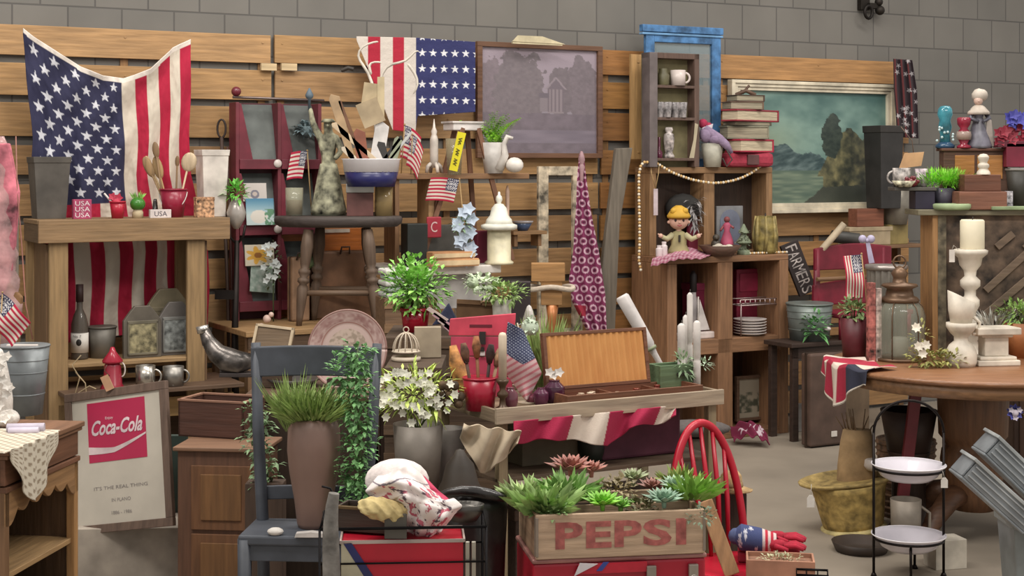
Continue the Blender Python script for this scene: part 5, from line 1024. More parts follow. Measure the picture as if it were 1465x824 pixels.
for a in (35, 145, 215, 325):
    c_, s_ = math.cos(R(a)), math.sin(R(a)); b = MB(); b.tube([(c_ * 20, s_ * 20, 66), (c_ * 50, s_ * 50, 60), (c_ * 84, s_ * 84, 34), (c_ * 104, s_ * 104, 10), (c_ * 118, s_ * 118, 6)], [16, 16, 13, 10, 8], 12); t.part('claw_foot', b, wood('#5a3c28', .5), rnd=True)
TZ5 = .75
def tpt(px, Y): return dict(px=px, z=TZ5, Y=Y)
# flag cloth over the table edge
u, v = np.meshgrid(np.linspace(0, 1, 150), np.linspace(0, 1, 70)); C = flagcol(u, v, asp=1.9, sr=.08)
C = np.zeros(u.shape + (3,)); C[:] = (160, 36, 60); C[(np.floor(v * 7) % 2) == 1] = (206, 190, 176); can = (v > .72) & (u < .55); C[can] = (44, 46, 62); C[v < .03] = (214, 204, 190); C[u < .05] = (214, 204, 190)
c0 = atz(TXp, 0, TYd); ang = R(168) + R(44) * v; rad = TR - .16 + .28 * (1 - u)    # radial: inside to outside the edge
outf = np.clip((rad - TR - .003) / .11, 0, 1); rr = np.minimum(rad, TR + .012) + .012 * np.sin(v * 26) * outf
Z = TZ5 + .012 + .008 * np.sin(v * 17 + u * 5) * (1 - outf) - outf * (.06 + .12 * np.sin(np.pi * v) ** 2)
o = grid_obj('flag_cloth', np.stack([c0.x + rr * np.cos(ang), c0.y + rr * np.sin(ang), Z], -1), C, colmat(.9, .2, 60), solid=.003); tags(o, 'flag striped cloth draped over the left rim of round table', 'cloth')
u, v = np.meshgrid(np.linspace(0, 1, 80), np.linspace(0, 1, 60)); C = np.zeros(u.shape + (3,)); C[:] = (164, 44, 64); C[(np.floor(v * 5) % 2) == 1] = (204, 190, 178); C[(v > .8)] = (46, 50, 62)
q0 = atz(1150, 0, 6.75); X_ = q0.x + .17 * u + .02 * np.sin(v * 5); Y_ = 6.55 + .28 * v; Z_ = .765 + .03 * v + .018 * np.sin(u * 8 + v * 4) - .17 * np.clip(1 - u * 3.2, 0, 1) ** 1.6 * (1 - .3 * v)
# candles and white pieces
CRM = M('#d9cfbf', .45)
t = T('candle_holder', 'tall turned white candle holder on the round table', 'candle holder', **tpt(1388, 6.8)); k = t.k
hs = t.zp(360); b = MB(); b.lathe([(0, 0), (26, 0), (27, 5), (20, 10), (13, 16), (10, 26), (15, 34), (16, 42), (9, 50), (8, 66), (13, 76), (13, 84), (8, 90), (8, 98), (14, 104), (14, 112), (8, 118), (9, 126), (15, 134), (17, 144), (24, 150), (25, 155), (20, 157), (0, 157)], seg=28); t.part('holder', b, CRM, rnd=True); HZ = 157
t2 = T('candle', 'thick cream pillar candle on the tall white holder', 'candle', 1391, z=TZ5 + HZ * k, Y=6.8); b = MB(); b.lathe([(0, 0), (16.5, 0), (17, 1), (17, 40), (15, 42), (0, 41)], seg=28); t2.part('wax_body', b, M('#e0d6bb', .5, 0, .04), rnd=True); b = MB(); b.tube([(0, 0, 40), (1, 0, 46)], .8, 5); t2.part('wick', b, M('#2b241e'), rnd=True)
t = T('price_tag', 'small white price tag hanging from the candle holder', 'tag', 1362, z=TZ5 + 143 * k, Y=6.74); b = MB(); b.box(-4, 4, -.5, .5, -4, 14); t.part('card', b, M('#d4cbc2'), bev=.3); b = MB(); b.tube([(0, 0, 14), (3, 2, 20), (10, 4, 14)], .4, 4); t.part('string', b, M('#b9b0a4'), rnd=True)
t = T('pitcher', 'white slanted-mouth pitcher on a turned foot', 'pitcher', **tpt(1375, 6.55)); 
b = MB(); b.lathe([(0, 0), (20, 0), (22, 6), (22, 20), (17, 30), (10, 36), (10, 42), (16, 48), (21, 56), (21, 62), (0, 62)], seg=28); t.part('turned_foot', b, CRM, rnd=True)
b = MB(); b.lathe([(0, 62), (15, 62), (18, 80), (19, 108), (17.5, 108), (16, 80), (12, 66)], seg=28)
b.v = [(x, y, z - (0 if z < 84 else (x + 18) * .5 * (z - 84) / 24)) for x, y, z in b.v]; t.part('jug_body', b, CRM, rnd=True)
b = MB(); b.tube([(18, 0, 70), (27, 0, 62), (24, 0, 46), (16, 0, 46)], 2.5, 8); t.part('handle', b, CRM, rnd=True)
t = T('pedestal_stand', 'short square white pedestal on the round table', 'pedestal', **tpt(1421, 6.6), rot=8); 
for nm, q in (('base', (30, 0, 8)), ('base_step', (26, 8, 13)), ('column', (17, 13, 40)), ('top_plate', (31, 44, 54)), ('top_step', (22, 40, 44))):
    b = MB(); b.box(-q[0], q[0], -q[0] * .7, q[0] * .7, q[1], q[2]); t.part(nm, b, CRM, bev=1.6)
# glass cloche / bird lantern
t = T('glass_lantern', 'large glass cloche lantern with bronze top on the table', 'lantern', **tpt(1287, 6.75)); BR = M('#6d5440', .4, .5)
b = MB(); b.lathe([(34, 4), (36, 10), (36, 64), (32, 76), (24, 84)], seg=28); t.part('glass_dome', b, glass('#9a9c8c', .35), rnd=True)
b = MB(); b.lathe([(0, 0), (37, 0), (38, 4), (33, 5), (0, 5)], seg=28); t.part('base', b, BR, rnd=True)
b = MB(); b.lathe([(25, 82), (28, 86), (25, 90), (20, 92), (18, 102), (26, 106), (24, 109), (10, 111), (9, 118), (12, 124), (8, 130), (3, 134), (0, 135)], seg=24); t.part('cap', b, BR, rnd=True)
b = MB(); b.tube([(9 * math.cos(a), 0, 140 + 9 * math.sin(a)) for a in np.linspace(0, 6.28, 17)[:-1]], 1.4, 6, True); t.part('ring_handle', b, BR, rnd=True)
for a in range(6):
    b = MB(); c_, s_ = math.cos(a * 1.047), math.sin(a * 1.047); b.tube([(37 * c_, 37 * s_, 4), (37 * c_, 37 * s_, 64), (33 * c_, 33 * s_, 77), (25 * c_, 25 * s_, 85)], .8, 5); t.part('rib', b, BR, rnd=True)
b = MB(); b.lathe([(0, 5), (12, 5), (13, 30), (10, 34), (0, 34)], seg=14); t.part('inner_jar', b, glass('#bfc0b0', .5), rnd=True)
for i, (px, c, h_, w_) in enumerate(((1246, '#a8625a', 112, 5), (1256, '#b9a59c', 104, 4))):
    b = MB(); b.box(-w_, w_, -w_, w_, 0, h_); [b.box(-w_ - .3, w_ + .3, -w_ - .3, w_ + .3, z_, z_ + 8) for z_ in (10, 40, 72)]; plain('painted_stick', ['reddish', 'pinkish grey'][i] + ' painted square stick standing left of the cloche', 'stick', b, M(c, .7, 0, .5, 30), **tpt(px, 6.72), rnd=True, rot=12)
t = T('corrugated_tin', 'corrugated grey tin canister behind the cloche', 'tin', 1268, z=TZ5, Y=6.98); b = MB(); n_ = 96; 
pr = []; vs = []; fs = []
for zi, z_ in enumerate((0, 124)):
    for a in range(n_): r0 = 26 + 1.6 * math.sin(a * math.pi / 2.66); vs.append((r0 * math.cos(2 * math.pi * a / n_), r0 * math.sin(2 * math.pi * a / n_), z_))
b.add(vs, [(a, (a + 1) % n_, n_ + (a + 1) % n_, n_ + a) for a in range(n_)], True); b.add(vs[:n_], [tuple(range(n_))]); t.part('body', b, M('#8f8980', .4, .5), rnd=True); b = MB(); b.lathe([(28, 120), (30, 122), (30, 127), (27, 127)], seg=32); t.part('rim', b, M('#a39a94', .4, .5), rnd=True)
t = T('daisy_sprig', 'trailing greenery with white daisies lying by the cloche', 'plant', **tpt(1328, 6.5))
b = MB(); b.bush((0, 0, 14), 30, 120, 13, 6, rz=14, ry=14); b.bush((30, 0, 12), 22, 70, 11, 5, rz=12, ry=12); b.bush((-10, 4, 44), 14, 40, 10, 4, rz=24, ry=8); t.part('leaves', b, leafm('#7b7a44'), rnd=True)
b = MB(); [b.flower(p, 8, n=7) for p in ((-18, -16, 32), (-8, -17, 34), (-13, -17, 22), (-20, -10, 58))]; t.part('blossoms', b, M('#e4dccb'), rnd=True)
potplant('herb_pot', 'terracotta pot of pale green herbs at the right edge', tpt(1462, 6.85), 18, 26, 50, '#a9683c', 34, 18, 320, 14, 3.4, '#6b8744', 'plant')
t = T('lavender_spray', 'grey white lavender spray beside the terracotta herb pot', 'flower', 1423, z=TZ5, Y=6.95); b = MB(); b.grassy((0, 0, 40), 14, 6, 70, 34, 3.4, spread=.9); b.grassy((0, 0, 0), 4, 4, 20, 60, 2); t.part('sprays', b, leafm('#a5a49c'), rnd=True)
b = MB(); b.cup(0, 0, 0, 36, 12, 14, 1.2); t.part('pot', b, M('#6d5b48'), rnd=True)
potplant('flower_pot', 'burgundy pot of small green and white flowers behind flag', dict(px=1222, z=TZ5, Y=6.82), 16, 20, 58, '#5d2028', 22, 16, 130, 12, 6, '#56683f', 'plant')
stickflag('stick flag hanging over the burgundy flower pot', dict(px=1243, z=TZ5 + .15, Y=6.86), 62, 26, 100, lean=-6, ang=-84, side=1, sag=.1)
b = MB(); b.ball((-6, 0, 8), 6, 10); b.ball((6, 0, 8), 6, 10); b.ball((0, -2, 6), 3, 8); b.prism([(-2, 4), (4, 4), (11, -26), (3, -27)], -2, 0); plain('ribbon_bow', 'white and pale blue ribbon bow above the stick flag', 'ribbon', b, M('#b0a8c2'), 1240, 350, 6.9, rnd=True)
# ================================================================ hutch on the table
t = T('hutch', 'weathered wooden hutch with tan side standing behind the white candle', 'cabinet', 1400, z=TZ5, Y=6.98); k = t.k; hz = zz(300, 6.98) / k - TZ5 / k
xL, xR = -66, 110
b = MB(); b.box(xL, xL + 8, 0, 66, 0, hz - 8); t.part('side_board', b, wood('#a0774c', along='z'), bev=.8, label='tan left side board'); b = MB(); b.box(xR - 8, xR, 0, 66, 0, hz - 8); t.part('side_board', b, wood('#8b6c4a', along='z'), bev=.8)
b = MB(); b.box(xL - 22, xR + 8, -6, 70, hz - 8, hz); t.part('top_board', b, wood('#77705a', .5), bev=1)
b = MB(); b.box(xL + 8, xR - 8, 4, 10, 4, hz - 8); t.part('front_panel', b, M('#5d4c3e', .7, 0, .45, 14, .4), bev=.5)
b = MB(); b.box(xL + 8, xL + 20, 0, 6, 0, hz - 8); t.part('door_stile', b, M('#6d6350', .7, 0, .4, 20, .3), bev=.5)
for i, (x0, z0, x1, z1) in enumerate(((20, 90, 86, 150), (6, 44, 100, 124), (60, 40, 100, 70), (36, 152, 60, 172), (76, 150, 96, 168), (30, 30, 96, 92))):
    b = MB(); b.bar((x0 - 10, 1, z0), (x1 - 10, 1, z1), 10, 4, wdir=(0, 0, 1)); t.part('lattice_slat', b, wood('#6e5c4c', along='x'), bev=.5)
HTZ = TZ5 + hz * k
def ht(px, Y=7.08): return dict(px=px, z=HTZ, Y=Y)
b = MB(); b.box(-36, 30, -3, 3, 0, 9); t2 = T('wood_tray', 'flat board resting across the tin tub and navy box', 'board', 1306, z=HTZ + .085, Y=7.1, one=True); b = MB(); b.box(-31, 29, -20, 20, 0, 5); t2.solo(b, M('#4f4b45', .6), bev=.8)
b = MB(); b.box(-14, 14, -18, 18, 0, 26); plain('storage_box', 'small navy box on the hutch top under the flat board', 'box', b, M('#2a2536', .5), **ht(1319, 7.1), bev=1)
b = MB(); b.lathe([(16, 0), (19, 3), (19, 20), (17, 26)], seg=20)
mug('black and white checkered cup on the flat board', dict(px=1290, z=HTZ + .102, Y=7.12), 13, 27, M('#8d8783', .4, 0, .9, 36), side=-1)
mug('pale striped cup right of the checkered cup', dict(px=1318, z=HTZ + .102, Y=7.12), 9, 26, M('#a89aa0', .4, 0, .6, 40))
t = T('floral_dish', 'small floral patterned dish in front of checkered cup', 'dish', 1293, z=HTZ + .102, Y=7.04); b = MB(); b.cup(0, 0, 0, 9, 10, 17, 1.5); t.part('dish', b, M('#b7b29a', .4, 0, .6, 44), rnd=True)
t = T('kraft_card', 'folded kraft paper card hanging above the checkered cup', 'card', 1305, z=HTZ + .102 + 26 * .00323, Y=7.12); b = MB(); b.prism([(-19, 0), (13, 4), (17, 24), (-11, 22)], -1, 1); t.part('card', b, M('#c39a70'), bev=.3); b = MB(); b.tube([(2, 0, 22), (0, 0, 40), (-16, 0, 60)], .6, 5); t.part('string', b, M('#6c5546'), rnd=True)
t = T('trinket_pile', 'red beaded trinket pile behind the floral dish', 'trinkets', 1303, z=HTZ + .102, Y=7.06); b = MB(); b.ball((0, 0, 6), 11, 12, rz=7); [b.ball((random.uniform(-12, 12), random.uniform(-8, 2), random.uniform(4, 14)), 3, 8) for _ in range(14)]; t.part('beads', b, gloss('#662028'), rnd=True)
t = T('grass_pot', 'fuzzy bright green grass in a dark pot on the hutch', 'plant', **ht(1350, 7.1)); b = MB(); b.cup(0, 0, 0, 30, 12, 16, 1.5); t.part('pot', b, M('#474450', .5), rnd=True)
b = MB(); b.bush((0, 0, 40), 44, 1300, 11, 1.8, rz=14, ry=20, shell=.1, up=.9, droop=.1); t.part('grass_blades', b, leafm('#6fae34'), rnd=True)
t = T('mint_tray', 'pale mint green tray at the front of hutch top', 'tray', **ht(1362, 6.96)); b = MB(); b.lathe([(0, 0), (24, 0), (27, 3), (27, 8), (24, 9), (20, 3), (0, 3)], seg=28, sy=.6); t.part('tray', b, M('#93a47c', .5), rnd=True)
b = MB(); b.box(-50, 50, -12, 12, 0, 5); plain('mint_board', 'mint green painted board along the right of hutch top', 'board', b, M('#8d9e76', .5), **ht(1466, 6.97), bev=1)
t = T('wooden_box', 'long reddish brown box, lower one beside the grass pot', 'box', **ht(1402, 7.0)); b = MB(); b.box(-34, 34, -16, 22, 0, 26); t.part('body', b, wood('#7c5240'), bev=1.2); BXZ = HTZ + 26 * t.k
t = T('wooden_box', 'smaller dark brown box stacked upon the long reddish box', 'box', 1402, z=BXZ, Y=7.02); b = MB(); b.box(-26, 26, -14, 18, 0, 24); t.part('body', b, wood('#66402f'), bev=1.2); BXZ2 = BXZ + 24 * t.k
b = MB(); b.lathe([(0, 0), (10, 0), (9, 4), (6, 8), (8, 11), (8, 14), (5, 17), (7, 21), (8, 25), (5, 29), (0, 30)], seg=20); plain('spindle', 'short white turned spindle on the stacked brown boxes', 'spindle', b, CRM, 1407, z=BXZ2, Y=7.0, rnd=True)
t = T('drawer_cabinet', 'small brown cabinet with orange panels behind the boxes', 'cabinet', **ht(1396, 7.16)); ch = t.zp(212); b = MB(); b.box(-46, 46, 0, 24, 0, ch); t.part('body', b, wood('#553a2c'), bev=1)
for x0, x1 in ((-30, -2), (2, 38)):
    b = MB(); b.box(x0, x1, -1.5, 0, ch - 44, ch - 10); t.part('door_panel', b, wood('#a5713a', .4), bev=.6)
b = MB(); b.box(-50, 52, -4, 26, ch - 4, ch); t.part('top_board', b, wood('#5b3b2d'), bev=1); CBZ = HTZ + ch * t.k
def cbt(px, Y=7.2): return dict(px=px, z=CBZ, Y=Y)
t = T('glass_figure', 'tall turquoise glass figure on a dark blue base', 'ornament', **cbt(1352, 7.2)); b = MB(); b.lathe([(0, 8), (8, 8), (7, 20), (10, 30), (8, 40), (11, 48), (10, 56), (7, 60), (0, 61)], seg=12); t.part('glass_body', b, M('#3f8796', .12, 0, .3, 14, .4), rnd=True)
b = MB(); b.lathe([(0, 0), (13, 0), (14, 4), (8, 9), (0, 9)], seg=16); t.part('base', b, gloss('#2c4a66'), rnd=True)
b = MB(); [b.ball((random.uniform(-14, 14), -9, random.uniform(8, 32)), 2, 6) for _ in range(10)]; t.part('glass_drops', b, gloss('#b9cdd0', .1), rnd=True)
t = T('lady_figurine', 'porcelain lady figurine in grey dress and white bonnet', 'figurine', **cbt(1400, 7.2)); 
b = MB(); b.lathe([(0, 0), (18, 0), (19, 4), (13, 22), (8, 38), (6, 44), (9, 54), (9, 58), (4, 62), (4, 66)], seg=20); t.part('dress', b, M('#7e7c88', .4, 0, .25, 14), rnd=True)
b = MB(); b.ball((-1, -2, 68), 6.5, 14, rz=7); b.ball((-2, -8.5, 67), 1.2, 6); t.part('head', b, M('#c9ab9c', .4, 0, .05), rnd=True)
b = MB(); b.lathe([(7, 68), (10, 72), (10, 78), (6, 84), (0, 86)], (1, 2, 0), 16); b.ball((5, 2, 76), 9, 12); t.part('bonnet', b, M('#b7aca0', .5), rnd=True)
b = MB(); b.lathe([(16, 48), (15, 52), (8, 60), (5, 62)], seg=20); t.part('collar', b, M('#c3b6a8', .5), rnd=True)
for s_ in (-1, 1): b = MB(); b.tube([(s_ * 9, 0, 54), (s_ * 13, -6, 42), (s_ * 3, -12, 38)], [4, 3.5, 2.2], 8); t.part('arm', b, M('#5f5e6a', .4), rnd=True)
b = MB(); b.prism([(8, 2), (20, 2), (16, 40), (9, 44)], -9, -6); t.part('shawl', b, M('#a69c94', .5), rnd=True, bev=1)
t = T('oil_lamp', 'small red glass oil lamp left of the lady figurine', 'lamp', **cbt(1379, 7.17)); b = MB(); b.lathe([(0, 0), (10, 0), (10, 3), (5, 6), (9, 14), (10, 22), (5, 28), (9, 34), (10, 42), (8, 44)], seg=16); t.part('glass_body', b, gloss('#8c2438', .15), rnd=True); b = MB(); b.lathe([(10, 12), (11, 18), (10, 24)], seg=12); t.part('clear_band', b, glass('#b8a89a', .6), rnd=True)
t = T('flower_arrangement', 'red and blue artificial flowers in a burgundy tin', 'flowers', 1448, z=zz(208, 7.15), Y=7.15)
b = MB(); [b.flower((random.uniform(-26, 26), random.uniform(-12, 0), random.uniform(4, 26)), 9) for _ in range(26)]; t.part('red_flowers', b, M('#8c2034'), rnd=True)
b = MB(); [b.flower((random.uniform(-8, 34), random.uniform(-12, 0), random.uniform(24, 44)), 9) for _ in range(24)]; t.part('blue_flowers', b, M('#4a4aa8'), rnd=True); b = MB(); b.box(-24, 24, -12, 12, -3, 6); t.part('tin', b, M('#5d1c2c'), bev=1, rnd=True)
b = MB(); b.box(-22, 22, -12, 12, 0, 34); tt = plain('storage_box', 'burgundy box carrying the flower arrangement', 'box', b, M('#7a2036', .5), 1458, z=zz(239, 7.15), Y=7.15, bev=1)
t = T('dark_bucket', 'dark tapered bucket with white stripes under burgundy box', 'bucket', **ht(1458, 7.15)); b = MB(); b.cup(0, 0, 0, (zz(239, 7.15) - HTZ) / t.k - 2, 12, 19, 1.5); t.part('body', b, M('#3d3a34', .5), rnd=True); b = MB(); b.lathe([(19, 54), (20, 56), (19, 58)], seg=24); t.part('rim', b, M('#8f8a84', .5), rnd=True)
b = MB(); b.box(-5, 5, -4, 4, 0, 26); plain('white_box', 'small white box printed with dark marks beside brown boxes', 'box', b, M('#b5b0bb', .5, 0, .7, 50), **ht(1443, 7.05), bev=.5)
# ================================================================ between cabinet and hutch, against the wall
t = T('wall_shelf', 'brown wooden shelf fixed low on the pallets under the painting', 'shelf', 1246, 348, d=.14, wall=True); Ysh = t.loc.y; b = MB(); b.box(-48, 48, -48, 4, -5, 0); t.part('board', b, wood('#7a5c42'), bev=.8); WSZ = t.loc.z
for x in (-36, 30): b = MB(); b.prism([(x, -5), (x + 5, -5), (x + 5, -26), (x, -26)], -12, 3); t.part('bracket', b, wood('#6b4f38', along='z'), bev=.5)
t = T('cream_box', 'cream cardboard box on the low wall shelf', 'box', 1238, z=WSZ, d=.27, wall=True); b = MB(); b.box(-30, 30, -12, 14, 0, 25); t.part('body', b, M('#a08f74', .7), bev=1); b = MB(); b.box(-31, 31, -13, 15, 20, 26); t.part('lid', b, M('#ad9b7e', .7), bev=.8); CZ = WSZ + 26 * t.k
b = MB(); b.box(-19, 19, -10, 10, 0, 26); plain('brown_box', 'reddish brown box stacked on the cream box', 'box', b, wood('#7d4c38'), 1239, z=CZ, d=.28, wall=True, bev=1); BBZ = CZ + 26 * t.k
b = MB(); b.box(-13, 13, -12, 12, 0, 28); plain('khaki_box', 'small khaki box beside the hutch on the wall shelf', 'box', b, M('#8b7a4c', .7), 1278, z=WSZ, d=.27, wall=True, bev=1)
t = T('tall_planter', 'tall black square planter in front of the lake painting', 'planter', 1264, z=BBZ, d=.3, rot=24)
def fr2(b, a, z0, c, z1): return b.add([(x * s_, y * s_, z) for s_, z in ((a, z0), (c, z1)) for x, y in ((-1, -1), (1, -1), (1, 1), (-1, 1))], [(0, 3, 2, 1), (4, 5, 6, 7)] + [(q, (q + 1) % 4, 4 + (q + 1) % 4, 4 + q) for q in range(4)])
t.part('body', fr2(MB(), 17, 0, 20, 112), M('#2f2d2c', .6), rnd=True, bev=.8); t.part('rim', fr2(MB(), 21, 108, 21.5, 118), M('#34312f', .6), rnd=True, bev=.8)
bucket('tin_tub', 'dented galvanised tub left of the hutch top', 'tub', dict(px=1280, z=WSZ + 28 * Ysh / F, d=.28), 17, 26, 52, '#8b867c', False, mat=M('#8b857a', .4, .4))
b = MB(); b.tube([(0, 0, 0), (38, 0, 44)], 5, 12); plain('rolled_map', 'cream rolled paper leaning above the burgundy chair', 'paper', b, M('#bfae94'), 1170, 364, d=.5, rnd=True)
b = MB(); b.lathe([(9, 0), (9, 40)], axis=(1, .1, -.12), seg=18); plain('dark_cylinder', 'short dark metal cylinder above the burgundy chair', 'canister', b, M('#3f3d3a', .5), 1190, 338, d=.42, rnd=True)
# low dark table with tub and chair
t = T('low_table', 'dark low wooden table behind the round table', 'table', 1196, z=0, d=.78, wall=True); DTZ2 = zz(488, t.loc.y); tp = DTZ2 / t.k; DKW = wood('#3c2c24')
b = MB(); b.box(-62, 52, 0, 64, tp - 6, tp); t.part('top_board', b, DKW, bev=.8); b = MB(); b.box(-58, 48, 4, 8, tp - 22, tp - 6); t.part('apron', b, DKW, bev=.5)
for x in (-58, 38):
    for y in (4, 52): b = MB(); b.box(x, x + 8, y, y + 8, 0, tp - 6); t.part('leg', b, DKW, bev=.5)
bucket('wash_tub', 'galvanised ribbed wash tub on the dark low table', 'tub', dict(px=1158, z=DTZ2, d=.64), 28, 33, 52, '#7d8480', False, mat=M('#7c8480', .4, .4), bands=True)
t = T('green_sprig', 'green leaves spilling in front of the ribbed wash tub', 'plant', 1166, z=DTZ2, d=.76); b = MB(); b.bush((0, 0, 22), 16, 90, 14, 7, rz=22, ry=8); t.part('leaves', b, leafm('#4b7a45'), rnd=True); b = MB(); b.ball((16, -10, 20), 5, 8, rz=3); t.part('white_blossom', b, M('#cfc6c4'), rnd=True)
t = T('child_chair', 'burgundy painted small chair standing on the dark low table', 'chair', 1226, z=DTZ2, d=.6, wall=True); BG = M('#7c2032', .45)
for nm, q in (('top_rail', (-48, 62, t.zp(386), t.zp(352))), ('middle_rail', (-50, 56, t.zp(436), t.zp(404)))):
    b = MB(); n_ = 16; P1 = [(q[0] + (q[1] - q[0]) * i / n_, q[3] + 6 * math.sin(math.pi * i / n_) - 3) for i in range(n_ + 1)]; P2 = [(q[0] + (q[1] - q[0]) * i / n_, q[2]) for i in range(n_, -1, -1)]; b.prism(P1 + P2, 16, 22); t.part(nm, b, BG, bev=1.5)
for x in (-44, 50):
    b = MB(); b.tube([(x, 20, 0), (x, 20, 60), (x, 19, t.zp(356))], [4, 4.5, 3.5], 10); t.part('back_post', b, BG); b = MB(); b.tube([(x, -34, 0), (x, -34, 34)], 4, 10); t.part('front_leg', b, BG)
b = MB(); b.box(-50, 56, -38, 22, 30, 37); t.part('seat', b, BG, bev=2)
b = MB(); b.tube([(-50, 10, t.zp(398)), (20, 10, t.zp(398))], 3, 8); t.part('spindle_rail', b, wood('#7b5c40'))
t = T('wood_sign', 'narrow dark board sign with distressed white capital letters', 'sign', 1142, 420, d=.2, wall=True)
th = R(-14.5); Mr = Matrix.Rotation(R(14.5) * -1, 4, 'Y'); b = MB(); b.box(-13, 13, -2, 2, 0, 76, Mr); 
Mr = Matrix.Translation((14, 0, 0)) @ Matrix.Rotation(R(-21), 4, 'Y'); b = MB(); b.box(-13, 13, -2, 2, 0, 78, Mr); t.part('board', b, M('#3d3433', .7), bev=.6)
Ml = Mr @ Matrix.Translation((0, -2.3, 38)) @ Matrix.Rotation(R(90), 4, 'Y')
for i, ch_ in enumerate('FARMERS'):
    b = MB(); b.text(ch_, -32 + i * 10.6, -8, 16, w=9 if ch_ != 'M' else 10, M4=Ml); t.part('letter', b, M('#c9bfba', .7, 0, .3, 30))
# under the low table
for i, (px, w_, y1, c, lab) in enumerate(((1186, 52, 505, '#5a463c', 'brown suitcase with a round white tag under the dark table'), (1222, 46, 515, '#6b5844', 'tan suitcase with pale corner behind the round table edge'))):
    t = T('suitcase', lab, 'suitcase', px, z=0, d=.98 - i * .12, wall=True); hh = t.zp(y1); b = MB(); b.box(-w_ / 2, w_ / 2, 0, 22, 2, hh); t.part('body', b, M(c, .6), bev=3); b = MB(); b.box(-w_ / 2 - 1, w_ / 2 + 1, 8, 12, 0, hh + 1); t.part('seam_band', b, M('#38291f')); b = MB(); b.box(3, 11, -1.5, 0, 14, 22) if i == 0 else b.box(0, 14, -1.5, 0, hh - 96 + 60, hh - 96 + 72); t.part('tag', b, M('#d6cec6'), bev=.5)
b = MB(); b.box(-9, 9, -4, 4, 0, 40); plain('white_jar', 'small grey white canister in the shade under the dark table', 'canister', b, M('#8d8884'), 1147, z=0, d=.5, bev=1)
# ================================================================ floor pieces under the table
t = T('straw_basket', 'yellow woven tub basket with wide rim on the floor', 'basket', 1222, z=0, Y=6.75); ST = M('#b3985a', .8, 0, .25, 26, .5)
b = MB(); Q = Matrix.Rotation(R(-7), 4, 'Y'); b.lathe([(0, 6), (42, 6), (44, 16), (52, 62), (57, 72), (54, 72), (49, 60), (40, 12), (0, 10)], seg=36); b.v = [tuple(Q @ Vector(v)) for v in b.v]; t.part('body', b, ST, rnd=True)
b = MB(); b.lathe([(52, 66), (70, 74), (71, 77), (68, 78), (52, 71)], seg=36, sy=.8); b.v = [tuple(Q @ Vector(v)) for v in b.v]; t.part('rim', b, M('#a68e58', .8, 0, .25, 26, .5), rnd=True); b = MB(); b.lathe([(38, 0), (46, 1), (47, 6), (42, 9)], seg=36); b.v = [tuple(Q @ Vector(v)) for v in b.v]; b.v = [(x, y, z + 1) for x, y, z in b.v]; t.part('foot_ring', b, M('#c2b27c', .8, 0, .2, 26), rnd=True)
t = T('price_tag', 'white price tag on string hanging from the straw basket', 'tag', 1160, 726, 6.6); b = MB(); b.box(-5.5, 5.5, -.5, .5, 0, 13); b.prism([(-5.5, 13), (5.5, 13), (2, 18), (-2, 18)], -.5, .5); t.part('card', b, M('#dcd5cd'), bev=.3); b = MB(); b.tube([(0, 0, 18), (1, 2, 26), (2, 6, 32)], .5, 4); t.part('string', b, M('#c9c0b4'), rnd=True)
t = T('burlap_bag', 'tan burlap bag with dried twigs standing in the straw basket', 'bag', 1226, z=.06, Y=6.8); b = MB(); b.lathe([(0, 0), (26, 0), (30, 30), (28, 70), (24, 104), (20, 122), (17, 122)], seg=22, sy=.7); t.part('sack', b, M('#a08460', .9, 0, .15, 14, .6), rnd=True)
b = MB(); 
for i in range(12):
    a = random.uniform(-1, 1); b.tube([(a * 10, 0, 90), (a * 22, random.uniform(-8, 8), 124), (a * 34, random.uniform(-10, 10), 142 + random.uniform(-8, 12))], [1, 1, .5], 5)
t.part('twigs', b, M('#6a5238'), rnd=True); b = MB(); b.lathe([(9, 68), (13, 74), (12, 82), (9, 84)], (18, -22, 0), 12); t.part('white_bow', b, M('#cdc2ba'), rnd=True)
t = T('shadow_pan', 'dark pan shape standing in for a shadow by the basket', 'pan', 1232, z=0, Y=6.4); b = MB(); b.lathe([(0, 0), (36, 0), (42, 14), (40, 14), (34, 3), (0, 3)], seg=30); t.part('pan', b, M('#3b3029', .6), rnd=True); b = MB(); b.bar((38, 6, 10), (70, 18, 14), 6, 3); t.part('handle', b, M('#3b3029', .6), rnd=True)  # dark pan shape put on the floor in place of a shadow
t = T('tiered_stand', 'black wire two-tier stand with white enamel dishes', 'stand', 1300, z=0, Y=6.0); BKM = metalm('#241f1e', .45); k = t.k; rD = 50
zt1, zt2, za = t.zp(665), t.zp(765), t.zp(573)
for s_, yy in ((-1, 0), (1, 0)):
    b = MB(); b.tube([(s_ * 50, 0, 0), (s_ * 50, 0, za - 46)], 2, 8); t.part('upright', b, BKM, rnd=True)
    b = MB(); b.lathe([(5, 0), (3, 5), (0, 6)], (s_ * 50, 0, 0), 10); t.part('foot', b, BKM, rnd=True)
b = MB(); b.tube([(50 * math.cos(a), 0, za - 46 + 46 * math.sin(a)) for a in np.linspace(0, math.pi, 21)], 2, 8); t.part('arch', b, BKM, rnd=True)
for yy in (-44, 44):
    b = MB(); b.tube([(-8 if yy < 0 else 20, yy, 0), (-8 if yy < 0 else 20, yy * .96, zt2 - 4)], 2, 8); t.part('leg', b, BKM, rnd=True); b = MB(); b.lathe([(5, 0), (3, 5), (0, 6)], (-8 if yy < 0 else 20, yy, 0), 10); t.part('foot', b, BKM, rnd=True)
for z_ in (zt1, zt2):
    b = MB(); b.tube([(49 * math.cos(a), 49 * math.sin(a), z_ - 5) for a in np.linspace(0, 2 * math.pi, 37)[:-1]], 1.6, 6, True); t.part('ring', b, BKM, rnd=True)
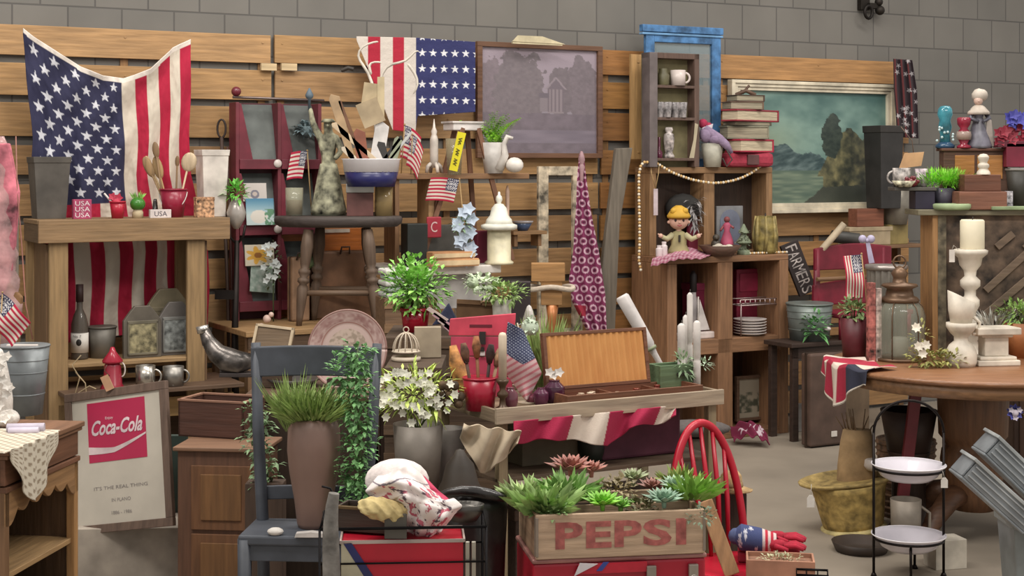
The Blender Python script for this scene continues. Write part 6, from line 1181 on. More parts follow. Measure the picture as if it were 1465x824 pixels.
for i, z_ in enumerate((zt1, zt2)):
    t3 = T('enamel_dish', ['white enamel dish with black rim on the upper tier', 'white enamel dish with black rim on the lower tier'][i], 'dish', 1300, z=(z_ - 21) * k, Y=6.0)
    b = MB(); b.lathe([(0, 0), (30, 0), (40, 6), (46, 16), (52, 21), (52, 22.5), (45, 18), (38, 8), (28, 2.5), (0, 2.5)], seg=48); t3.part('bowl', b, gloss('#d3ced6', .15), rnd=True); b = MB(); b.tube([(52 * math.cos(a), 52 * math.sin(a), 22) for a in np.linspace(0, 2 * math.pi, 49)[:-1]], .9, 6, True); t3.part('rim', b, gloss('#dcd8dc'), rnd=True)
t = T('price_tag', 'white price tag hanging from the two-tier stand', 'tag', 1351, 698, 5.9); b = MB(); b.box(-5, 5, -.5, .5, 0, 11); b.prism([(-5, 11), (5, 11), (2, 15), (-2, 15)], -.5, .5); t.part('card', b, M('#dcd5cd'), bev=.3); b = MB(); b.tube([(0, 0, 15), (-2, 2, 24)], .5, 4); t.part('string', b, M('#c9c0b4'), rnd=True)
t = T('iron_pot', 'dark iron pot behind the two-tier stand under the table', 'pot', 1300, z=.355, Y=6.75); b = MB(); b.cup(0, 0, 0, 58, 30, 40, 3); t.part('pot', b, M('#3a2c26', .6), rnd=True); b = MB(); b.bar((-14, 0, 0), (12, 0, 215), 16, 10); plain('wooden_pole', 'dark red wooden pole leaning under the round table', 'pole', b, M('#6c1f28', .5), 1300, z=.03, Y=6.62, rnd=True, bev=.8)
b = MB(); b.lathe([(26, 0), (30, 6), (24, 12), (24, 100), (30, 112), (30, 115)], seg=20); plain('wooden_stool', 'dark round wooden block carrying the iron pot', 'stool', b, wood('#3d2c22', along='z'), 1300, z=0, Y=6.75, rnd=True)
t = T('wicker_basket', 'brown wicker basket upright behind the two-tier stand', 'basket', 1296, z=0, Y=7.05); b = MB(); b.cup(0, 0, 0, 110, 34, 42, 3); [b.lathe([(35 + 7 * z_ / 110, z_ - 2), (37 + 7 * z_ / 110, z_), (35 + 7 * z_ / 110, z_ + 2)], seg=28) for z_ in range(6, 108, 9)]; t.part('body', b, M('#6b503a', .8, 0, .3, 30, .5), rnd=True)
t = T('steel_pitcher', 'dull grey pitcher on the floor behind lower dish', 'pitcher', 1296, z=0, Y=6.45); b = MB(); b.cup(0, 0, 0, 70, 20, 22, 2); t.part('body', b, M('#8a8074', .5, .3), rnd=True); b = MB(); b.tube([(20, 0, 60), (34, 0, 50), (34, 0, 24), (20, 0, 14)], 2.4, 8); t.part('handle', b, M('#8a8074', .5, .3), rnd=True)
b = MB(); b.box(-22, 22, -18, 18, 0, 42); plain('white_box', 'plain white box on the floor by table pedestal', 'box', b, M('#b8b0a2', .6), 1352, z=0, Y=6.15, bev=.8, rot=14)
# grey plastic trays at the right edge
for i, (px, py, ang_, L, Y_, lab) in enumerate(((1420, 706, 42, 120, 5.25, 'front grey plastic trough leaning at the right edge'), (1448, 672, 44, 110, 5.5, 'rear grey plastic trough leaning behind the front trough'))):
    t = T('plastic_trough', lab, 'trough', px, py, Y_); Q = Matrix.Rotation(R(ang_), 4, 'Y'); b = MB(); w_ = 30
    for q in ((-L / 2, L / 2, -w_, w_, -16, -12), (-L / 2, L / 2, -w_, -w_ + 4, -12, 18), (-L / 2, L / 2, w_ - 4, w_, -12, 18), (-L / 2, -L / 2 + 4, -w_, w_, -12, 18), (L / 2 - 4, L / 2, -w_, w_, -12, 18)): b.box(*q, Q)
    t.part('body', b, M('#81868a', .4, .1), bev=1.5, rnd=True); b = MB()
    for q in ((-L / 2 - 4, L / 2 + 4, -w_ - 4, -w_ + 2, 15, 20), (-L / 2 - 4, L / 2 + 4, w_ - 2, w_ + 4, 15, 20), (-L / 2 - 4, -L / 2 + 2, -w_, w_, 15, 20), (L / 2 - 2, L / 2 + 4, -w_, w_, 15, 20)): b.box(*q, Q)
    t.part('rim', b, M('#a0a4a4', .35, .1), bev=1, rnd=True)
    b = MB(); [b.box(-L / 2 + 6, L / 2 - 6, -w_ - 2.5, -w_, z_, z_ + 2, Q) for z_ in (-6, 2, 10)]; t.part('ribs', b, M('#989c9e', .35, .1), rnd=True)
t = T('plastic_bin', 'grey plastic bin on the floor under the leaning troughs', 'bin', 1478, z=0, Y=5.35); b = MB(); fr2(b, 30, 0, 40, t.zp(742)); t.part('body', b, M('#6f7474', .4), rnd=True, bev=2); b = MB(); fr2(b, 43, t.zp(748), 43, t.zp(742) + 2); t.part('rim', b, M('#7f8484', .4), rnd=True, bev=1)
t = T('rosette', 'blue and white striped rosette hanging below the table rim', 'rosette', 1451, 590, 6.1); b = MB(); [b.flower((0, 0, 0), 13 - 3 * i, n=9) for i in range(2)]; t.part('petals', b, M('#4b4c9a'), rnd=True); b = MB(); b.ball((0, -5, 0), 5, 8); [b.flower((x, -5, z), 5) for x, z in ((6, 4), (-6, 4), (0, -7))]; t.part('white_centre', b, M('#b9b0bc'), rnd=True)
t = T('side_cabinet', 'dark brown cabinet standing in the shade at far right', 'cabinet', 1474, z=0, Y=7.4); b = MB(); b.box(-24, 60, 0, 60, 4, t.zp(560)); t.part('body', b, wood('#4a3428', along='z'), bev=1.5); b = MB(); b.box(-16, 50, -2, 0, 12, t.zp(570)); t.part('door', b, wood('#543c2d', along='z'), bev=1); b = MB(); b.ball((-10, -5, 120), 3, 8); t.part('knob', b, metalm('#8a7a5a'))
# ================================================================ centre tray table
TC = 4.65 - (700 - CX) * 4.65 / F * .5467; TRZ = .845
def ty(px, w=0.0): return (TC + w / CW) / (1 - 0.5467 * (px - CX) / F)
t = T('tray_table', 'weathered wooden tray-top table holding the open case', 'table', 712, z=0, Y=4.65); t.o.rotation_euler = (0, 0, WANG); k = t.k
L_, D_, h_ = .83 / k, .45 / k, TRZ / k; GW = wood('#a08f7a'); GWz = wood('#8f7f62', along='z')
b = MB(); b.box(0, L_, 0, D_, h_ - 6, h_); t.part('tray_floor', b, wood('#7c6953'), rnd=True, bev=.6)
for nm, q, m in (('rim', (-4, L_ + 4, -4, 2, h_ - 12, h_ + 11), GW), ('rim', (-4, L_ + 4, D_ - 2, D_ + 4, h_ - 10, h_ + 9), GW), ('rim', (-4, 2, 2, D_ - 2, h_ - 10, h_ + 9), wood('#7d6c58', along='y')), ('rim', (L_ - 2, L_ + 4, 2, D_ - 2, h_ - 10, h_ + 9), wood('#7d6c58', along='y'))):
    b = MB(); b.box(*q); t.part(nm, b, m, rnd=True, bev=.8)
for x in (4, L_ - 20):
    for y in (4, D_ - 20): b = MB(); b.box(x, x + 15, y, y + 13, 0, h_ - 8); t.part('leg', b, GWz, rnd=True, bev=1)
b = MB(); b.box(4, L_ - 4, 8, D_ - 8, h_ - 98, h_ - 92); t.part('lower_shelf', b, wood('#5b4a3a'), rnd=True, bev=.6)
LSZ2 = (h_ - 92) * k
def tp_(px, w, dz=0.0): return dict(px=px, z=TRZ + dz + .0005, Y=ty(px, w))
# cloths
n1, n2 = 200, 30
s = np.linspace(0, 1, n1)[None, :]; v = np.linspace(0, 1, n2)[:, None]; s = s + 0 * v; v = v + 0 * s
px = 735 + 232 * s; bot = np.interp(px, [735, 790, 840, 868, 900, 948, 967], [634, 628, 632, 640, 612, 604, 596]); top = np.interp(px, [735, 967], [603, 580]) 
py = top + (bot - top) * v + 2 * np.sin(s * 30) * v
Yt = (TC - (.03 + .022 * np.sin(s * 24 + v * 2.2)) / CW) / (1 - .5467 * (px - CX) / F)
C = np.zeros(px.shape + (3,)); C[:] = (158, 30, 66)
for a, c in ((820, 872), (945, 970)): C[(px + 10 * v > a) & (px + 10 * v < c)] = (206, 192, 178)
o = grid_obj('striped_cloth', np.stack([(px - CX) * Yt / F, Yt, EYE - (py - HY) * Yt / F], -1), C, colmat(.9, .2, 60), solid=.004); tags(o, 'crimson and cream striped cloth hanging along the tray table edge', 'cloth')
s, v = np.meshgrid(np.linspace(0, 1, 60), np.linspace(0, 1, 60)); px = 664 + 82 * s - 6 * v; py = 606 + 12 * s + np.interp(s, [0, .35, .55, 1], [20, 66, 60, 18]) * v + 2 * np.sin(s * 18)
Yt = 4.60 - .02 * np.sin(s * 16 + v * 4) + .05 * (s < .4) * (.4 - s)
o = grid_obj('linen_cloth', np.stack([(px - CX) * Yt / F, Yt, EYE - (py - HY) * Yt / F], -1), mix((202, 186, 162), (172, 154, 130), fbm(s, v, 5, 4)), colmat(.9, .2, 60), solid=.004); tags(o, 'beige linen cloth knotted over the front corner of tray table', 'cloth')
# bucket etc
bucket('bucket', 'glossy red bucket holding brushes on the tray table', 'bucket', tp_(687, .12), 20, 25, 46, '#9c1730', False)
zB = TRZ + .02
for i, (px0, lean, L, c, lab, knd) in enumerate(((678, -10, 88, '#5c3f30', 'dark brush handle leaning left in the glossy red bucket', 'w'), (686, -3, 96, '#8b5a3a', 'copper brush handle upright in the glossy red bucket', 'w'), (694, 6, 84, '#3d2a26', 'short black brush handle in the glossy red bucket', 'w'), (699, 12, 78, '#9a7a5e', 'tan brush handle leaning right in the glossy red bucket', 'w'))):
    tt = T('brush', lab, 'brush', px0, z=zB, Y=ty(px0, .12)); dx, dz = math.sin(R(lean)), math.cos(R(lean)); b = MB(); b.tube([(0, 0, 0), (dx * L * .7, 0, dz * L * .7)], 2.4, 8); tt.part('shaft', b, wood(c, along='z'), rnd=True); b = MB(); b.tube([(dx * L * .68, 0, dz * L * .68), (dx * L * .85, 0, dz * L * .85), (dx * L, 0, dz * L)], [4, 7, 4], 10); tt.part('bristles', b, M(c, .9, 0, .4, 40), rnd=True)
t = T('candlestick', 'cream taper candle on a dark turned candlestick', 'candlestick', **tp_(719, .06)); b = MB(); b.lathe([(0, 0), (12, 0), (11, 4), (5, 8), (4, 18), (8, 22), (8, 26), (4, 30), (5, 36), (9, 42), (9, 45), (0, 45)], seg=16); t.part('holder', b, M('#54402e', .4, .3), rnd=True); b = MB(); b.lathe([(6, 45), (6, 108), (4, 112), (0, 113)], seg=14); t.part('candle', b, M('#d3c1aa', .5), rnd=True)
# kite-shaped flag bunting
nn = 110; u, v = np.meshgrid(np.linspace(-1, 1, nn), np.linspace(0, 1, nn)); 
wl = np.interp(v, [0, .12, .62, 1], [10, 14, 27, 1.5]); cx_ = np.interp(v, [0, .3, .62, 1], [737, 742, 748, 753]); px = cx_ + wl * u; py = 466 + 106 * v + 5 * u * (1 - v)
edge = .40 + .12 * (1 - np.abs(u - .1)); C = np.zeros(u.shape + (3,)); C[:] = (206, 176, 176); st = np.sin((py * .6 + px * .35) * 1.15) > .25; C[st] = (190, 112, 122); nav = v < edge; C[nav] = (50, 56, 86); C[nav & (np.sin(py * 1.5) * np.sin(px * 1.1) > .3)] = (140, 146, 164)
Yb = ty(748, .16) - .012 * np.cos(u * 2.4) + .006 * np.sin(v * 10); 
t = T('bunting_flag', 'kite shaped knitted stars and stripes pennant on wire stand', 'flag', 750, z=TRZ, Y=ty(748, .16) + .02)
o = grid_obj('pennant', np.stack([(px - CX) * Yb / F, Yb, EYE - (py - HY) * Yb / F], -1), C, colmat(.9, .3, 90), origin=tuple(t.loc), solid=.004); o.parent = t.o; o.location = (0, 0, 0)
b = MB(); b.tube([(4, 0, 0), (4, 0, 60), (-10, 0, t.zp(462))], 1.2, 6); b.lathe([(14, 0), (14, 2), (2, 3)], (4, 0, 0), 16); t.part('wire_stand', b, M('#b9aa94', .4), rnd=True)
b = MB(); b.ball((0, 0, 0), 13, 14, rz=12); b.bush((0, 0, 2), 13, 60, 8, 5, rz=11); plain('white_pompom', 'soft white green flower head above the kite pennant', 'flower', b, M('#b6c3ae', .8), 758, 468, ty(758, .24), rnd=True)
b = MB(); b.grassy((0, 0, 0), 16, 8, 220, 122, 4.2, spread=.16); plain('tall_grass', 'tall thin green grass stems behind the kite pennant', 'plant', b, leafm('#6e8048'), z=TRZ, px=778, Y=ty(778, .36), rnd=True)
for i, (px0, c, r, h) in enumerate(((730, '#6b3d48', 11, 30), (774, '#5a2c44', 11, 24), (793, '#482438', 15, 32), (762, '#7b4050', 10, 14))):
    b = MB(); b.lathe([(0, 0), (r * .8, 0), (r, h * .3), (r, h * .7), (r * .5, h * .92), (r * .55, h), (0, h)], seg=16); plain('glass_jar', ['rosy glass jar left of the kite pennant', 'plum glass jar right of the kite pennant', 'large dark purple jar by the open case', 'low rose glass pot below the kite pennant'][i], 'jar', b, gloss(c, .15), **tp_(px0, .1 + .02 * i), rnd=True)
b = MB(); [b.flower((x, -3, z), 8) for x, z in ((0, 4), (8, 8), (-6, 8))]; plain('white_flower', 'small white flowers in front of the open case lid', 'flower', b, M('#d3cbc4'), 792, z=TRZ + .085, Y=ty(793, .1), rnd=True)
# red board, wicker, etc on tray back
t = T('slatted_board', 'red slatted wooden crate end with hand slot and latch', 'board', **tp_(690, .34), rot=-2); RB = M('#c84458', .5, 0, .15, 10)
hh = t.zp(452)
for i in range(4):
    z0 = hh - (i + 1) * hh / 4; b = MB()
    if i == 0: b.prism([(-48, z0 + 1), (46, z0 + 1), (48, hh + 4), (-46, hh - 4)], -3, 3)
    else: b.box(-46 + i, 46 - i, -2, 2, z0 + 1, z0 + hh / 4)
    t.part('slat', b, RB if i == 0 else M('#b8405a', .5, 0, .15, 10), bev=1)
b = MB(); b.box(-18, 14, -3.6, -2, hh - 16, hh - 12); t.part('hand_slot', b, M('#641828')); b = MB(); b.box(-4, 5, -6, -2, hh - 40, hh - 22); b.box(-3, 3, -7, -2, hh - 50, hh - 44); t.part('latch', b, M('#2e2928', .4)); b = MB(); b.box(-4, 4, -6, -2, hh - 56, hh - 50); t.part('white_stud', b, M('#d8cfcc'))
t = T('wicker_cornucopia', 'golden wicker horn basket left of the red panel', 'basket', **tp_(662, .24)); b = MB(); b.tube([(-14, 0, 84), (-10, 0, 60), (0, -4, 36), (14, -6, 16), (22, -6, 6)], [5, 10, 14, 13, 6], 16); t.part('body', b, M('#a5713c', .7, 0, .4, 34, .6), rnd=True)
b = MB(); [b.ball((random.uniform(-22, 8), -8, random.uniform(4, 44)), 7, 8) for _ in range(9)]; plain('pinecones', 'dark brown dried pods heaped by the wicker horn', 'dried pods', b, M('#54412c', .8, 0, .4, 30, .5), **tp_(652, .14), rnd=True)
# open case
t = T('open_case', 'open wooden case with pleated orange lid lining and red tray', 'case', 812, z=TRZ, Y=ty(812, .03)); t.o.rotation_euler = (0, 0, WANG); k = t.k
A_ = atz(812, TRZ, ty(812, .03)); B_ = atz(1006, TRZ, ty(1006, .03)); cl = (B_ - A_).length / k; cd = .14 / k; ch = 16; CS_ = wood('#6e4630')
for q in ((0, cl, 0, 4, 0, ch), (0, cl, cd - 4, cd, 0, ch), (0, 4, 4, cd - 4, 0, ch), (cl - 4, cl, 4, cd - 4, 0, ch)): b = MB(); b.box(*q); t.part('side', b, CS_, rnd=True, bev=.6)
b = MB(); b.box(4, cl - 4, 4, cd - 4, 0, 3); t.part('red_lining', b, cloth('#8e2c22'), rnd=True); 
for x in (cl * .36, cl * .7): b = MB(); b.box(x, x + 3, 4, cd - 4, 3, ch - 3); t.part('divider', b, CS_, rnd=True)
Q = Matrix.Translation((0, cd - 2, ch)) @ Matrix.Rotation(R(-9), 4, 'X'); lh = 84; lw = cl * .77
b = MB(); [b.box(*q, Q) for q in ((0, lw, -3, 3, lh - 5, lh), (0, lw, -3, 3, 0, 5), (0, 6, -3, 3, 5, lh - 5), (lw - 6, lw, -3, 3, 5, lh - 5))]; b.box(0, lw, 3, 6, 0, lh, Q); lid = t.part('lid', b, CS_, rnd=True, bev=.6)
n_ = 150; u, v = np.meshgrid(np.linspace(0, 1, n_), np.linspace(0, 1, 6)); X = 6 + u * (lw - 12); Zq = 5 + v * (lh - 10); Yq = -1.2 + 1.3 * np.sin(u * 100 + v * 1.5)
P = np.stack([X * k, ((cd - 2) + Yq * math.cos(R(9)) + Zq * math.sin(R(9))) * k, (ch + Zq * math.cos(R(9)) + Yq * -math.sin(R(9))) * k], -1)
o = grid_obj('pleated_lining', P, mix((206, 150, 88), (188, 128, 70), fbm(u * 6, v, 3, 2)), colmat(.7, .1, 60), origin=(0, 0, 0), parent=t.o); o.location = (0, 0, 0)
for i in range(12):
    x = random.uniform(8, cl - 12) * k; y = random.uniform(8, cd - 12) * k; c_, s_ = CW, math.sin(WANG); p = A_ + Vector((x * c_ - y * s_, x * s_ + y * c_, 0))
    b = MB(); b.ball((0, 0, 4), random.uniform(4, 8), 8, rz=4); b.lathe([(3, 5), (5, 8), (4, 9)], seg=10); plain('trinket', 'small shiny trinket lying in the open case', 'trinket', b, M(random.choice(['#b7a48e', '#9c5a40', '#c8bca8', '#7a3a2c']), .3, .3), px=CX + p.x / p.y * F, z=TRZ + .009, Y=p.y, rnd=True, group='trinkets in the open case')
# bat, green box, candles
t = T('white_bat', 'white painted turned post leaning behind the open case', 'post', 962, z=TRZ, Y=ty(962, .27)); zt = t.zp(424); dx = -72; P = lambda f: (dx * f, 10 * f, zt * f); b = MB(); b.tube([P(f) for f in (0, .08, .35, .42, .46, .6, .98, 1)], [3.5, 3.5, 4.5, 6, 8, 9, 10, 8], 16); t.part('body', b, M('#c9c2bf', .45), rnd=True); b = MB(); b.tube([P(.40), P(.43)], [8, 8], 14); t.part('collar', b, M('#8f9678', .5), rnd=True)
t = T('green_box', 'sage green painted wooden box at tray table right end', 'box', **tp_(964, .18)); t.o.rotation_euler = (0, 0, WANG)
for q in ((-34, 34, -16, -12, 0, 38), (-34, 34, 12, 16, 0, 38), (-34, -30, -12, 12, 0, 38), (30, 34, -12, 12, 0, 38)): b = MB(); b.box(*q); t.part('side', b, wood('#5c7252'), rnd=True, bev=.8)
b = MB(); b.box(-30, 30, -12, 12, 0, 4); t.part('bottom', b, wood('#4c6244'), rnd=True); b = MB(); b.box(-6, 34, -18, -16, 22, 27); t.part('leather_strap', b, M('#3a3a2e'), rnd=True)
for i, (px0, py0, py1, r, w_) in enumerate(((987, 418, 545, 4.2, .2), (975, 462, 548, 5.8, .17), (997, 458, 562, 5.4, .13), (981, 450, 548, 4.2, .21))):
    Yc = ty(px0, w_); tt = T('candle', ['tallest thin white taper in the sage green box', 'short thick white candle left in the sage green box', 'white candle standing in front of sage green box', 'second tallest white candle in the sage green box'][i], 'candle', px0, z=TRZ + (.001 if i == 2 else .012), Y=Yc); h = tt.zp(py0); b = MB(); b.lathe([(0, 0), (r, 0), (r, h * .42), (r * .72, h * .44), (r, h * .46), (r, h - 4), (r * .5, h - 1), (0, h)], seg=16); tt.part('wax_body', b, M('#cdc6c0', .5), rnd=True); b = MB(); b.tube([(0, 0, h - 2), (.5, 0, h + 4)], .6, 5); tt.part('wick', b, M('#4a423c'), rnd=True)
b = MB(); b.bush((0, 0, 0), 15, 60, 12, 3, rz=9); plain('eucalyptus_sprig', 'pale grey green sprig sticking out of the sage green box', 'plant', b, leafm('#80907a'), 1004, 522, ty(1000, .18), rnd=True)
b = MB(); b.bush((0, 0, 0), 13, 60, 14, 4, rz=18); plain('dusty_leaves', 'dusty green leaves among the white candles', 'plant', b, leafm('#6c8262'), 976, 522, ty(976, .15), rnd=True)
# under tray
def lsp(px, w): return dict(px=px, z=LSZ2 + .001, Y=ty(px, w))
b = MB(); b.box(-44, 44, -14, 60, 0, 72); t = T('storage_box', 'olive grey storage box on the shelf below the tray', 'box', **lsp(785, .16), wall=True, one=True); t.solo(b, M('#5e5440', .7), bev=1)
b = MB(); b.lathe([(0, 0), (16, 0), (20, 14), (20, 36), (15, 46), (17, 50), (0, 50)], seg=20); plain('black_vase', 'black green glazed vase beside the olive box', 'vase', b, M('#1d231a', .5), **lsp(845, .12), rnd=True)
b = MB(); b.box(-60, 52, -14, 50, 0, 66); t = T('tote_box', 'dim plum fabric box under the tray table cloth', 'box', **lsp(915, .12), wall=True, one=True); t.solo(b, M('#5f3140', .8), bev=4)
t = T('cushion', 'dark grey flat cushion beyond the red chair back', 'cushion', 992, z=.545, Y=6.0); 
b = MB(); b.box(-30, 30, -20, 20, 0, 200); plain('pedestal_box', 'dull brown upright box carrying the dark grey cushion', 'box', b, wood('#4b4034', along='z'), 992, z=0, Y=6.0, bev=1); b = MB(); b.ball((0, 0, 12), 54, 20, rz=12, ry=30); t.part('pillow', b, cloth('#514a48'), rnd=True)
t = T('trunk', 'dark brown trunk on the floor beneath the tray table', 'trunk', 790, z=0, Y=4.95); t.o.rotation_euler = (0, 0, WANG)
b = MB(); b.box(-60, 240, 0, 96, 0, 210); t.part('body', b, wood('#3f3026'), rnd=True, bev=2); b = MB(); b.box(-63, 243, -3, 99, 210, 226); t.part('lid', b, wood('#4a382b'), rnd=True, bev=2)
for x in (0, 180): b = MB(); b.box(x, x + 12, -5, -1, 190, 222); t.part('latch', b, metalm('#5f5548', .5), rnd=True, bev=.6)
# ================================================================ back crates with bush and pots
t = T('wooden_crate', 'brown crate under the bird cage, hidden behind white flowers', 'crate', 592, z=0, Y=5.12); h = .93 / t.k
b = MB(); b.box(-42, 40, 0, 150, 0, h); t.part('body', b, wood('#4b3a2c'), bev=1); b = MB(); [b.box(-43, 41, -2, 0, h - 16 - i * 40, h - 2 - i * 40) for i in range(9)]; t.part('slats', b, wood('#5e4a38'))
t = T('wooden_crate', 'dark crate supporting the bush and cardboard box', 'crate', 650, z=0, Y=5.85); h = .95 / t.k; b = MB(); b.box(-100, 90, 0, 170, 0, h); t.part('body', b, wood('#4b3a2c'), bev=1); b = MB(); [b.box(-101, 91, -2, 0, h - 16 - i * 40, h - 2 - i * 40) for i in range(8)]; t.part('slats', b, wood('#5e4a38'))
def cr(px, Y): return dict(px=px, z=.951, Y=Y)
t = T('potted_bush', 'leafy bright green bush in a glossy red pot', 'plant', **cr(594, 6.05)); b = MB(); b.cup(0, 0, 0, 32, 17, 21, 1.5); b.lathe([(21, 28), (23, 30), (22, 34)], seg=20); t.part('pot', b, gloss('#a0182c', .15), rnd=True)
b = MB(); b.bush((0, 0, 66), 50, 760, 15, 8, rz=42, ry=40, up=.4, shell=.2); t.part('foliage', b, leafm('#6f9a48'), rnd=True); b = MB(); [b.tube([(0, 0, 28), (math.cos(a) * 16, math.sin(a) * 14, 56), (math.cos(a) * 34, math.sin(a) * 28, 84)], [1.4, 1.1, .6], 5) for a in np.linspace(0, 6.28, 10)[:-1]]; t.part('stem', b, M('#566032'), rnd=True)
t = T('folded_flag', 'folded navy flag corner with stripes beside the bush', 'flag', **cr(632, 5.92)); b = MB(); b.prism([(-14, 14), (24, 18), (10, 46)], -4, 4); t.part('navy_fold', b, cloth('#30344a'), rnd=True, bev=1.5)
for i in range(4): b = MB(); b.prism([(-22 + 8 * i, 22 - 8 * i), (-18 + 8 * i, 26 - 8 * i), (10 + 5 * i, 4 - 8 * i + 4), (6 + 5 * i, 0 - 8 * i + 4)], -6, -3); o = t.part('stripe', b, cloth('#b8929a' if i % 2 else '#c9b6ae'), rnd=True); o.location.z = .04
t = T('cardboard_box', 'open brown cardboard box behind the red panel', 'box', **cr(690, 6.1)); h = t.zp(432)
b = MB(); b.box(-36, 36, -20, 24, 0, h); t.part('body', b, M('#7c5c40', .8), bev=.8); b = MB(); b.box(-38, -4, -24, -20, h - 2, h + 4, Matrix.Rotation(R(3), 4, 'Y')); b.box(0, 38, -24, -20, h - 3, h + 2); t.part('flap', b, M('#8a684a', .8))
potplant('herb_pot', 'white and blue dipped pot with small green herbs', cr(718, 5.98), 12, 14, 48, '#ccc5ba', 38, 15, 260, 11, 6, '#71874e', 'plant')
b = MB(); b.lathe([(13.2, 0), (13.8, 20)], seg=22); t = T('blue_band', 'blue painted lower band', 'pot', 718, z=.951, Y=5.98, one=True)
BUSHPOT = [o for o in bpy.data.objects if o.name.startswith('herb_pot')][-1]; o = finish('blue_band', b, M('#3f6a86', .5), (5.98 / F,) * 3); o.parent = BUSHPOT
b = MB(); b.ball((-14, 0, 0), 9, 10); b.bush((0, 0, 0), 26, 110, 11, 7, rz=10); plain('white_leaf_sprig', 'silvery leaf sprig at left of the blue dipped pot', 'plant', b, leafm('#98a48a'), 690, 404, 6.0, rnd=True)
t = T('clear_bottle', 'small white figurine bottle right of the herb pot', 'bottle', **cr(757, 6.1)); b = MB(); b.lathe([(0, 0), (9, 0), (10, 12), (6, 26), (3, 34), (0, 36)], seg=12); t.part('body', b, gloss('#cfc8c2', .2), rnd=True)
b = MB(); b.box(-14, 14, -10, 10, 0, 62); plain('dark_box', 'dark upright box between herb pot and turned stand', 'box', b, M('#33282a', .7), **cr(745, 6.3), bev=1)
def crA(px, Y): return dict(px=px, z=.931, Y=Y)
t = T('bird_cage', 'small white wire dome bird cage on the crate', 'cage', **crA(581, 5.3)); WW = M('#c9bba8', .5)
b = MB(); b.lathe([(20, 0), (21, 2), (21, 5), (18, 6), (0, 6)], seg=24); b.lathe([(19, 12), (21, 13), (19, 15)], seg=24); t.part('base', b, WW, rnd=True)
for a in np.linspace(0, math.pi, 7)[:-1]: b = MB(); b.tube([(19 * math.cos(w) * math.cos(a), 19 * math.cos(w) * math.sin(a), 14 + 26 * math.sin(w)) for w in np.linspace(0, math.pi, 15)], .9, 5); t.part('wire_hoop', b, WW, rnd=True)
b = MB(); b.tube([(4 * math.cos(a), 0, 44 + 4 * math.sin(a)) for a in np.linspace(0, 6.28, 11)[:-1]], .9, 5, True); t.part('ring', b, WW, rnd=True)
b = MB(); b.box(-19, 19, -4, 8, 0, 44); plain('card_box', 'cream card box beside the bird cage', 'box', b, M('#a89a84', .7), **crA(612, 5.38), rot=6, bev=1)
# ================================================================ low table behind blue chair: platter and small frame
t = T('low_table', 'dark brown low table behind the blue ladder chair', 'table', 455, z=0, Y=5.35); h = .80 / t.k; b = MB(); b.box(-108, 92, 0, 170, h - 8, h); t.part('top_board', b, wood('#56402f'), bev=1); b = MB(); b.box(-102, 86, 4, 10, 6, h - 8); t.part('front_panel', b, wood('#3d2e24', along='z'), bev=.5)  # front panel added as dark fill for the gap behind the chair
for x in (-104, 74):
    for y in (4, 152): b = MB(); b.box(x, x + 14, y, y + 14, 0, h - 8); t.part('leg', b, wood('#46342a', along='z'), bev=.6)
def lt(px, Y): return dict(px=px, z=.801, Y=Y)
t = T('platter', 'large round transferware platter standing behind the chair', 'plate', 497, z=.801, Y=5.6); pr = 57; pc = t.zp(500)
nn = 150; u, v = np.meshgrid(np.linspace(0, 1, 90), np.linspace(0, 1, 60)); a = u * 2 * np.pi; r = v * pr
depth = np.where(v < .62, 6, 6 - 8 * (v - .62) / .38 ) 
C = np.zeros(u.shape + (3,)); C[:] = (188, 164, 156); band = (v > .7) & (v < .94); n = fbm(np.cos(a) * v, np.sin(a) * v, 14, 6); C[band] = mix((150, 112, 108), (196, 172, 164), n * 1.8 - .4)[band]; cen = v < .5; C[cen] = mix((186, 166, 152), (150, 134, 118), np.clip((n - .45) * 6, 0, 1))[cen]; C[(v > .96)] = (150, 116, 108); C[(v > .66) & (v < .69)] = (160, 120, 112)
Xp = r * np.cos(a) * t.k; Zp = (pc + r * np.sin(a)) * t.k; Yp = (depth + (r * np.sin(a)) * .16) * t.k
o = grid_obj('plate_body', np.stack([Xp, Yp, Zp], -1), C, colmat(.25, .0), origin=(0, 0, 0), parent=t.o, solid=.006); o.location = (0, 0, 0)
b = MB(); b.bar((-24, 18, 0), (-24, 20, pc), 4); b.bar((24, 18, 0), (24, 20, pc), 4); b.box(-28, 28, -8, 18, 0, 5); b.box(-28, 28, -10, -7, 0, 12); b.box(-8, 8, 4, 14, 5, pc - pr * .9); t.part('plate_stand', b, wood('#3d2c22'), rnd=True)
t = T('shadow_box', 'small open cream edged box tilted left of the platter', 'box', 388, z=.801, Y=5.55, rot=-10); z0 = t.zp(502); Q = Matrix.Translation((0, 0, z0)) @ Matrix.Rotation(R(-18), 4, 'X') @ Matrix.Rotation(R(6), 4, 'Y')
b = MB(); b.box(-26, 26, -4, 8, 0, 34, Q); t.part('body', b, wood('#6a5640'), bev=.8); b = MB(); [b.box(*q, Q) for q in ((-28, 28, -6, -2, 32, 36), (-28, -24, -6, -2, 0, 36), (24, 28, -6, -2, 0, 36))]; t.part('edge_trim', b, M('#b9a68a', .6), bev=.5); b = MB(); b.box(-22, 22, 0, 26, 0, z0); t.part('block', b, wood('#4d3a2c'), bev=.6)
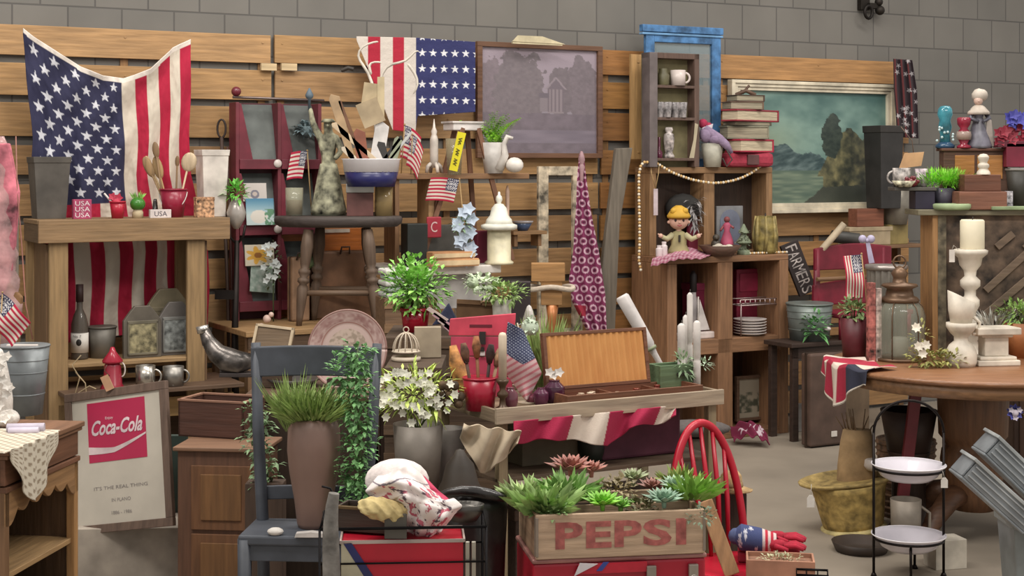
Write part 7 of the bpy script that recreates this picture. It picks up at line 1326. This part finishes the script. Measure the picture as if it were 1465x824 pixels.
t = T('silver_tray', 'tarnished silver tray with trinkets beside the platter', 'tray', **lt(420, 5.6)); b = MB(); b.cup(0, 0, 0, 12, 26, 40, 2); t.part('tray', b, metalm('#6f6a66', .4), rnd=True); b = MB(); [b.ball((random.uniform(-30, 30), random.uniform(-20, 10), 14 + random.uniform(0, 16)), random.uniform(5, 9), 8) for _ in range(12)]; t.part('trinkets', b, M('#57504b', .4, .4, .4, 30), rnd=True); b = MB(); b.bar((-16, -4, 58), (18, -4, 52), 4, 3); b.bar((-14, 0, 12), (-14, 0, 58), 3, 3); t.part('white_handle', b, M('#cdc4b8'), rnd=True)
# ================================================================ blue chair
CHY = 4.42; t = T('ladder_chair', 'slate blue painted wooden chair with wide top rail', 'chair', 442, z=0, Y=CHY, rot=-4); BC = M('#43474f', .55, 0, .16, 10); k = t.k; sz = t.zp(757)
def bar3(nm, pts, r, seg=8, m=BC, lab=None): b = MB(); b.tube(pts, r, seg); return t.part(nm, b, m, rnd=True, label=lab)
back = 60
for s_ in (-1, 1):
    bar3('rear_post', [(s_ * 72, 40, 0), (s_ * 74, 30, sz), (s_ * 84, 44, sz + 130), (s_ * 90, 54, t.zp(497) * 1.0)], [9, 9, 8.5, 7], 10)
    bar3('front_leg', [(s_ * 78, -62, 0), (s_ * 78, -62, sz)], [8, 10], 10); bar3('side_stretcher', [(s_ * 76, -58, sz * .45), (s_ * 73, 34, sz * .5)], 4.5)
zt = t.zp(503); n_ = 14; b = MB(); P1 = [(-96 + 192 * i / n_, zt + 3 * math.sin(math.pi * i / n_)) for i in range(n_ + 1)]; b.prism(P1 + [(x, z - 44) for x, z in reversed(P1)], 46, 56); t.part('top_rail', b, BC, rnd=True, bev=2)
b = MB(); P1 = [(-82 + 164 * i / n_, sz + 52 + 3 * math.sin(math.pi * i / n_)) for i in range(n_ + 1)]; b.prism(P1 + [(x, z - 20) for x, z in reversed(P1)], 38, 44); t.part('lower_rail', b, BC, rnd=True, bev=1.5)
b = MB(); b.prism([(-86, sz - 8), (86, sz - 8), (86, sz + 6), (-86, sz + 6)], -70, 40); t.part('seat', b, BC, rnd=True, bev=3); b = MB(); b.box(-74, 74, -66, -58, sz - 30, sz - 8); t.part('front_rail', b, BC, rnd=True, bev=1)
bar3('front_stretcher', [(-76, -62, sz * .4), (76, -62, sz * .4)], 4.5); CSZ = (sz + 6) * k
b = MB(); b.box(-56, 60, -40, 40, 0, 150); b.box(-59, 63, -43, 43, 150, 158); plain('dark_filler_box', 'dark brown box added to darken the space under the blue chair', 'crate', b, wood('#3f2e22'), 440, z=0, Y=4.5, bev=1.2)  # dark box added to darken the open floor under the seat
def cs(px, Y): return dict(px=px, z=CSZ + .001, Y=Y)
t = T('fern_vase', 'tall rosy brown vase of grassy fern on the chair seat', 'vase', **cs(449, 4.40)); h = t.zp(598)
b = MB(); b.lathe([(0, 0), (22, 0), (24, 6), (28, 40), (35, 80), (38, 110), (37, h - 14), (31, h - 3), (25, h), (23, h - 3), (0, h - 6)], seg=32); t.part('body', b, M('#7d6358', .5, 0, .12, 5, 0, (1, 1, .5)), rnd=True)
b = MB(); b.grassy((-4, 0, h - 8), 24, 14, 520, 66, 3.6, spread=1.1); b.grassy((-30, 4, h - 20), 10, 8, 130, 92, 3.2, spread=.3); b.bush((4, 0, h + 18), 44, 420, 13, 2.4, rz=26, ry=22, up=.8); t.part('fern_fronds', b, leafm('#66783f'), rnd=True)
t = T('trailing_ivy', 'tall trailing ivy plant climbing the chair right post', 'plant', **cs(512, 4.36)); h = t.zp(492); b = MB()
for i in range(16):
    z_ = 14 + (h - 26) * i / 15; b.bush((4 * math.sin(i) - (4 if i > 12 else 0), 0, z_), 27 + 5 * math.sin(i * 2.1), 66, 12, 7.5, rz=18, ry=14, up=.1)
b.bush((-24, 0, h - 40), 20, 90, 12, 8, rz=30, ry=10); t.part('foliage', b, leafm('#547a4a'), rnd=True); b = MB(); b.tube([(0, 0, 10), (4, 0, h * .4), (-2, 0, h * .8), (0, 0, h)], [3, 2.4, 1.8, 1], 6); t.part('stem', b, M('#4d5a36'), rnd=True); b = MB(); b.cup(0, 0, 0, 26, 14, 18, 1.5); t.part('pot', b, M('#4a3a30'), rnd=True)
t = T('ivy_plant', 'small leafed ivy trailing beside the chair left post', 'plant', 362, z=0, Y=4.72); b = MB()
zh = t.zp(632)
for i in range(9): b.bush((6 * math.sin(i * 1.3) + i * 2.5, 0, zh + 44 - i * 13), 20, 34, 12, 7, rz=14, ry=12, up=0)
t.part('foliage', b, leafm('#5b6f50'), rnd=True); b = MB(); b.tube([(4, 0, zh + 40), (14, 0, zh - 20), (26, 0, zh - 70)], 1.2, 5); t.part('stem', b, M('#4d5a36'), rnd=True)
b = MB(); b.box(-10, 44, -10, 24, 0, zh - 58); plain('plant_stand', 'narrow dark wooden block under the trailing ivy', 'stand', b, wood('#4a382c', along='z'), 362, z=0, Y=4.72, rnd=True, bev=1)
b = MB(); b.ball((0, 0, 5), 12, 12, rz=6, ry=8); plain('paper_scrap', 'crumpled white paper on the chair seat corner', 'paper', b, M('#d3cdc6'), px=394, z=CSZ, Y=4.3, rnd=True)
b = MB(); b.prism([(-24, 0), (22, 0), (26, 5), (0, 8), (-22, 6)], -6, 6); plain('paper_scrap', 'flat white paper strip on the seat front edge', 'paper', b, M('#c4bdb8'), px=446, z=CSZ, Y=4.28, rnd=True)
# white flowers in grey pails
t = T('flower_pail', 'pale grey pail of white blooming flowers by the tray table', 'plant', 598, z=0, Y=4.78); h = t.zp(606)
b = MB(); b.box(-40, 52, -20, 30, 0, t.zp(700)); plain('crate_stand', 'dark wooden block under the flower pail', 'stand', b, wood('#40342a', along='z'), 598, z=0, Y=4.78, rnd=True, bev=1)
z0 = t.zp(700); b = MB(); b.cup(0, 0, z0, h, 30, 36, 2); t.part('pail', b, M('#7d756c', .5, .2), rnd=True)
b = MB(); b.bush((-4, 0, h + 44), 60, 330, 24, 5, rz=36, ry=34, up=.3, shell=.2); t.part('leaves', b, leafm('#93a350'), rnd=True)
b = MB(); random.seed(33)
for i in range(64):
    a = random.uniform(0, 6.28); r = random.uniform(.35, 1); p = (-6 + 62 * r * math.cos(a), -20 - random.uniform(0, 14), h + 44 + 40 * r * math.sin(a)); b.flower(p, random.uniform(6, 8), (random.uniform(-.5, .5), -1, random.uniform(0, .8)), 6)
t.part('blossoms', b, M('#e6e4d2', .7), rnd=True); b = MB(); [b.tube([(0, 0, h - 10), (math.cos(a) * 20, -6, h + 20), (math.cos(a) * 46, -12, h + 44 + 22 * math.sin(a))], 1, 5) for a in np.linspace(0, 6.28, 12)[:-1]]; t.part('stem', b, M('#6b7a40'), rnd=True)
t = T('tall_pail', 'second pale grey pail right of the flower pail', 'pail', 636, z=0, Y=4.9); z0 = t.zp(700); h = t.zp(612); b = MB(); b.box(-10, 22, -16, 16, 0, z0); plain('crate_stand', 'narrow dark wooden block under the second grey pail', 'stand', b, wood('#40342a', along='z'), 636, z=0, Y=4.9, rnd=True, bev=1); b = MB(); b.cup(6, 0, z0, h, 20, 24, 1.5); t.part('body', b, M('#918a84', .5, .2), rnd=True); b = MB(); b.tube([(6 + 24 * math.cos(a), -8, h - 20 - 30 * math.sin(a)) for a in np.linspace(0, math.pi, 11)], 1.3, 6); t.part('handle', b, M('#a39c96', .4, .3), rnd=True)
t = T('floor_urn', 'tall dark brown vessel with domed top below the linen cloth', 'ornament', 658, z=0, Y=4.45); zq = zz(718, 4.45) / t.k; b = MB(); b.lathe([(26, 0), (24, 20), (30, 6 + zq * .5), (38, zq), (36, 10), (26, 30), (20, 54), (10, 66), (6, 74), (0, 76)][:4] + [(r, z + zq) for r, z in ((36, 10), (26, 30), (20, 54), (10, 66), (6, 74), (0, 76))], seg=24); t.part('bell', b, M('#33291f', .6), rnd=True)
# ================================================================ wire cart with the red, white and blue box
CYY = 3.75; t = T('wire_cart', 'black wire cart holding the tricolour box at front', 'cart', 572, z=0, Y=CYY, rot=4); k = t.k; WB = metalm('#1d1b1c', .5); zr1 = t.zp(747); zr2 = t.zp(796); X0, X1, Yf, Yb = -112, 122, -36, 76
def wr(nm, pts, r=1.6, closed=False): b = MB(); b.tube(pts, r, 6, closed); return t.part(nm, b, WB, rnd=True)
for z_ in (zr1, zr2, zr2 - 60): wr('hoop', [(X0, Yf, z_), (X1, Yf, z_), (X1, Yb, z_), (X0, Yb, z_)], 1.5 if z_ != zr1 else 2.2, True)
for x in (X0, X1):
    for y in (Yf, Yb): wr('post', [(x, y, 0), (x, y, zr1)], 2)
wr('handle', [(X0, Yf, zr1), (X0 + 8, Yf + 14, zr1 + 18), (X0 + 24, Yf + 16, zr1 + 34), (X0 + 14, Yf + 16, zr1 + 54), (X0 + 2, Yf + 16, zr1 + 57)], 1.6)
zb = zr2 - 60
b = MB(); [b.tube([(x, Yf, zb), (x, Yb, zb)], 1.1, 5) for x in np.linspace(X0, X1, 12)]; t.part('rack_bars', b, WB, rnd=True); CBZ2 = (zb + 2) * k
t = T('tricolour_box', 'red box with white corner and blue diagonal stripe', 'box', 578, z=CBZ2, Y=CYY - .02, rot=4); h = t.zp(770); xa, xb = -88, 84
b = MB(); b.box(xa, xb, -20, 60, 0, h); t.part('body', b, M('#b3152c', .4, 0, .06), rnd=True, bev=1.2)
b = MB(); zb_ = t.zp(830); b.prism([(xa - .5, h), (xa + 8, h), (xa + 58, 0), (xa - .5, 0)], -21.4, -20.2); b.box(xa - .6, xa, -20, 60, 0, h); t.part('white_corner', b, M('#c3bba0', .5), rnd=True)
b = MB(); b.prism([(xa + 2, h), (xa + 14, h), (xa + 70, 0), (xa + 56, 0)], -22, -21.3); t.part('blue_stripe', b, M('#252a60', .4), rnd=True)
b = MB(); b.box(xa - 2, xb + 2, -22, -19, h - 2, h + 3); b.box(xa - 2, xb + 2, 59, 62, h - 2, h + 3); b.box(xa - 3, xa, -20, 60, h - 2, h + 3); b.box(xb, xb + 3, -20, 60, h - 2, h + 3); t.part('top_edge', b, M('#b8a79e', .4), rnd=True, bev=.6)
for x in (xb + 6, xb + 15): b = MB(); b.box(x - 3, x + 3, -20, -14, 0, h - 2); t.part('corner_strip', b, metalm('#b3aea2', .35), rnd=True, bev=.8)
BXH = CBZ2 + (h + 3) * k
t = T('drawer_tray', 'dark wooden drawer resting on the tricolour box', 'drawer', 532, z=BXH, Y=CYY + .05, rot=-16); 
for q in ((-48, 56, -24, -20, 0, 34), (-48, 56, 22, 26, 0, 34), (-48, -44, -20, 22, 0, 34), (52, 56, -20, 22, 0, 34)): b = MB(); b.box(*q); t.part('side', b, wood('#3a2c22'), rnd=True, bev=.8)
b = MB(); b.box(-44, 52, -20, 22, 0, 3); t.part('bottom', b, wood('#2f241c'), rnd=True); b = MB(); b.box(-50, 58, -26, -20, 32, 36); t.part('brass_edge', b, M('#6a5434', .4, .3), rnd=True, bev=.5)
b = MB(); b.box(-16, 16, -2, 2, 0, 36); plain('slate_tile', 'small dull slate tile leaning on the dark drawer', 'tile', b, M('#5d5850', .7), 566, z=BXH, Y=CYY - .05, rnd=True, bev=1)
# floral cloth heap
n_ = 130; u, v = np.meshgrid(np.linspace(0, 1, n_), np.linspace(0, 1, n_))
px = np.interp(v, [0, .3, .6, 1], [552, 524, 556, 576]) * (1 - u) + np.interp(v, [0, .3, .6, 1], [598, 626, 660, 630]) * u
py = np.interp(v, [0, .12, .4, .7, 1], [676, 672, 700, 735, 766]) + 5 * np.sin(u * 7 + v * 4) + 8 * (np.abs(u - .5) * 2) ** 2 * (v < .5)
bulge = np.sin(np.pi * np.clip(u, 0, 1)) * np.sin(np.pi * np.clip(v * .9 + .05, 0, 1))
Yc = CYY + .06 - .12 * bulge - .03 * v + .012 * np.sin(u * 21 + v * 9) + .008 * np.sin(v * 24 - u * 8)
C = np.zeros(u.shape + (3,)); C[:] = (232, 222, 218); f = fbm(u, v, 16, 12); mk = (f > .645) & (v > .3); C[mk] = (188, 96, 112); C[(fbm(u, v, 20, 31) > .69) & (v > .35)] = (92, 74, 84); C[np.abs(py - 690 - 4 * np.sin(u * 9)) < .8] = (120, 110, 120); C[(u > .9) & (v < .45)] = (186, 60, 92)
o = grid_obj('floral_cloth', np.stack([(px - CX) * Yc / F, Yc, EYE - (py - HY) * Yc / F], -1), C, colmat(.9, .15, 60), solid=.006); tags(o, 'white cloth with red floral print heaped over the dark drawer', 'cloth')
t = T('floral_cushion', 'round white quilted cushion under the floral cloth', 'cushion', 568, z=BXH + .062, Y=CYY + .11); b = MB(); b.ball((0, 0, 26), 46, 22, rz=31, ry=30); b.tube([(44 * math.cos(a), 30 * math.sin(a), 24) for a in np.linspace(0, 6.28, 25)[:-1]], 1.2, 6, True); t.part('cushion', b, cloth('#dfd4d0'), rnd=True)
t = T('yellow_cloth', 'pale yellow cloth bunched at left of the floral cloth', 'cloth', 546, z=BXH + .058, Y=CYY - .03); b = MB(); b.ball((2, -4, 6), 36, 40, rz=15, ry=18); b.v = [(x * (1 + .08 * math.sin(y * .5 + z)), y + 2.5 * math.sin(x * .35 + z * .4), z + 3.2 * math.sin(x * .28 + y * .5) - .16 * x) for x, y, z in b.v]; t.part('fabric', b, cloth('#cdb983'), rnd=True, sub=1)
t = T('black_bag', 'crumpled shiny black bag behind the wire cart', 'bag', 682, z=0, Y=4.02); h = t.zp(702); b = MB(); pr = [(38, 0), (42, h * .3), (36, h * .6), (40, h * .8), (44, h - 24), (34, h - 6), (12, h)]; b.lathe([(0, 0)] + pr + [(0, h - 2)], seg=20, sy=.55)
b.v = [(x * (1 + .07 * math.sin(z * .09 + x)), y * (1 + .14 * math.sin(z * .13 + y)), z + 4 * math.sin(x * .21)) for x, y, z in b.v]; t.part('body', b, M('#2b2726', .28, 0, .3, 10, .5), rnd=True)
b = MB(); b.tube([(-60, -10, h - 6), (-20, -24, h + 8), (20, -24, h), (46, -16, h - 10)], [5, 9, 10, 5], 10); t.part('folded_top', b, M('#2b2726', .25, 0, .3, 10, .5), rnd=True, sub=1)
b = MB(); b.lathe([(0, 0), (18, 0), (26, 12), (29, 24), (27, 25), (23, 12), (16, 3), (0, 3)], seg=26, sy=.7); t = T('steel_bowl', 'dull steel bowl beside the floral cloth on the cart', 'bowl', 664, z=BXH + .004, Y=CYY + .12, one=True); t.solo(b, metalm('#5b5854', .35), rnd=True)
b = MB(); b.tube([(0, 0, 0), (2, 0, 120), (-2, 0, 220), (2, 0, 340), (0, 0, 400), (-2, 0, 470), (4, 0, 505)], [16, 14, 15, 13, 14, 11, 8], 12); plain('fabric_roll', 'grey fabric roll standing beside the cart left post', 'fabric', b, M('#6f6b66', .9, 0, .25, 24, .6), 474, z=0, Y=3.62, rnd=True, sub=1)
# ================================================================ cooler and soda crate with succulents
t = T('cooler', 'red metal cooler chest with pale lid edge and latches', 'cooler', 884, z=0, Y=3.90, rot=9); k = t.k; h = zz(797, 3.88) / k
b = MB(); b.box(-124, 128, -6, 140, 0, h - 7); t.part('body', b, M('#a3142c', .35, 0, .06), rnd=True, bev=4); b = MB(); b.box(-126, 130, -8, 142, h - 7, h); t.part('lid', b, M('#9a6a64', .35, .2, .15, 10), rnd=True, bev=3)
b = MB(); b.box(-60, 40, -12, -9, h - 22, h - 8); t.part('lid_badge', b, M('#b01a30', .35), rnd=True); b = MB(); b.prism([(-66, h - 24), (-32, h - 8), (-58, h - 6)], -13, -11.5); t.part('white_chip', b, M('#cfc8cc'), rnd=True)
b = MB(); b.prism([(-34, h - 18), (-26, h - 18), (-16, h - 6), (-24, h - 6)], -13.4, -12); t.part('blue_chip', b, M('#2f3f86'), rnd=True)
for x in (46, 108): b = MB(); b.box(x - 7, x + 7, -15, -8, h - 34, h - 14); b.lathe([(6, 0), (6, 3)], (x, -14, h - 34), 12, axis=(0, -1, 0)); t.part('latch', b, metalm('#a39b92', .35), rnd=True, bev=1)
CLZ = h * k
PY = 3.88; t = T('soda_crate', 'wooden soda crate lettered PEPSI and planted with succulents', 'crate', 889, z=CLZ + .001, Y=PY, rot=9); k = t.k; h = t.zp(733); xa, xb, dp = -124, 124, 150
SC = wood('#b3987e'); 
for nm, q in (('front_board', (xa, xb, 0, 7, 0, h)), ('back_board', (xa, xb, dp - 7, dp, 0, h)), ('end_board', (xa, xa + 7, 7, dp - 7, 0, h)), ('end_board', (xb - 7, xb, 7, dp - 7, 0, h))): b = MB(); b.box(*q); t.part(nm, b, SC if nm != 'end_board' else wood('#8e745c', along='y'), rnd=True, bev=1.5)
b = MB(); b.box(xa + 7, xb - 7, 7, dp - 7, 0, h - 16); t.part('soil', b, M('#3d2f24', .95, 0, .4, 40, .6), rnd=True); b = MB(); b.box(xa + 4, xb - 4, 68, 72, h - 16, h - 3); t.part('divider', b, SC, rnd=True)
for x in (xa - .5, xb - 3.5): b = MB(); b.box(x, x + 4, -1, 12, 4, h - 4); t.part('corner_strap', b, M('#8a7d70', .5, .3), rnd=True, bev=.4)
for i, ch_ in enumerate('PEPSI'):
    b = MB(); b.text(ch_, [-76, -33, 10, 53, 88][i], 14, 38, y=-.5, w=[40, 37, 40, 42, 15][i], bold=.035); o = t.part('letter', b, M('#a35a54', .75, 0, .2, 40), rnd=True); so = o.modifiers.new('bold', 'SOLIDIFY'); so.thickness = .0006
SZ = CLZ + (h - 16) * k
def succ(px, Yo, r, col, lab, kind='rosette', n=30, dz=0.01):
    Y = PY + Yo; b = MB()
    if kind == 'rosette': b.rosette((0, 0, 0), r, n); b.lathe([(3, -8), (4, 2)], seg=8)
    elif kind == 'leafy': b.grassy((0, 0, -6), r * .35, r * .3, n, r * 1.15, r * .24, spread=1.3)
    else: b.bush((0, 0, r * .3), r, n, r * .42, r * .24, rz=r * .6, up=.5)
    plain('succulent', lab, 'succulent', b, M(col, .5, 0, .25, 20, .1), px, z=SZ + dz + .006, Y=Y, rnd=True)
random.seed(12)
for px_, yo, r_, c_, lab, kd, n_, dz_ in (
 (778, .05, 54, '#8fae64', 'large spreading light green succulent at crate left corner', 'leafy', 110, .02), (748, .14, 38, '#a3b878', 'pale yellow green succulent at the far left back', 'leafy', 70, .03),
 (812, .16, 46, '#7fa858', 'bright green spiky succulent behind the left corner one', 'leafy', 110, .03), (788, .02, 30, '#6c8852', 'dark green small leafed succulent overhanging crate left', 'bush', 150, .005),
 (816, .27, 42, '#a0685c', 'reddish brown succulent rosette at the back left', 'rosette', 40, .075), (846, .28, 30, '#ac7264', 'small rusty pink succulent beside the reddish rosette', 'rosette', 30, .07),
 (862, .05, 38, '#86c444', 'lime green rosette succulent at the front middle', 'rosette', 42, .03), (888, .07, 28, '#82b454', 'mid green rosette right of the lime one', 'rosette', 32, .02),
 (880, .2, 32, '#8a7c58', 'olive tan succulent behind the lime rosette', 'bush', 140, .02), (906, .27, 30, '#9aa47c', 'olive grey succulent at the back middle', 'rosette', 30, .05),
 (950, .06, 38, '#8aa890', 'blue grey rosette succulent at the front right', 'rosette', 42, .035), (966, .17, 32, '#9db89c', 'pale mint rosette behind the blue grey one', 'rosette', 34, .05),
 (934, .2, 30, '#9a6c60', 'muted pink succulent left of the mint rosette', 'rosette', 28, .04), (992, .13, 42, '#82ac48', 'tall bright green succulent at the right end', 'leafy', 90, .04),
 (975, .24, 38, '#8c9c4c', 'olive green succulent behind the right end', 'leafy', 80, .04), (918, .08, 30, '#6e6c48', 'brownish low succulent between green and blue grey rosettes', 'bush', 120, .0),
 (1004, .03, 22, '#6c7c64', 'small dark grey green sprig at crate right corner', 'bush', 70, .0)): succ(px_, yo, r_, c_, lab, kd, n_, dz_)
# ================================================================ red bow-back chair
t = T('windsor_chair', 'small red bow-back wooden chair beside the soda crate', 'chair', 1078, z=0, Y=4.75, rot=-38); k = t.k; t.o.location = atz(1050, 0, 4.80); t.o.rotation_euler = (0, 0, R(33)); RC = M('#b0182e', .35, 0, .05); sz = .36 / k
b = MB(); P = []; n_ = 28
for i in range(n_): a = 2 * math.pi * i / n_; P.append((76 * math.copysign(abs(math.cos(a)) ** .8, math.cos(a)), 68 * math.copysign(abs(math.sin(a)) ** .8, math.sin(a))))
b.add([(x, y, sz - 10) for x, y in P] + [(x, y, sz) for x, y in P], [tuple(reversed(range(n_))), tuple(range(n_, 2 * n_))] + [(i, (i + 1) % n_, n_ + (i + 1) % n_, n_ + i) for i in range(n_)]); t.part('seat', b, RC, rnd=True, bev=2.5)
for sx in (-1, 1):
    for sy in (-1, 1): b = MB(); b.tube([(sx * 66, sy * 60, 0), (sx * 60, sy * 54, sz * .4), (sx * 54, sy * 48, sz - 8)], [5, 8, 6], 10); t.part('leg', b, RC, rnd=True)
    b = MB(); b.tube([(sx * 62, -56, sz * .4), (sx * 62, 56, sz * .4)], 4, 8); t.part('stretcher', b, RC, rnd=True)
bh = .425 / k; bow = [(68 * math.cos(a), 50 + 26 * math.sin(a) ** .8 if 0 < a < math.pi else 50, sz - 4 + bh * (max(0, math.sin(a)) ** .8)) for a in np.linspace(0, math.pi, 33)]
b = MB(); b.tube(bow, 6, 12); t.part('bow_back', b, RC, rnd=True)
for x in (-42, -22, 0, 22, 42):
    top_z = sz - 4 + bh * (math.sin(math.acos(x / 68)) ** .8); b = MB(); b.tube([(x * .8, 50, sz - 4), (x * .9, 58, (sz + top_z) / 2), (x, 50 + 26 * math.sin(math.acos(x / 68)) ** .8, top_z - 2)], [3, 4, 3], 8); t.part('spindle', b, RC, rnd=True)
RSZ = sz * k
def rs_(px, Y): return dict(px=px, z=RSZ + .001, Y=Y)
t = T('cardboard_tray', 'pinkish tan open box of dried moss on the red chair', 'box', **rs_(1116, 4.62), rot=-8); hb = t.zp(796)
for q in ((-48, 48, -26, -23, 0, hb), (-48, 48, 23, 26, 0, hb), (-48, -45, -23, 23, 0, hb), (45, 48, -23, 23, 0, hb)): b = MB(); b.box(*q); t.part('side', b, M('#a5765e', .8), rnd=True, bev=.6)
b = MB(); b.box(-45, 45, -23, 23, 0, hb * .8); t.part('bottom', b, M('#8f6650', .8), rnd=True); b = MB(); b.bush((0, 0, hb * .85), 34, 200, 9, 3, rz=7, ry=18); t.part('moss', b, leafm('#8f8e72'), rnd=True)
b = MB(); b.box(-44, 44, -22, 22, 0, 15); b.box(-43, 43, -21, 21, 15.5, 22) ; plain('folded_blanket', 'folded crimson blanket under the slipper and gloves', 'blanket', b, cloth('#8c1c30'), **rs_(1100, 4.84), rnd=True, bev=4, rot=-8)
t = T('star_slipper', 'navy star patterned knitted slipper with striped cuff', 'slipper', 1078, z=RSZ + .036, Y=4.80, rot=-8)
nn = 40; u, v = np.meshgrid(np.linspace(0, 1, 90), np.linspace(0, 1, 50)); rr = np.interp(u, [0, .15, .6, 1], [10, 20, 19, 14]); X = -26 + 58 * u; a = v * 2 * np.pi
C = np.zeros(u.shape + (3,)); C[:] = (60, 70, 112); 
for i in range(9): C[star((u - (.12 + .13 * (i % 4))) * 5, ((v + .07 * (i % 3)) % 1 - (.45 + .14 * (i // 3))) * 6, .35)] = (196, 196, 206)
C[(u > .66)] = (206, 190, 186); C[(u > .72) & (u < .79)] = (180, 40, 60); C[(u > .86) & (u < .93)] = (180, 40, 60)
zb0 = 22; P = np.stack([X * t.k, rr * np.cos(a) * t.k, (zb0 + rr * np.sin(a) * .9 - 8 * u) * t.k], -1); o = grid_obj('knitted_body', P, C, colmat(.9, .4, 90), origin=(0, 0, 0), parent=t.o, solid=.003); o.location = (0, 0, 0)
b = MB(); b.ball((-24, 0, 22), 12, 12); t.part('toe', b, cloth('#4a5478'), rnd=True)
for i in range(2):
    t = T('red_glove', ['front red knitted glove fingers on the red chair', 'rear red knitted glove fingers on the red chair'][i], 'glove', 1124, z=RSZ + .05 + .014 * i, Y=4.76 + .05 * i, rot=-12)
    b = MB(); b.ball((-12, 0, 8), 16, 12, rz=8, ry=9); t.part('palm', b, cloth('#9c1a30'), rnd=True)
    for j in range(4): b = MB(); b.tube([(-2, -7 + j * 5, 8), (14, -8 + j * 5.4, 9 + (j % 2)), (26 + 3 * math.sin(j), -9 + j * 6, 5)], [4, 3.8, 3], 8); t.part('finger', b, cloth('#a51c34'), rnd=True)
    b = MB(); b.tube([(-14, -9, 8), (-4, -16, 7), (4, -18, 5)], [4, 3.6, 3], 8); t.part('thumb', b, cloth('#a51c34'), rnd=True)
b = MB(); b.bar((-8, 0, 0), (-44, 30, 100), 22, 5); plain('tan_board', 'curved tan wooden slat leaning on the red chair back', 'board', b, wood('#9a7450', along='z'), **rs_(1056, 4.66), rnd=True, bev=1.5)
t = T('straw_hat', 'small woven straw hat hung behind the chair spindles', 'hat', 1046, 702, 5.05); b = MB(); b.lathe([(30, 0), (31, 2), (17, 6), (15, 22), (10, 28), (0, 29)], seg=26, sy=.8); t.part('brim_and_crown', b, M('#b7986c', .8, 0, .25, 40, .5), rnd=True); b = MB(); b.lathe([(17, 6), (17.5, 8), (17, 12)], seg=26, sy=.8); t.part('hat_band', b, M('#8c7452', .8), rnd=True)
b = MB(); b.box(-20, 20, -16, 16, 0, zz(703, 5.1) / (5.1 / F)); plain('plinth_box', 'dark upright box under the straw hat', 'box', b, wood('#3f3128', along='z'), 1046, z=0, Y=5.1, bev=1)
t = T('wire_basket', 'small black wire basket at the chair seat front', 'basket', **rs_(1162, 4.52), rot=-10); b = MB()
for z_ in (2, 12, 22): b.tube([(x, y, z_) for x, y in ((-22, -16), (22, -16), (22, 16), (-22, 16))], 1.2 if z_ < 22 else 1.8, 6, True)
t.part('rings', b, WB, rnd=True); b = MB(); [b.tube([(x, y, 2), (x, y, 22)], 1, 5) for x in (-22, -8, 8, 22) for y in (-16, 16)]; t.part('bars', b, WB, rnd=True)
